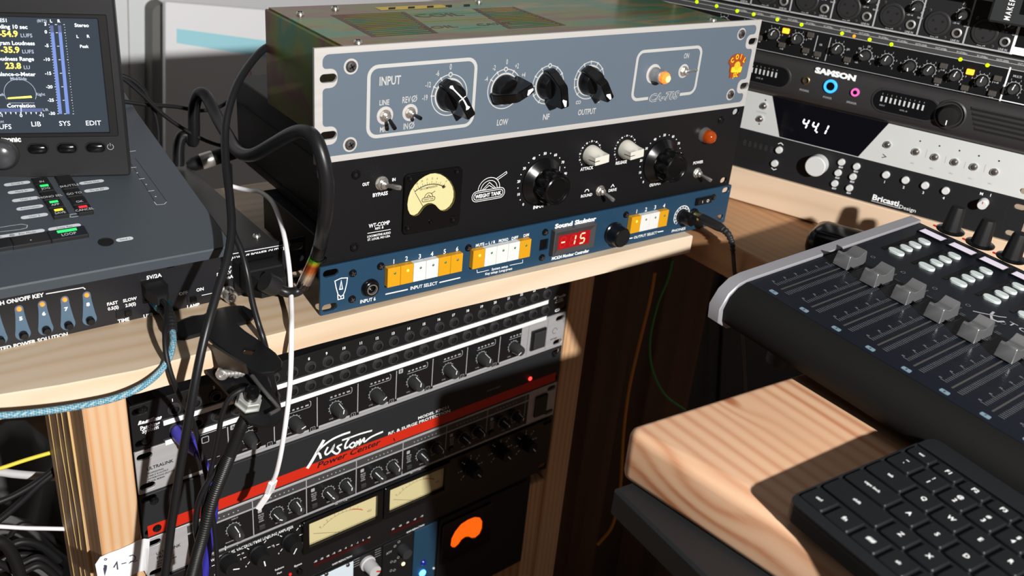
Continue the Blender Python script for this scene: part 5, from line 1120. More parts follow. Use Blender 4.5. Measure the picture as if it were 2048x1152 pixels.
# =================================================================== cables
CAB = mat('black_cable_sheath', (.010, .010, .0115), .36, spec=.4); CABM = mat('matt_black_cable', (.008, .008, .009), .5, spec=.35)
def cable(name, label, pts, r, m=CAB, cat='cable', n=8, seg=10, group=None, extra=None):
    """pts: (px, py, y) sight-line points at given depth, or 3-tuples tagged 'w' in world millimetres"""
    W = [Vector(p[1:]) if p[0] == 'w' else Y3(*p) for p in pts]; O = W[-1].copy()
    g = G(); g.tube([p - O for p in spline(W, n)], r, seg)
    if extra is None: return solo(name, g, m, label, cat, group, 60, O=O)
    dd = Dev(name, label, cat, O, flat=True, group=group); dd.add('cord', g, m, smooth=60); dd.W = [p - O for p in W]; extra(dd); return dd
cable('power_cable', 'thick black cable arching from behind the grey preamp down past the clamp', [(575, 80, 170), (556, 86, 165), (528, 98, 155), (500, 128, 140), (474, 170, 120), (457, 220, 100), (450, 270, 85), (452, 330, 60), (460, 400, 30), (463, 460, 6), (455, 515, -12), (437, 575, -26), (414, 655, -42), (395, 740, -52), (377, 840, -58), (358, 950, -58), (343, 1050, -56), (330, 1150, -54), (318, 1230, -52)], 3.3)
cable('slim_cable', 'slim black cable running down behind the upper jaw of the clamp', [(458, 330, 75), (461, 400, 40), (466, 460, 22), (482, 500, 10), (494, 545, 0), (504, 600, -6), (516, 645, -12), (530, 690, -20), (545, 760, -10), (560, 830, 20)], 2.4)
def clear(dd):
    W = [Y3(*p) - dd.O for p in ((641, 488, 2), (634, 512, 6), (619, 545, 14), (606, 572, 20))]
    g = G(); g.tube(W, 5.6, 16, caps=False); gl = dd.add('clear_sleeve', g, mat('clear_plastic', (.93, .86, .70), .06, trans=1.0, ior=1.4), smooth=60)
    W2 = [Y3(*p) - dd.O for p in ((633, 516, 8), (622, 540, 14), (610, 564, 19))]
    m = mat('holographic_label', (.6, .5, .5), .25, .8); nt = m.node_tree; b = nt.nodes['Principled BSDF']; tc = nt.nodes.new('ShaderNodeTexCoord'); sp = nt.nodes.new('ShaderNodeSeparateXYZ'); rp = nt.nodes.new('ShaderNodeValToRGB')
    nt.links.new(tc.outputs['Generated'], sp.inputs[0]); nt.links.new(sp.outputs['Z'], rp.inputs[0]); nt.links.new(rp.outputs[0], b.inputs['Base Color'])
    e = rp.color_ramp.elements; e[0].position = 0; e[0].color = (.35, .3, .45, 1); e[1].position = 1; e[1].color = (.12, .85, .03, 1)
    for p_, c_ in ((.3, (.9, .85, .8)), (.5, (.85, .25, .05)), (.68, (.7, .12, .05)), (.8, (.95, .8, .05)), (.88, (.15, .9, .05))): q_ = e.new(p_); q_.color = (*c_, 1)
    g = G(); g.tube(W2, 4.6, 14); dd.add('holographic_label', g, m, gl, smooth=60)
    W3_ = [Y3(*p) - dd.O for p in ((612, 560, 18), (603, 576, 21), (590, 584, 22), (572, 584, 22), (556, 576, 26))]
    g = G(); g.tube(spline(W3_, 6), 4.4, 12); dd.add('plug_cord', g, CAB, smooth=60)
    # moulded plug pushed into the outlet
    u, v = OUTL; Pm = SQ.Mm; Oi = Matrix.Translation(-dd.O)
    g = G(); g.M = Oi @ Pm
    g.box(u - 17, u + 15, v - 13, v + 11, 1.6, 20, bev=1.5)
    lv = [(u - 16, u + 14, v - 12, v + 10, 20), (u - 11, u + 11, v - 9, v + 6, 32)]
    rg = [[g._v(p) for p in ((a, c, z), (b2, c, z), (b2, e2, z), (a, e2, z))] for a, b2, c, e2, z in lv]
    for k in range(4): g._face([rg[0][k], rg[0][(k + 1) % 4], rg[1][(k + 1) % 4], rg[1][k]])
    g._face(rg[1]); pg = dd.add('plug_body', g, BLACKM, smooth=30)
    g = G(); P = Y3(548, 572, 24) - dd.O; Q = Y3(560, 578, 24) - dd.O; g.lathe([(8.5, -10), (8.5, 0), (7.5, 3), (5, 3)], seg=24, M=along(P, Q)); dd.add('plug_collar', g, RUBBER, pg)
cable('mains_cable', 'thick wavy black mains cable with clear sleeve, plugged into the sequencer outlet', [(357, 330, 262), (358, 290, 262), (365, 272, 262), (377, 272, 260), (386, 284, 256), (388, 262, 252), (388, 220, 248), (394, 194, 245), (403, 186, 240), (416, 198, 228), (436, 238, 200), (455, 270, 170), (472, 298, 140), (490, 310, 110), (512, 308, 80), (545, 290, 45), (580, 270, 15), (607, 263, -4), (628, 275, -18), (642, 305, -26), (652, 350, -30), (654, 400, -28), (648, 450, -20), (641, 488, 2), (634, 514, 6)], 5.6, n=6, seg=14, extra=clear)
cable('meter_cable', 'thin black cable drooping from behind the loudness meter, nearest the meter', [(215, 150, 262), (247, 152, 262), (275, 168, 262), (297, 195, 262), (312, 235, 262), (317, 275, 262), (312, 310, 262)], 2.3, CABM)
cable('meter_cable', 'thin black cable running level from behind the meter across the white board', [(215, 200, 262), (248, 203, 262), (300, 210, 264), (350, 213, 268), (400, 221, 272), (440, 213, 276), (470, 190, 285), (490, 170, 290)], 2.0, CABM)
cable('meter_cable', 'thin black cable sloping down from the meter towards the preamp stack', [(215, 148, 250), (246, 157, 250), (280, 185, 250), (330, 232, 250), (385, 268, 250), (430, 288, 248), (470, 295, 246)], 1.9, CABM)
WC = mat('white_cable_sheath', (.80, .80, .82), .4)
def wplug(dd):
    a, b, c = [Y3(*p) - dd.O for p in ((546, 962, -18), (538, 985, -14), (519, 1012, -8))]
    g = G(); g.box(-4.2, 4.2, -2.4, 2.4, 0, 14, M=along(a, b) , bev=.8); dd.add('plug_shell', g, WC)
    g = G(); g.box(-5.4, 5.4, -2.6, 2.6, 0, (c - b).length, M=along(b, c), bev=.6); p_ = dd.add('plug_head', g, WC)
cable('white_usb_cable', 'white charging cable hanging over the shelf edge to the red stripe', [(462, 372, 175), (480, 377, 168), (500, 381, 155), (520, 384, 135), (543, 402, 105), (558, 435, 80), (569, 475, 55), (577, 525, 32), (581, 570, 16), (583, 620, -4), (583, 680, -22), (581, 750, -32), (576, 820, -34), (566, 885, -30), (556, 935, -24), (546, 962, -18)], [2.5], WC) if False else cable('white_usb_cable', 'white charging cable hanging over the shelf edge, its plug before the small knobs', [(462, 372, 175), (480, 377, 168), (500, 381, 155), (520, 384, 135), (543, 402, 105), (558, 435, 80), (569, 475, 55), (577, 525, 36), (581, 570, 28), (583, 620, 4), (583, 660, -18), (582, 720, -30), (579, 780, -32), (572, 840, -32), (562, 905, -28), (553, 945, -22), (546, 962, -18)], 2.1, WC, extra=wplug)
# teal braided lead with its metal plug
TEAL = mat('teal_metal', (.01, .14, .22), .25, .8)
BR = mat('teal_white_braid', (.10, .42, .55), .6)
if True:
    nt = BR.node_tree; b = nt.nodes['Principled BSDF']; tc = nt.nodes.new('ShaderNodeTexCoord'); mp = nt.nodes.new('ShaderNodeMapping'); ck = nt.nodes.new('ShaderNodeTexChecker')
    mp.inputs['Rotation'].default_value = (.6, .5, .7); ck.inputs['Scale'].default_value = 700; ck.inputs['Color1'].default_value = (.03, .20, .30, 1); ck.inputs['Color2'].default_value = (.30, .40, .44, 1)
    nt.links.new(tc.outputs['Object'], mp.inputs[0]); nt.links.new(mp.outputs[0], ck.inputs[0]); nt.links.new(ck.outputs[0], b.inputs['Base Color'])
def tplug(dd):
    P = SQ.Mm @ Vector((*usbB, 1)) - dd.O; Q = SQ.Mm @ Vector((usbB[0] + 2, usbB[1] - 4, 18)) - dd.O; Rr = Y3(345, 664, 8) - dd.O
    g = G(); g.lathe([(6.2, 0), (6.2, 5), (6.6, 5.2), (6.6, 15), (6.0, 16)], seg=20, M=along(P, Q)); t_ = dd.add('plug_shell', g, TEAL)
    g = G(); g.lathe([(6.7, 4.6), (6.7, 5.4)], seg=20, M=along(P, Q), cap=False); g.lathe([(6.7, 14.2), (6.7, 15)], seg=20, M=along(P, Q), cap=False); dd.add('bright_ring', g, CHROME, t_)
    Q2 = P + (Q - P).normalized() * 15; mid = (Q2 + Rr) / 2 + Vector((1.0, -2, 1)); pts_ = spline([Q2, mid, Rr], 8)
    g = G(); g.tube(pts_, [5.2 - 1.6 * i / 16 + (.35 if i % 2 else -.25) for i in range(17)], 14); dd.add('strain_relief', g, RUBBER, t_, smooth=20)
cable('braided_usb_cable', 'teal and white braided cable looping from the sequencer socket out to the left', [(345, 664, 8), (346, 685, -4), (338, 715, -16), (318, 745, -24), (285, 772, -30), (240, 793, -33), (190, 806, -35), (130, 817, -36), (60, 826, -36), (0, 831, -36), (-70, 834, -36)], 2.5, BR, extra=tplug, n=10, seg=12)
def uplug(dd):
    P = SQ.Mm @ Vector((*usbA, .5)) - dd.O; Q = SQ.Mm @ Vector((usbA[0] + .5, usbA[1] - 2, 20)) - dd.O
    Mx = along(P, Q)
    g = G(); M2 = Matrix.Translation(-dd.O) @ SQ.Mm; g.M = M2; u, v = usbA
    lv = [(8.2, 4.4, 1, 0), (8.6, 4.8, 12, -.6), (5.0, 4.0, 20, -2.5), (3.4, 3.4, 22, -3.4)]
    rg = [[g._v(p) for p in ((u - a, v - b2 + o_, z), (u + a, v - b2 + o_, z), (u + a, v + b2 + o_, z), (u - a, v + b2 + o_, z))] for a, b2, z, o_ in lv]
    for a, b2 in zip(rg, rg[1:]):
        for k in range(4): g._face([a[k], a[(k + 1) % 4], b2[(k + 1) % 4], b2[k]])
    g._face(rg[-1]); dd.add('usb_plug', g, BLACKM, smooth=20)
UP = SQ.Mm @ Vector((usbA[0], usbA[1] - 3.5, 21))
cable('black_usb_cable', 'thin black cable from the sequencer socket down across the patch bay', [('w', *UP), (333, 612, 22), (333, 640, 6), (330, 665, -6), (331, 700, -16), (338, 735, -22), (349, 768, -24), (363, 800, -20), (378, 824, -14), (392, 862, -10), (402, 905, -12), (414, 960, -20), (424, 1020, -28), (432, 1090, -30), (436, 1170, -30)], 2.0, CABM, extra=uplug)
# blue lead with its blue sleeved plug in the patch bay
BLU = mat('blue_cable_sheath', (.030, .026, .30), .38); BLUP = mat('blue_plug_sleeve', (.050, .045, .36), .42)
JP = LFX(17.55 + 17.97, -33.9, 2)
def bplug(dd):
    P = JP - dd.O; Q = Y3(397, 905, 8) - dd.O; D_ = (Q - P).length
    g = G(); g.lathe([(5.6, 0), (7.0, 4), (7.2, D_ * .35), (6.2, D_ * .7), (5.2, D_ * .9), (4.6, D_)], seg=24, M=along(P, Q)); p_ = dd.add('plug_sleeve', g, BLUP)
    g = G(); g.lathe([(6.4, D_ * .66), (6.9, D_ * .67), (6.9, D_ * .74), (6.0, D_ * .75)], seg=24, M=along(P, Q), cap=False); dd.add('sleeve_ring', g, BLUP, p_)
cable('blue_audio_cable', 'blue audio cable plugged into the patch bay, hanging behind the coiled neck', [(396, 902, 8), (408, 925, 2), (420, 955, -4), (428, 990, -8), (427, 1030, -8), (420, 1080, -8), (412, 1130, -10), (404, 1190, -12)], 3.4, BLU, extra=bplug)
SP_ = N0 + ax_ * 11; SPw = d.Mm @ SP_ if False else None
cl = [o for o in bpy.data.objects if o.name == 'desk_clamp'][0]; SPw = Vector((-75, -13, ZT + .2)) + (Matrix.Rotation(pi / 2, 3, 'X') @ SP_)
cable('microphone_cable', 'slim black cable coming out of the clamp nut and curling down', [('w', *SPw), (495, 778, -57), (478, 782, -57), (458, 798, -56), (444, 830, -55), (437, 868, -54), (428, 915, -52), (416, 965, -50), (409, 1000, -50), (405, 1050, -48), (400, 1110, -46), (394, 1180, -44)], 2.0, CABM)
cable('second_slim_cable', 'slim black cable crossing from the coiled neck to the long thick cable', [(478, 858, -48), (462, 890, -50), (436, 936, -52), (410, 975, -52), (396, 1010, -50), (391, 1050, -48), (396, 1090, -46), (400, 1160, -44)], 2.3, CAB)
# plugs lying behind the sequencer
d = Dev('cable_connector', 'black cable connector with metal collar lying behind the sequencer', 'connector', Y3(375, 332, 268)); P = (0, 0, 0); Q = d.loc(Y3(470, 303, 262))
g = G(); M_c = along(P, Q); L_ = Vector(Q).length; g.lathe([(4, 0), (7, 6), (7.5, L_ * .3), (7.5, L_)], seg=20, M=M_c); d.add('sleeve', g, BLACKM); g = G(); g.lathe([(7.7, L_ * .28), (8, L_ * .3), (8, L_ * .52), (7.7, L_ * .54)], seg=20, M=M_c, cap=False); d.add('metal_collar', g, STEEL)
# paper tag on the post
d = Dev('paper_tag', 'small white paper tag with handwriting, taped low on the left pine post', 'tag', LFX(-36, -216 - 0, 1.0), yaw=LY)
A = d.at; kp_ = K(150, 1040, 10.283)
pp = [A(*kp_(*q), 1) for q in ((395, 880), (520, 765), (700, 690), (900, 620), (1100, 530), (1290, 420), (1400, 345), (1490, 320))]; pb = [A(*kp_(*q), 1) for q in ((460, 1230), (600, 1250), (750, 1230), (900, 1210), (1150, 1150), (1300, 1060), (1400, 1000), (1440, 1080))]
g = G(); n = len(pp); wz = [3.5, 1.0, .6, .6, .8, 1.6, 4.0, 6.5]
f_ = [[g._v((a[0], a[1], z)), g._v((b[0], b[1], z))] for a, b, z in zip(pp, pb, wz)]; k_ = [[g._v((a[0], a[1], z - .35)), g._v((b[0], b[1], z - .35))] for a, b, z in zip(pp, pb, wz)]
for i in range(n - 1):
    g._face([f_[i][1], f_[i + 1][1], f_[i + 1][0], f_[i][0]]); g._face([k_[i][0], k_[i + 1][0], k_[i + 1][1], k_[i][1]]); g._face([f_[i][0], f_[i + 1][0], k_[i + 1][0], k_[i][0]]); g._face([k_[i][1], k_[i + 1][1], f_[i + 1][1], f_[i][1]])
g._face([f_[0][0], k_[0][0], k_[0][1], f_[0][1]]); g._face([f_[-1][1], k_[-1][1], k_[-1][0], f_[-1][0]])
d.add('paper', g, mat('white_paper', (.80, .81, .84), .7), smooth=60)
ik = d.ink(mat('blue_black_pen', (.05, .06, .10), .6))
def pen(pts, wd): ik.strip([A(*kp_(*q), 1.9) for q in pts], wd, 1.9)
pen([(600, 820), (625, 795), (660, 800), (640, 830), (605, 830)], .5); pen([(600, 940), (640, 950), (635, 1010), (615, 1110), (605, 1000), (625, 960)], 1.6); pen([(800, 980), (865, 870), (880, 1020)], 1.0)
pen([(960, 905), (1060, 880)], .7); pen([(1120, 745), (1190, 720), (1245, 760), (1240, 810), (1180, 850), (1120, 890), (1160, 850), (1220, 860), (1290, 825)], .8)
d.done()

# =================================================================== right-hand rack, angled towards the desk
RY = -69.556; RU = Matrix.Rotation(radians(RY), 3, 'Z'); RO = Vector((600, -90.71, -91.17)) + RU @ Vector((-329, 0, 0))
RFX = lambda u, v, w=0: RO + RU @ Vector((u, -w, 0)) + Vector((0, 0, v))
q1 = K(1300, 0, 2.738); q2 = K(1440, 150, 3.291); q4 = K(1674, 0, 5.476)
def rdev(name, label, cat, v0, v1, m, deep=230, th=3, slots=True):
    d = Dev(name, label, cat, RFX(0, v0), yaw=RY); H = v1 - v0
    ears = [stadium(u, v, 2.4, 3.0, 5) for u in (8.2, 474.4) for v in (8, H - 8)] if slots else []
    g = G(); g.plate(rrect(0, 482.6, 0, H, .8, 2), ears, -th, 0, .25); d.add('faceplate', g, m, smooth=20)
    g = G(); g.box(22, 460, .8, H - .8, -deep, -th, bev=.6); d.add('case', g, BLACK); d.H = H; return d
# --- reverb unit with silver buttons
BRM = mat('anthracite_enamel', (.012, .0125, .0145), .45, spec=.4, bump=(800, .15))
d = rdev('digital_reverb', 'anthracite one-unit reverb with round silver buttons, lowest in the right-hand rack', 'reverb', 0, 44.3, BRM, deep=260)
A = d.at; ink = d.ink(WHITEP); BTN = mat('satin_silver_button', (.72, .74, .74), .35, .2)
w4 = [A(*q2(*p)) for p in ((128, 392), (325, 440), (298, 588), (100, 540))]
g = G(); g.box(-20 + w4[0][0], w4[1][0], w4[3][1], w4[1][1], -.2, .4); d.add('display_window', g, DARKHOLE, smooth=0)
g = G()
for i in range(6): g.text('8', w4[0][0] + 8 + i * 6.4, w4[1][1] - 11, 7, 'c', 0, .8, .5)
d.add('unlit_digits', g, mat('unlit_digit', (.03, .03, .035), .5), smooth=0)['kind'] = 'stuff'
for x in ((490, 440, 455, 665), (1015, 592, 948, 810), (1905, 830, 1850, 1020)): d.ink(mat('groove_dark', (.008, .008, .009), .6)).line(A(*q2(x[0], x[1])), A(*q2(x[2], x[3])), .7, .12)
def rbtn(p, r=3.9, h=3.6):
    u, v = A(*q2(*p)); d.inst('push_button', ('rbtn', r), lambda g: g.lathe([(r, 0), (r, h * .75), (r * .85, h), (0, h)], seg=24), BTN, u, v)
    return u, v
for p, s in (((392, 492), 1), ((363, 580), -1)):
    u, v = rbtn(p); ink.strip([(u - 3, v + s * 6.2), (u, v + s * 8), (u + 3, v + s * 6.2)], .8, .15)
for p in ((803, 572), (902, 600), (780, 642), (878, 668), (758, 712), (855, 742)): u, v = rbtn(p, 3.7); ink.text('EDIT', u + .3, v - 7.0, 1.8, 'c', .03, .9, .15)
for i, p in enumerate(((1095, 655), (1223, 690), (1352, 725), (1487, 760))): u, v = rbtn(p, 3.9); ink.text(str(i + 1), u, v - 9.6, 2.8, 'c', .02, 1, .15)
u, v = A(*q2(650, 585)); g = G(); g.lathe([(11.2, .8), (11.2, 12.5), (10.4, 13.6), (0, 13.6)], seg=40); d.add('knob', g, BTN, loc=(u, v, 0), label='large silver data knob')
u, v = A(*q2(1738, 838)); g = G(); g.lathe([(5.0, .8), (4.7, 11), (4.2, 12), (0, 12)], seg=28); kq_ = d.add('knob', g, BTN, loc=(u, v, 0), label='small silver level knob'); g = G(); g.box(-.4, .4, 1.5, 4, 12, 12.2); d.add('pointer_mark', g, RED, kq_, smooth=0)
ink.text('M', *A(*q2(1718, 790)), 3, 'c', .02, 1, .15); ink.text('I', *A(*q2(1778, 800)), 3, 'c', .02, 1, .15)
rbtn((1565, 915), 4.2); led(d, *A(*q2(1570, 868)), .7, (.9, .03, .03), 1.5)
b0, b1 = A(*q2(1000, 812)), A(*q2(1178, 850)); ink.text('Bricasti', b0[0], b0[1] - 1, 6.2, 'l', .03, (b1[0] - b0[0]) / (glyph_w('Bricasti', .03) * 6.2 / CAP), .15); ink.text('Design', b1[0] + .5, b1[1] - 4.2, 4.2, 'l', 0, (A(*q2(1287, 890))[0] - b1[0]) / (glyph_w('Design', 0) * 4.2 / CAP), .15); ink.line((b0[0], b0[1] - 2.6), (b1[0] + 2, b0[1] - 2.6), .4, .15)
d.done()
# --- clock generator
CLM = mat('silver_white_plate', (.58, .60, .60), .45, .1)
d = rdev('master_clock', 'silver one-unit clock with black trapezium display reading 44.1, above the anthracite reverb', 'clock', 44.9, 88.9, CLM)
A = d.at
dp = [A(*q2(*p)) for p in ((352, 122), (1113, 316), (908, 546), (394, 406))]
vlo, vhi = 1.2, 43.2; dp = [(dp[0][0], vhi), (dp[1][0], vhi), (dp[2][0], vlo), (dp[3][0], vlo)]
g = G(); g.prism(dp, 0, .6); dsp = d.add('display_window', g, mat('display_black_glass', (.004, .004, .006), .08), smooth=0)
g = G(); WD = mat('lit_white_digit', (.9, .9, 1), .5, emit=(.86, .90, 1.0), estr=1.5)
for ch, p, q in (('4', (528, 285), (560, 345)), ('4', (590, 305), (622, 365)), ('1', (655, 322), (700, 380))):
    u, v = A(*q2(p[0], p[1] + 52)); seg7(g, ch, u + 1.0, v - 1, 5.2, 10.5, 1.5, .75, .22)
u, v = A(*q2(590, 357)); g.dot(u + 8.4, v - 1.0, 1.0, .8, 8); o = d.add('lit_digits', g, WD, dsp, smooth=0); o['kind'] = 'stuff'
for p in ((290, 203), (265, 288), (1103, 458), (1290, 505), (1415, 540), (1545, 573), (1672, 604), (1807, 638)):
    u, v = A(*q2(*p)); d.inst('push_button', ('clkbtn',), lambda g: (g.lathe([(3.9, 0), (3.9, 1.2), (3.2, 2), (2.4, 2.0)], seg=20, cap=False), setattr(g, 'mi', 1), g.lathe([(2.6, 2.0), (2.4, 3.2), (1.6, 3.8), (0, 3.8)], seg=16), setattr(g, 'mi', 0)), [CHROME, DSTEEL], u, v)
for p in ((300, 165), (258, 322), (1318, 435), (1445, 467), (1577, 498), (1705, 532), (1837, 566)): d.ink(BLACKM).dot(*A(*q2(*p)), .9, .12, 8)
for a, b in (((1365, 490), (1350, 545)), ((1490, 535), (1478, 580)), ((1618, 570), (1605, 615)), ((1750, 590), (1735, 640))): d.ink(GREYINK).line(A(*q2(*a)), A(*q2(*b)), .4, .12)
for p in ((1265, 585), (1390, 618), (1518, 652), (1645, 686), (1775, 720)): d.ink(GREYINK).text('BNC', *A(*q2(*p)), 1.6, 'c', 0, .9, .12)
u, v = A(*q2(1080, 535)); d.ink(BLACKM).strip([(u - 2, v + 2), (u + 2, v), (u - 2, v - 2)], .8, .12); d.ink(GREYINK).text('OVERSAMPLE', *A(*q2(270, 250)), 1.7, 'c', 0, .9, .12)
d.done()
# --- headphone amplifier with blue ring
SAM = mat('charcoal_moulding', (.026, .025, .026), .42, bump=(500, .12))
d = Dev('headphone_amplifier', 'charcoal one-unit amplifier with glowing blue ring button, third from the bottom of the right-hand rack', 'amplifier', RFX(0, 89.4), yaw=RY); A = d.at
g = G(); pr = [(-4, 0), (4, .5), (9, 5), (10, 12), (10, 32), (8.5, 38), (4, 43.2), (-4, 43.6)]
LL = [g._v((0, y, z)) for z, y in pr]; RR_ = [g._v((482.6, y, z)) for z, y in pr]; n = len(pr); g._face(LL[::-1]); g._face(RR_)
for i in range(n): g._face([LL[i], LL[(i + 1) % n], RR_[(i + 1) % n], RR_[i]])
bmesh.ops.recalc_face_normals(g.bm, faces=g.bm.faces[:]); d.add('faceplate', g, SAM, smooth=50)
g = G(); g.box(22, 460, .8, 43, -230, -4); d.add('case', g, BLACK)
wz = 10.05; aw = lambda p: A(*q1(*p), wz)
def win(c0, c1, h):
    u0, v0 = c0; u1, v1 = c1; vm = (v0 + v1) / 2; P = stadium((u0 + u1) / 2, vm, (u1 - u0) / 2 - h, h, 8); P2 = stadium((u0 + u1) / 2, vm, (u1 - u0) / 2 - h, h + 2.2, 8)
    g = G(); g.prism(P2, 9.6, 11.0, bev=.6); f = d.add('meter_window', g, SAM, smooth=40); g = G(); g.prism(P, 10.8, 11.2); d.add('window_glass', g, mat('smoked_glass', (.006, .006, .007), .12), f, smooth=0)
    ml = mat('meter_segment', (.52, .54, .54), .5)
    for i in range(10): x = u0 + h * .7 + (u1 - u0 - h * 2.2) * i / 9 + 1; d.ink(ml).poly([(x - .9, vm - 1.5), (x + .9, vm - 1.5), (x + .9, vm + 4), (x - .9, vm + 4)], 11.35); d.ink(GREYINK).text(str(i), x, vm + 5.6, 1.7, 'c', 0, .9, 11.35)
    d.ink(GREYINK).text('INPUT', u0 + h, vm - 6, 1.6, 'c', 0, .9, 11.35); d.ink(GREYINK).text('LEVEL dB', (u0 + u1) / 2, vm - 6.5, 1.6, 'c', 0, .9, 11.35)
a_, b_ = aw((1225, 530)), aw((1575, 620)); win((a_[0], (a_[1] + b_[1]) / 2), (b_[0], (a_[1] + b_[1]) / 2), 10.5)
c_ = aw((770, 400)); win((c_[0] - (b_[0] - a_[0]), (a_[1] + b_[1]) / 2), (c_[0], (a_[1] + b_[1]) / 2), 10.5)
s0_, s1_ = aw((905, 388)), aw((1125, 442)); d.ink(WHITEP).text('SAMSON', s0_[0], s0_[1] - 1.5, 5.6, 'l', .07, (s1_[0] - s0_[0]) / (glyph_w('SAMSON', .07) * 5.6 / CAP), 10.2)
def ringb(p, R, r, col, st, nm, lb):
    u, v = aw(p); g = G(); g.lathe([(r, 10), (r, 12.2), (R * .9, 12.6), (R, 12), (R, 10)], seg=32, cap=False); f = d.add(nm, g, mat('ring_' + nm, tuple(c * .5 for c in col), .3, emit=col, estr=st), loc=(u, v, 0), label=lb); g = G(); g.lathe([(r, 10), (r * .9, 12), (0, 12)], seg=24); d.add('ring_centre', g, BLACKG, f)
ringb((990, 472), 7.0, 4.6, (.03, .30, 1.0), 1.9, 'power_button', 'power button with glowing blue ring'); ringb((1125, 505), 4.3, 2.3, (.75, .13, .45), .85, 'ring_light', 'pink ring light')
u, v = aw((855, 440)); g = G(); g.lathe([(4.2, 10), (4.2, 11.5), (3.4, 12), (2.9, 12), (2.7, 6), (0, 6)], seg=24, cap=False); d.add('jack_socket', g, mat('brass', (.55, .42, .18), .3, 1.0), loc=(u, v, 0), label='brass jack socket')
u, v = aw((1645, 628)); g = G(); g.lathe([(15, 9.5), (15, 11.5), (13.5, 12.5), (12, 10.6), (10.5, 10.6)], seg=40, cap=False); d.add('knob_collar', g, SAM, loc=(u, v, 0)); g = G(); g.lathe([(10.2, 10), (10, 19), (8.8, 21), (0, 21.6)], seg=36); k_ = d.add('knob', g, BLACKM, loc=(u, v, 0), label='black output knob'); g = G(); g.poly([(-.5, -3.5, 21.6), (.5, -3.5, 21.6), (.5, -8.4, 21.2), (-.5, -8.4, 21.2)]); d.add('pointer_mark', g, WHITEP, k_, smooth=0)
for t, p in (('PHONES', (843, 500)), ('POWER', (970, 540)), ('SPEAKER', (1102, 568))): d.ink(GREYINK).text(t, *aw(p), 2.2, 'c', .01, .9, 10.2)
for i in range(5):
    u, v = aw((1760, 585)); g = G(); g.box(u + i * 2, u + 75, v - 1.2 - i * 4.6, v + .4 - i * 4.6, 9.6, 10.6, bev=.3); d.add('vent_fin', g, SAM)
    g = G(); g.box(u + i * 2, u + 75, v - 3.2 - i * 4.6, v - 1.4 - i * 4.6, 9.4, 10.12); d.add('vent_slot', g, DARKHOLE, smooth=0)
d.done()
# --- two-channel dynamics processor
d = rdev('dynamics_processor', 'black one-unit dynamics processor with green lights and two lit amber keys in the right-hand rack', 'processor', 133.6, 177.6, GLOSSB)
A = d.at; ink = d.ink(GREYINK); H = d.H
DG = mat('dark_grey_print', (.05, .05, .052), .4)
vt = A(*q1(1052, 183))[1]
g = G(); g.box(2, 480, vt - 2.2, H - 2, 0, .12); d.add('light_row_field', g, DG, smooth=0)
ink.line((0, vt - 2.6), (482, vt - 2.6), .7, .2); ink.line((0, H - 3.5), (482, H - 3.5), .8, .2); ink.line((0, H - 7.5), (482, H - 7.5), .5, .2); ink.line((0, 1), (482, 1), .5, .2)
for i in range(16): u = 152 + i * 19; ink.text(('IN', 'SC', 'GATE', 'OUT')[i % 4] + ' LEVEL', u, H - 7.0, 1.7, 'c', .03, .9, .25); ink.text('ON', u + 4, vt + 2.6, 1.7, 'c', .03, .9, .25)
GRN = (.55, .95, .0)
for p in ((257, 10), (365, 33), (478, 60), (568, 78), (698, 107), (830, 135), (1052, 183), (1203, 217), (1322, 243), (1700, 325), (1848, 357)): led(d, *A(*q1(*p)), 1.9, GRN, 1.15, label='lit yellow-green light')
led(d, *A(*q1(1118, 198)), 1.7, (1, .35, .02), 1.0, label='lit orange light')
def cknob(p, an, ring=True):
    u, v = A(*q1(*p)); smallknob(d, u, v, an, 4.9, 9)
    for a in range(-135, 136, 54): ink.text(str(abs(a) // 27), u + 9.6 * sin(radians(a)), v + 9.6 * cos(radians(a)) - .9, 1.8, 'c', .03, .9, .2)
vk = A(*q1(1028, 270))[1]
for p, an in (((678, 190), 80), ((808, 215), 100), ((1028, 270), 75), ((1180, 305), 150), ((1297, 330), 80), ((1423, 362), -80), ((1527, 385), 70), ((1672, 415), 78), ((1818, 445), 85), ((1990, 487), 80), ((530, 155), 80), ((400, 125), 80)): cknob(p, an)
AMB = mat('lit_amber_key', (.9, .4, .03), .4, emit=(1, .40, .02), estr=1.35); DK = mat('smoke_key', (.060, .052, .045), .5)
for p in ((882, 190), (725, 245), (855, 275), (920, 295), (1610, 360), (1577, 440), (1725, 480), (1905, 428), (1875, 510), (1082, 325), (600, 205)):
    u, v = A(*q1(*p)); d.inst('key', ('dynkey',), lambda g: g.box(-3.6, 3.6, -2.6, 2.6, 0, 3, bev=.5), DK, u, v); ink.text('0 dB', u, v - 5, 1.7, 'c', .03, .9, .2)
for p in ((747, 168), (1755, 393)): u, v = A(*q1(*p)); d.inst('key', ('dynkeyl',), lambda g: g.box(-3.6, 3.6, -2.6, 2.6, 0, 3, bev=.5), AMB, u, v, label='lit amber key')
for a, b in (((920, 195), (890, 312)), ((992, 205), (958, 333))): ink.line(A(*q1(*a)), A(*q1(*b)), 1.0, .2)
ulw = A(*q1(1965, 400))[0]; d.ink(WHITEP).line((ulw, 0), (ulw, 33), 1.5, .3); d.ink(WHITEP).line((ulw, 1.2), (482, 1.2), .9, .3)
for p in ((935, 250), (1085, 275), (1218, 325), (1130, 345), (1200, 260), (1150, 270)): ink.text('GR', *A(*q1(*p)), 2.0, 'c', .03, .9, .2)
ink.text('MULTI', *A(*q1(2010, 425)), 2.2, 'c', .03, .9, .2)
d.done(); DY = d
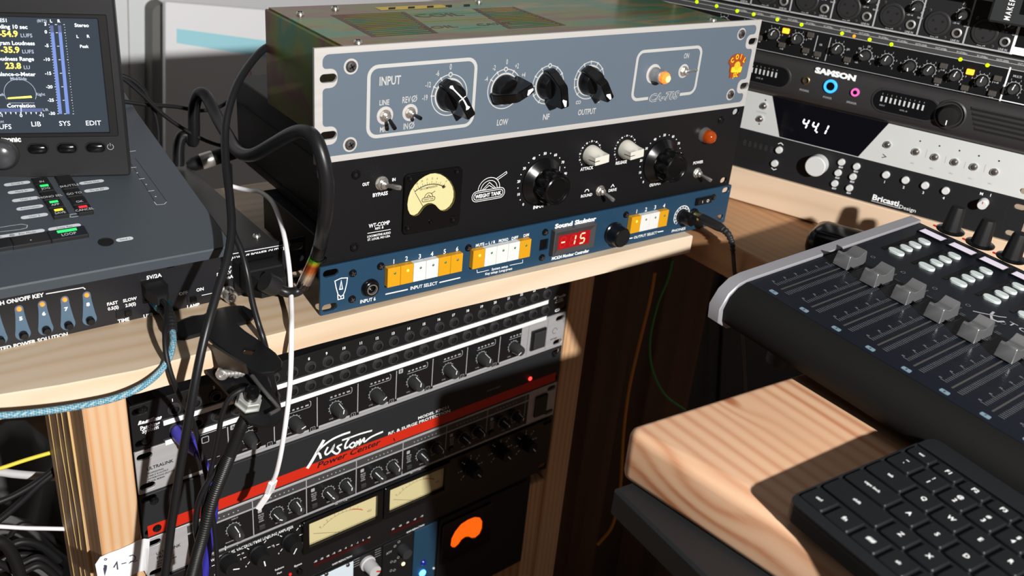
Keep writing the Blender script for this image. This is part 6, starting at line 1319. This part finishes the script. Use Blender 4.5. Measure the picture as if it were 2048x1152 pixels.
# --- eight-channel microphone preamp
d = rdev('multichannel_preamp', 'black eight-channel preamp with round microphone sockets, highest seen in the right-hand rack', 'preamp', 178.2, 222.2, mat('mid_black_enamel', (.014, .014, .015), .4), deep=240)
A = d.at; ink = d.ink(GREYINK); O_ = d.loc(Vector((600, -90.71, 178)))
ud = [A(*q1(x, y))[0] for x, y in ((765, 60), (985, 105), (1225, 150), (1475, 200), (1725, 255), (1970, 310))]
uP = (ud[-1] - ud[0]) / 5; u0 = ud[-1] - 8 * uP
for i in range(9):
    u = u0 + i * uP; (d.ink(WHITEP) if i == 8 else ink).line((u, 0), (u, 44), 1.6 if i < 8 else 2.4, .2)
ink.line((u0, .8), (u0 + 8 * uP, .8), 1.5, .2); WPB = mat('white_print_block', (.78, .79, .80), .5)
g = G(); g.poly([(ud[-1] + 1, 8, .15), (482, 8, .15), (482, 43, .15), (ud[-1] + 1, 43, .15)]); d.add('dark_end_field', g, GLOSSB, smooth=0)
g = G(); gg_ = DY
g.box(ud[-1] + 1, 481, .5, 7.5, 0, .14); d.add('white_label_block', g, WPB, smooth=0)
def g_xlr(g):
    g.lathe([(12.2, 0), (12.2, 1.2), (11.2, 2), (9.6, 2.0), (9.3, .6)], seg=32, cap=False); g.lathe([(9.2, .4), (9.2, 1.6), (0, 1.6)], seg=28)
    g.mi = 1
    for a in (100, 220, 340): g.cyl(5.2 * cos(radians(a + 50)), 5.2 * sin(radians(a + 50)), 1.3, 1.5, 1.75, 8)
    g.mi = 0
vx = A(*q1(1330, 85))[1]; vj = A(*q1(1433, 135))[1]; vg = A(*q1(1720, 82))[1]; ox = A(*q1(1575, 130))[0] - (u0 + 6 * uP); oj = A(*q1(1678, 190))[0] - (u0 + 6 * uP); og = A(*q1(1720, 82))[0] - (u0 + 6 * uP)
XL = mat('socket_black', (.022, .022, .023), .4); DARKG = DARKHOLE
for i in range(8):
    b = u0 + i * uP
    d.inst('microphone_socket', ('xlr',), g_xlr, [XL, DARKG], b + ox, vx)
    d.inst('jack_socket', ('trs',), lambda g: (g.lathe([(4.6, 0), (4.6, 1.6), (3.6, 2.0), (3.0, 2.0)], seg=20, cap=False), g.lathe([(3.0, 2.0), (2.9, .2), (0, .2)], seg=16, cap=False)), STEEL, b + oj, vj); g = G(); g.cyl(b + oj, vj, 2.8, .2, .5, 14); d.add('jack_bore', g, DARKHOLE, smooth=0)
    smallknob(d, b + og, vg, -130, 4.6, 9)
    ink.text('MIC IN', b + ox, 2.4, 2.0, 'c', .03, .9, .2); ink.text('LINE IN', b + oj, 2.0, 2.0, 'c', .03, .9, .2); ink.text(str(i + 1), b + og - 3, vg + 9, 3.2, 'c', .02, 1, .2); ink.text('-10 +4', b + og - 5, vg - 9.5, 1.8, 'c', .03, .9, .2); ink.text('GAIN', b + og + 5, vg - 10.5, 1.8, 'c', .03, .9, .2)
    d.inst('panel_screw', ('xlrs',), g_screw(1.5, .8), [DSTEEL, DARKHOLE], b + ox + 10, vx - 11.5); d.inst('panel_screw', ('xlrs',), g_screw(1.5, .8), [DSTEEL, DARKHOLE], b + ox - 10, vx + 11.5)
d.done()
# black box lying across the top right corner, with upright lettering
d = Dev('black_sound_box', 'black box with upright white lettering, jutting over the top right corner of the rack', 'box', RFX(452, 205, 2), yaw=RY)
A = d.at; qm = [A(*q1(1885, 0), 30), A(*q1(1880, 110), 30), A(*q1(2048, 155), 30)]
g = G(); g.box(qm[0][0] - 1, qm[0][0] + 150, qm[1][1] - 2, qm[1][1] + 75, 13, 30, bev=2.0); d.add('body', g, mat('black_box_plastic', (.020, .022, .024), .5))
u0_ = A(*q1(1965, 120), 30); u1_ = A(*q1(1990, 10), 30); g = G(); wl__ = glyph_w('MAKER', .02, 1.35) * 5.2 / CAP; g.text('MAKER', u0_[0], u0_[1] + 1, 5.2, 'l', .02, (u1_[1] - u0_[1] + 2) / wl__, 30.2, pi / 2, 1.35); o = d.add('printed_lettering', g, WHITEP, smooth=0); o['kind'] = 'stuff'
g = G(); u, v = A(*q1(2035, 40), 30); g.box(u, u + 12, v - 6, v + 14, 29.8, 31, bev=.5); d.add('recessed_slider', g, BLACKG)
g = G(); g.box(qm[0][0] - 55, qm[0][0] - 1.5, qm[1][1] + 16, qm[1][1] + 60, 13, 24, bev=1.5); d.add('side_arm', g, mat('black_box_plastic', (0, 0, 0)))

# =================================================================== timber on the right
WOODB = wood('pale_board_pine', (.74, .60, .46), (.58, .42, .28), 0, period=12, contrast=.6, seed=1.7)
def rboard(name, label, u0, u1, v0, v1, w0, w1, m, cat='board'):
    d = G(); d.box(0, u1 - u0, 0, w1 - w0, 0, v1 - v0, bev=1.2); P = RFX(u0, v0, w1); return solo(name, d, m, label, cat, O=P, R=(0, 0, radians(RY)))
rboard('rack_plank', 'pale pine plank lying under the right-hand rack', -160, 620, -38.4, -.4, -250, 4, WOODB)
WOODD = wood('orange_desk_pine', (.52, .30, .16), (.36, .17, .07), 1, period=13, contrast=.7, seed=2.3)
DX = 447
g = G(); g.box(0, 900, -650, 330, 0, 38, bev=1.5); solo('desk_board', g, WOODD, 'orange-brown desk board under the right-hand rack and the control surface', 'board', O=(DX, 0, -131.2 - 38.2))
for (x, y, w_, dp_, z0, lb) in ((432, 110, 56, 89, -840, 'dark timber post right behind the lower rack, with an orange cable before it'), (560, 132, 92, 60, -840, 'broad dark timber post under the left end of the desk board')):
    g = G(); g.box(0, w_, 0, dp_, 0, (SHB - .5 if x < 440 else -169.9) - z0, bev=1.5); solo('desk_post', g, mat('dark_stained_pine', (.075, .035, .017), .6, noise=(6, .35, (6, 6, .25))), lb, 'post', O=(x, y, z0))  # dark brown base colour with stretched noise
# wing board in the foreground: sawn plank with a knot, end grain towards the racks
SZ = -107.0
a_, b_, c_, e_ = W3(1245, 855, SZ), W3(1627, 735, SZ), W3(1838, 880, SZ), W3(1718, 1152, SZ)
dr = (c_ - b_).normalized(); er = (e_ - a_).normalized(); far_b = b_ + dr * 430; far_a = a_ + er * 430
OX = a_.copy(); kn = W3(1456, 798, SZ) - OX; kn2 = W3(1398, 990, SZ - 6) - OX; kn3 = W3(1830, 1000, SZ) - OX
WOODF = wood('foreground_fir', (.66, .42, .27), (.40, .13, .045), 1, period=13, wander=.7, rough=.36, knots=((kn.x * .001, kn.y * .001, kn.z * .001, .007), (kn2.x * .001, kn2.y * .001, -.012, .010)), contrast=.9, seed=.6)
g = G(); out = rpoly([(p.x - OX.x, p.y - OX.y) for p in (a_, b_, far_b, far_a)], [10, 11, 10, 10], 6)
pz = [(0, -38, 0), (-1.5, -36, 0)]
base = out if area(out) > 0 else out[::-1]; lv = [(inset(base, 3.0), -38), (inset(base, .8), -36.4), (base, -33), (base, -6), (inset(base, 1.2), -2.2), (inset(base, 3.4), -.5), (inset(base, 5.6), 0)]
rings = [[g._v((x, y, z)) for x, y in P] for P, z in lv]; n = len(base)
for r0_, r1_ in zip(rings, rings[1:]):
    for k in range(n): g._face([r0_[k], r0_[(k + 1) % n], r1_[(k + 1) % n], r1_[k]])
g._face(rings[-1]); g._face(rings[0][::-1])
solo('wing_board', g, WOODF, 'thick fir board in the foreground carrying the black keyboard', 'board', O=OX, smooth=50)
g = G(); kd0 = W3(1246, 985, -147); g.box(0, 342, -560, 0, 0, 22, bev=2); solo('keyboard_drawer', g, mat('black_laminate', (.010, .011, .0125), .45, bump=(900, .3)), 'black drawer board under the foreground fir board and the control surface', 'drawer', O=(kd0.x - 4, kd0.y + 6, -167.6), R=(0, 0, radians(-4)))

# =================================================================== control surface with eight faders
d = Dev('control_surface', 'black fader control surface with silver cheek, between the fir board and the right-hand rack', 'control surface', (277.0, -238.4, -58.1), yaw=-88.25, flat=True, pitch=1.26, roll=3.03)
A = d.at; PT = 29.2; CS = mat('soft_black_panel', (.0055, .0075, .0125), .3, bump=(1200, .12)); CSB = mat('rubber_black_body', (.007, .007, .007), .6, spec=.18, bump=(900, .1))
qx = K(1440, 400, 2.559); qc = K(1260, 420, 3.84)
yl = -16; yb = 226; xl = A(*qx(185, 405))[0]; xr_ = 420
prof = [(yb, -50), (yb, 0), (yl, 0), (yl - 9, -2.5), (yl - 17, -9), (yl - 21, -19), (yl - 19, -30), (yl - 8, -38), (20, -44), (60, -60)]
def extr(g, prof, x0, x1):
    Lr = [g._v((x0, y, z)) for y, z in prof]; Rr = [g._v((x1, y, z)) for y, z in prof]; n = len(prof); g._face(Lr); g._face(Rr[::-1])
    for i in range(n): g._face([Lr[i], Lr[(i + 1) % n], Rr[(i + 1) % n], Rr[i]])
    bmesh.ops.recalc_face_normals(g.bm, faces=g.bm.faces[:])
g = G(); extr(g, prof, xl, xr_); d.add('housing', g, CSB, smooth=50)
g = G(); g.box(xl + 1, xr_ - 8, yl + 1, yb - 2, -.2, .35); d.add('top_panel', g, CS, smooth=0)
g = G(); cp_ = [(yb + 2, -48), (yb + 2, 2), (yl + 4, 2.2), (yl - 8, .5), (yl - 18, -6), (yl - 25, -18), (yl - 23, -31), (yl - 10, -40), (20, -46), (60, -58)]; extr(g, cp_, xl - 12, xl - .2)
bmesh.ops.bevel(g.bm, geom=[e for e in g.bm.edges if abs(e.verts[0].co.x - e.verts[1].co.x) < .01], offset=.8, segments=1, affect='EDGES'); d.add('end_cheek', g, mat('silver_grey_cheek', (.32, .32, .35), .4, .3), smooth=40)
for x in (xl + 12, 250): g = G(); g.cyl(x, 42, 12, -86.0 + x * .053, -52, 18); d.add('support_foot', g, RUBBER)
ink = d.ink(mat('dim_grey_ink', (.17, .18, .19), .6)); SB = mat('blue_grey_key', (.16, .24, .30), .4)
CAPM = mat('smoky_clear_cap', (.30, .305, .315), .26, .75); WKEY = mat('pale_rubber_key', (.50, .56, .56), .45); SCRN = mat('scribble_display', (.4, .36, .42), .3, emit=(.72, .66, .78), estr=.55); RLED = mat('red_led_lens', (.4, .01, .01), .3, emit=(.9, .02, .02), estr=.25)
capp = [(1698, 512), (1756.5, 548), (1821, 583), (1889, 619), (1963.6, 661), (2036, 699)]
yc = [A(*c, 8)[1] for c in capp]; ym = sum(yc) / len(yc)
def g_cap(g):
    pf = [(-13, 0), (-12, 11), (-10.6, 12.2), (-7, 10.0), (-3, 8.3), (0, 8.0), (3, 8.3), (7, 10.0), (10.6, 12.2), (12, 11), (13, 0)]
    Lr = [g._v((-7.0 if z < 1 else -6.2, y, z + 2)) for y, z in pf]; Rr = [g._v((7.0 if z < 1 else 6.2, y, z + 2)) for y, z in pf]; n = len(pf); g._face(Lr); g._face(Rr[::-1])
    for i in range(n): g._face([Lr[i], Lr[(i + 1) % n], Rr[(i + 1) % n], Rr[i]])
    bmesh.ops.recalc_face_normals(g.bm, faces=g.bm.faces[:]); bmesh.ops.bevel(g.bm, geom=g.bm.edges[:], offset=.35, segments=1, affect='EDGES')
b1 = [A(*qx(*p)) for p in ((1045, 220), (997, 237), (948, 251), (898, 270))]; yk = [p[1] for p in b1]; xk = sum(p[0] for p in b1) / 4
lc = A(*qx(1087, 186)); en = A(*qx(1178, 158)); sl0, sl1 = A(*qx(825, 246)), A(*qx(990, 190))
for i in range(9):
    x = i * PT
    g = G(); g.box(x - .7, x + .7, 0, 112, .1, .45); d.add('fader_slot', g, mat('slot_dark_grey', (.055, .053, .050), .6), smooth=0)
    for j in range(46):
        y = 3 + j * 2.3; lg = 5.5 if j % 6 == 0 else 3.2; ink.poly([(x - 5 - lg, y, .5), (x - 5, y, .5), (x - 5, y + .4, .5), (x - 5 - lg, y + .4, .5)]); ink.poly([(x + 4.5, y - 4, .5), (x + 9, y - 4, .5), (x + 9, y - 3.6, .5), (x + 4.5, y - 3.6, .5)])
    for j, s in enumerate(('60', '40', '30', '20', '10', '5', '0', '5')): ink.text(s, x - 11.5, 4 + j * 13.5, 1.8, 'c', .02, .9, .5)
    d.inst('channel_label', ('chl',), lambda g: g.prism(rrect(-3.4, 3.4, -2.0, 2.0, .8, 2), .3, .7), SB, x, -9); d.ink(BLACKM).text(str(i + 1), x, -10, 2.2, 'c', .02, 1, .85)
    ink.strip(circ(x + 1, 120, 1.8, 10), .4, .5, True); ink.strip(rrect(x + 4.5, x + 9.5, 84, 96, 1.5, 2), .4, .5, True)
    d.inst('fader_cap', ('fcap',), g_cap, CAPM, x, yc[i] if i < 6 else ym)
    for j, y in enumerate(yk): d.inst('channel_key', ('ckey', j == 3), (lambda g: g.prism(stadium(0, 0, 3.4, 4.0, 7), .3, 2.4, bev=.5)) if j == 3 else (lambda g: g.prism(stadium(0, 0, 2.2, 3.7, 7), .3, 2.4, bev=.5)), WKEY, x + xk, y)
    ink.text('SELECT', x + xk, yk[3] - 6.2, 1.5, 'c', .03, .95, .5); ink.text('REC', x + xk - 8, yk[0] + 2, 1.4, 'c', .02, .9, .5)
    g = G(); g.box(x + sl0[0] - .2, x + sl0[0] + 3.4, sl0[1], sl1[1] + 6, .3, .7); d.add('meter_slot', g, BLACKG, smooth=0)
    g = G(); u, v = x + lc[0], lc[1]; g.plate(rrect(u - 12.5, u + 12.5, v - 7, v + 7, .8, 2), [rrect(u - 11.3, u + 11.3, v - 5.8, v + 5.8, .3, 1)], .3, 2.2, .3); lf = d.add('scribble_strip', g, BLACKG, smooth=30); g = G(); g.box(u - 11.3, u + 11.3, v - 5.8, v + 5.8, .4, 1.2); d.add('strip_display', g, SCRN, lf, smooth=0)
    u, v = x + en[0], en[1]; g = G(); g.lathe([(12.5, .3), (12.5, 1.2), (10.5, 2), (0, 2)], seg=28); eb = d.add('rotary_knob', g, BLACKG, loc=(u, v, 0)); g = G(); g.lathe([(8.4, 1.8), (8.0, 5), (6.3, 22), (5.4, 24.5), (0, 25)], seg=32, flutes=(8, .5, 5.6)); d.add('knob_cap', g, BLACKM, eb, smooth=30)
    u, v = x + A(*qx(1105, 138))[0], A(*qx(1105, 138))[1]; d.inst('red_light', ('csled',), lambda g: g.prism(stadium(0, 0, 2.0, 1.1, 4), .3, 1.2), RLED, u, v)
t0_, t1_ = A(*qx(1470, 630)), A(*qx(1540, 668)); lg = d.ink(mat('light_grey_logo', (.38, .39, .40), .5)); lg.text('TOUCH', t0_[0], t0_[1] - 2, 6.2, 'l', .005, 1.35, .55, 0, 1.25)
lk = lambda pts, w_: lg.strip([A(*qx(*p)) for p in pts], w_, .55)
lk([(1293, 571), (1340, 582), (1390, 592), (1430, 600), (1465, 604)], 1.2); lk([(1400, 575), (1385, 590), (1390, 612), (1420, 625), (1455, 625)], 2.0)
d.done()
# --- wireless keyboard
d = Dev('computer_keyboard', 'compact black computer keyboard with white legends, on the foreground fir board', 'keyboard', (121.1, -390.1, -86.6), yaw=-94.94, flat=True, pitch=2.76, roll=.34)
A = d.at; ql = K(1200, 700, 2.415); KB = mat('black_keyboard_plastic', (.009, .010, .012), .42); KC = mat('black_keycap', (.008, .009, .0105), .38)
c0, c1 = A(*ql(925, 742), -3), A(*ql(1588, 424), -3); kw_, kd = 16 * 19.0, c1[1]
x0 = (c0[0] + c1[0]) / 2; y0_, y1_ = c0[1] - 2, c1[1]
g = G(); g.prism(rrect(x0, x0 + 300, y0_, y1_, 7, 6), -13, -2.6, bev=.8); d.add('body', g, KB, smooth=40)
for q in ((x0 + 20, y0_ + 12), (x0 + 20, y1_ - 14), (x0 + 280, y0_ + 12), (x0 + 280, y1_ - 14)): g = G(); g.cyl(q[0], q[1], 5, -17.2 if q[1] < 50 else -21.0, -13, 14); d.add('rubber_foot', g, RUBBER)
U1, U2 = 19.0, 18.5
g = G(); g.plate(rrect(x0, x0 + 300, y0_, y1_, 7, 6), [rrect(-.6, x0 + 292, -.6, 5.70 * 18.5 + .6, 1.2, 3)], -3.2, .1, .4); d.add('frame', g, KB, smooth=40)
def kkey(x, y, s, w_=1.0, h_=1.0, sub=None):
    W_ = w_ * U1 - 2.6; Hh = h_ * U2 - 2.6; k = ('kc', round(W_, 1), round(Hh, 1))
    o = d.inst('keycap', k, lambda g: g.prism(rrect(-W_ / 2, W_ / 2, -Hh / 2, Hh / 2, 1.6, 3), -3, 0, bev=.7), KC, x * U1, y * U2)
    if s:
        lk_ = ('lg', s, sub)
        if lk_ not in MESH:
            g = G(); g.text(s, 0, -1.6 if not sub else -4.6, 3.4 if len(s) < 3 else 2.3, 'c', .02, .95, .12)
            if sub: g.text(sub, 0, 1.0, 3.0, 'c', .02, .95, .12)
            MESH[lk_] = g.mesh('key_legend', WHITEP, 0)
        d.add('key_legend', MESH[lk_], None, o)
for i, s in enumerate(('ctrl', 'fn', '⊞', 'alt')): kkey(.5 + i, .5, {'⊞': '##'}.get(s, s))
kkey(6.5, .5, None, 5.0)
kkey(1.12, 1.5, '⇧ shift' if False else 'shift', 2.25)
for i, s in enumerate('ZXCVBNM'): kkey(2.75 + i, 1.5, s)
kkey(.87, 2.5, 'caps lock', 1.75)
for i, s in enumerate('ASDFGHJK'): kkey(2.25 + i, 2.5, s)
kkey(.75, 3.5, 'tab', 1.5)
for i, s in enumerate('QWERTYUI'): kkey(2.0 + i, 3.5, s)
kkey(.5, 4.5, '`', sub='~')
for i, s in enumerate('12345678'): kkey(1.5 + i, 4.5, s, sub='!@#$%^&*'[i])
for i in range(9): kkey(.5 + i * 1.0, 5.36, 'esc' if i == 0 else 'F%d' % i, 1.0, .68)
d.done()
# --- adapter lump on the desk board
g = G(); g.box(-26, 26, -40, 40, 0, 30, bev=11, seg=4); solo('round_adapter', g, BLACKG, 'rounded black gadget on the desk board behind the control surface', 'gadget', O=tuple(W3(1690, 520, -131)), R=(0, 0, .4))
# --- headphone plug and lead
def hp(dd):
    P = phW - dd.O; N = phN
    g = G(); g.lathe([(3.1, 0), (3.1, 6)], seg=16, M=along(P, P + N)); g.lathe([(4.6, 4), (4.6, 13), (4.0, 14)], seg=18, M=along(P, P + N)); p_ = dd.add('plug_metal', g, mat('brass_gold', (.70, .55, .25), .25, 1.0))
    g = G(); g.lathe([(5.0, 13), (5.2, 18), (5.0, 38), (4.2, 42)], seg=18, M=along(P, P + N)); dd.add('plug_sleeve', g, RUBBER, p_)
    pts_ = spline([P + N * 41, P + N * 50 + Vector((1, 0, -3)), P + N * 57 + Vector((2, 0, -11)), P + N * 60 + Vector((3, 0, -21))], 10); g = G(); g.tube(pts_, [3.9 - 1.6 * i / 30 + (.35 if (i // 2) % 2 else -.2) for i in range(31)], 12); dd.add('strain_relief', g, RUBBER, p_, smooth=20)
PE = phW + phN * 60 + Vector((3, 0, -21))
cable('headphone_cable', 'dark grey headphone lead hanging from the blue controller, behind the silver cheek', [('w', *PE), ('w', PE.x + 6, PE.y - 4, PE.z - 25), (1484, 590, -80), (1481, 640, -95), (1485, 690, -100), (1489, 760, -105), (1492, 830, -110), (1494, 900, -110)], 2.2, mat('dark_grey_lead', (.035, .035, .038), .45), extra=hp)

# =================================================================== room
g = G(); g.box(-2000, 3200, 1200, 1220, -860, 1600); solo('wall_back', g, mat('white_wall_paint', (.66, .66, .68), .8), None, None, O=(0, 0, 0), kind='structure', smooth=0)
g = G(); g.box(-2000, 3200, -2200, 1200, -860, -840); solo('floor', g, mat('dark_wood_floor', (.10, .055, .03), .5, noise=(3, .4, (1, 12, 1))), None, None, kind='structure', smooth=0)
g = G(); g.box(3180, 3200, -2200, 1200, -860, 1600); solo('wall_right', g, mat('white_wall_paint', (0, 0, 0)), None, None, kind='structure', smooth=0)
# white board with a cyan band, hung a little askew in front of the wall
by = 950; P_ = [Y3(x, y, by) for x, y in ((331, 4), (620, 28), (625, 420), (331, 395))]
d = Dev('white_board', 'white board with a cyan band behind the centre stack', 'board', P_[3], yaw=0); L_ = lambda x, y: A(x, y)
A = d.at; g = G(); g.prism(rpoly([A(*p) for p in ((331, 4), (1000, 59), (1000, 480), (331, 395))], 3, 3), -14, 0, bev=1); d.add('panel', g, mat('white_panel', (.92, .93, .96), .6), smooth=30)
d.ink(mat('cyan_print', (.42, .80, .92), .6)).poly([A(*p) for p in ((353, 57), (760, 112), (760, 150), (353, 86))], .2)
for x in (487, 494, 500): d.ink(mat('red_mark', (.7, .2, .18), .6)).line(A(x, 141), A(x + 2, 152), 2, .2)
d.done()
d = Dev('grey_locker', 'narrow grey locker side with rounded top, left of the white board', 'locker', Y3(305, 395, 990)); A = d.at
g = G(); g.prism(rpoly([A(*p) for p in ((304, 400), (334, 400), (330, 6), (304, 14))], [2, 2, 2, 16], 6), -40, 0, bev=1); d.add('body', g, mat('grey_panel_paint', (.15, .15, .135), .6), smooth=30)
d = Dev('white_cabinet', 'white cabinet behind the loudness meter', 'cabinet', Y3(303, 200, 1030)); A = d.at
g = G(); g.prism(rpoly([A(*p) for p in ((180, 420), (301, 420), (302, -60), (180, -60))], 3, 3), -100, 0, bev=2); d.add('body', g, mat('white_cabinet_paint', (.78, .82, .83), .5), smooth=30)
g = G(); g.prism([A(*p, 2) for p in ((262, 300), (264, 300), (256, -50), (254, -50))], .1, 2); d.add('door_edge', g, mat('pinkish_edge', (.45, .38, .38), .5), smooth=0)
g = G(); g.box(0, 900, 0, 16, 0, 650, bev=1); solo('back_screen', g, mat('charcoal_felt', (.055, .053, .052), .9), 'added dark screen standing in for the shaded wall under the desk board, behind the hanging cables', 'screen', O=(470, 345, -840))  # added dark sheet: shade under the desk is put into its colour
# things in the gloom below the desk
cable('orange_cable', 'thin orange cable hanging in the gloom before the dark post', [(1310, 545, 60), (1300, 600, 60), (1278, 690, 62), (1258, 780, 64), (1247, 870, 66), (1240, 980, 68), (1225, 1050, 70), (1195, 1090, 72)], 2.0, mat('orange_sheath', (.50, .20, .02), .5))
cable('green_cable', 'thin green cable hanging beside the orange one', [(1345, 520, 62), (1335, 560, 62), (1315, 610, 66), (1300, 680, 70), (1305, 740, 74), (1330, 790, 76), (1370, 820, 78)], 1.6, mat('green_sheath', (.03, .28, .06), .5))
for i, P in enumerate(([(1395, 560, 330), (1380, 640, 330), (1368, 720, 330), (1360, 800, 330)], [(1452, 500, 330), (1448, 580, 330), (1442, 680, 330), (1436, 800, 330)], [(1465, 520, 340), (1432, 600, 340), (1400, 650, 340), (1380, 700, 340)])):
    cable('hanging_cable', ('black cable hanging against the grey wall, leftmost of three under the desk', 'black cable hanging straight under the desk board, nearest the silver cheek', 'black cable slanting under the desk board across the grey wall')[i], P, 4.0, CABM)
cable('yellow_cable', 'yellow cable stretched in the gloom left of the pine post', [(-60, 955, 160), (0, 937, 160), (45, 922, 160), (85, 910, 160), (140, 895, 160)], 1.9, mat('yellow_sheath', (.75, .62, .05), .5))
WC2 = mat('white_cable_sheath', (0, 0, 0))
cable('white_cable', 'white cable stretched level left of the pine post, above the tangle', [(-60, 1050, 150), (0, 1053, 150), (50, 1056, 150), (95, 1057, 150), (140, 1058, 150)], 2.0, WC2)
cable('pale_cable', 'thick pale grey cable below the yellow one, left of the pine post', [(-60, 938, 200), (0, 944, 200), (30, 948, 200), (80, 952, 200), (140, 955, 200)], 4.0, mat('pale_grey_sheath', (.55, .55, .56), .5))
rnd = random.Random(5)
names = ['black cable slanting up to the post, upper of two', 'black cable slanting up to the post, lower of two']
cable('black_cable', names[0], [(-60, 1020, 170), (0, 1003, 170), (40, 985, 170), (80, 960, 170), (130, 920, 170)], 3.0, CABM); cable('black_cable', names[1], [(-60, 1075, 168), (0, 1038, 168), (40, 1005, 168), (80, 968, 168), (130, 930, 168)], 3.4, CABM)
for i in range(9):
    y0_ = 1075 + rnd.random() * 70; a = rnd.random() * 50 - 25
    cable('tangled_cable', 'black cable in the tangle at the foot of the pine post', [(-50, y0_ - a, 150 + i * 12), (0, y0_ + rnd.random() * 30 - 15, 150 + i * 12), (40, y0_ + a + rnd.random() * 30 - 15, 150 + i * 12), (80, y0_ + a, 150 + i * 12), (120, y0_ + 30 + a, 150 + i * 12)], 2.6 + rnd.random() * 1.4, CABM, group='tangled cables')
cable('thick_black_cable', 'thick black cable curving across the tangle in the lower left corner', [(-30, 1080, 130), (5, 1085, 130), (25, 1110, 130), (40, 1150, 130), (50, 1200, 130)], 5.5, CABM)
d = Dev('grey_dust_sheet', 'crumpled grey cloth on the floor behind the tangle of cables', 'cloth', (-420, 230, -838), flat=True)
g = G(); nx, ny = 26, 18; vv_ = [[g._v((i * 22, j * 22, 250 + 60 * sin(i * .7 + j * .4) + 40 * sin(j * 1.1 - i * .3) + rnd.random() * 18 - abs(j - 3) * 4)) for i in range(nx)] for j in range(ny)]
for j in range(ny - 1):
    for i in range(nx - 1): g._face([vv_[j][i], vv_[j][i + 1], vv_[j + 1][i + 1], vv_[j + 1][i]])
d.add('cloth', g, mat('grey_cloth', (.10, .10, .10), .9), smooth=80)
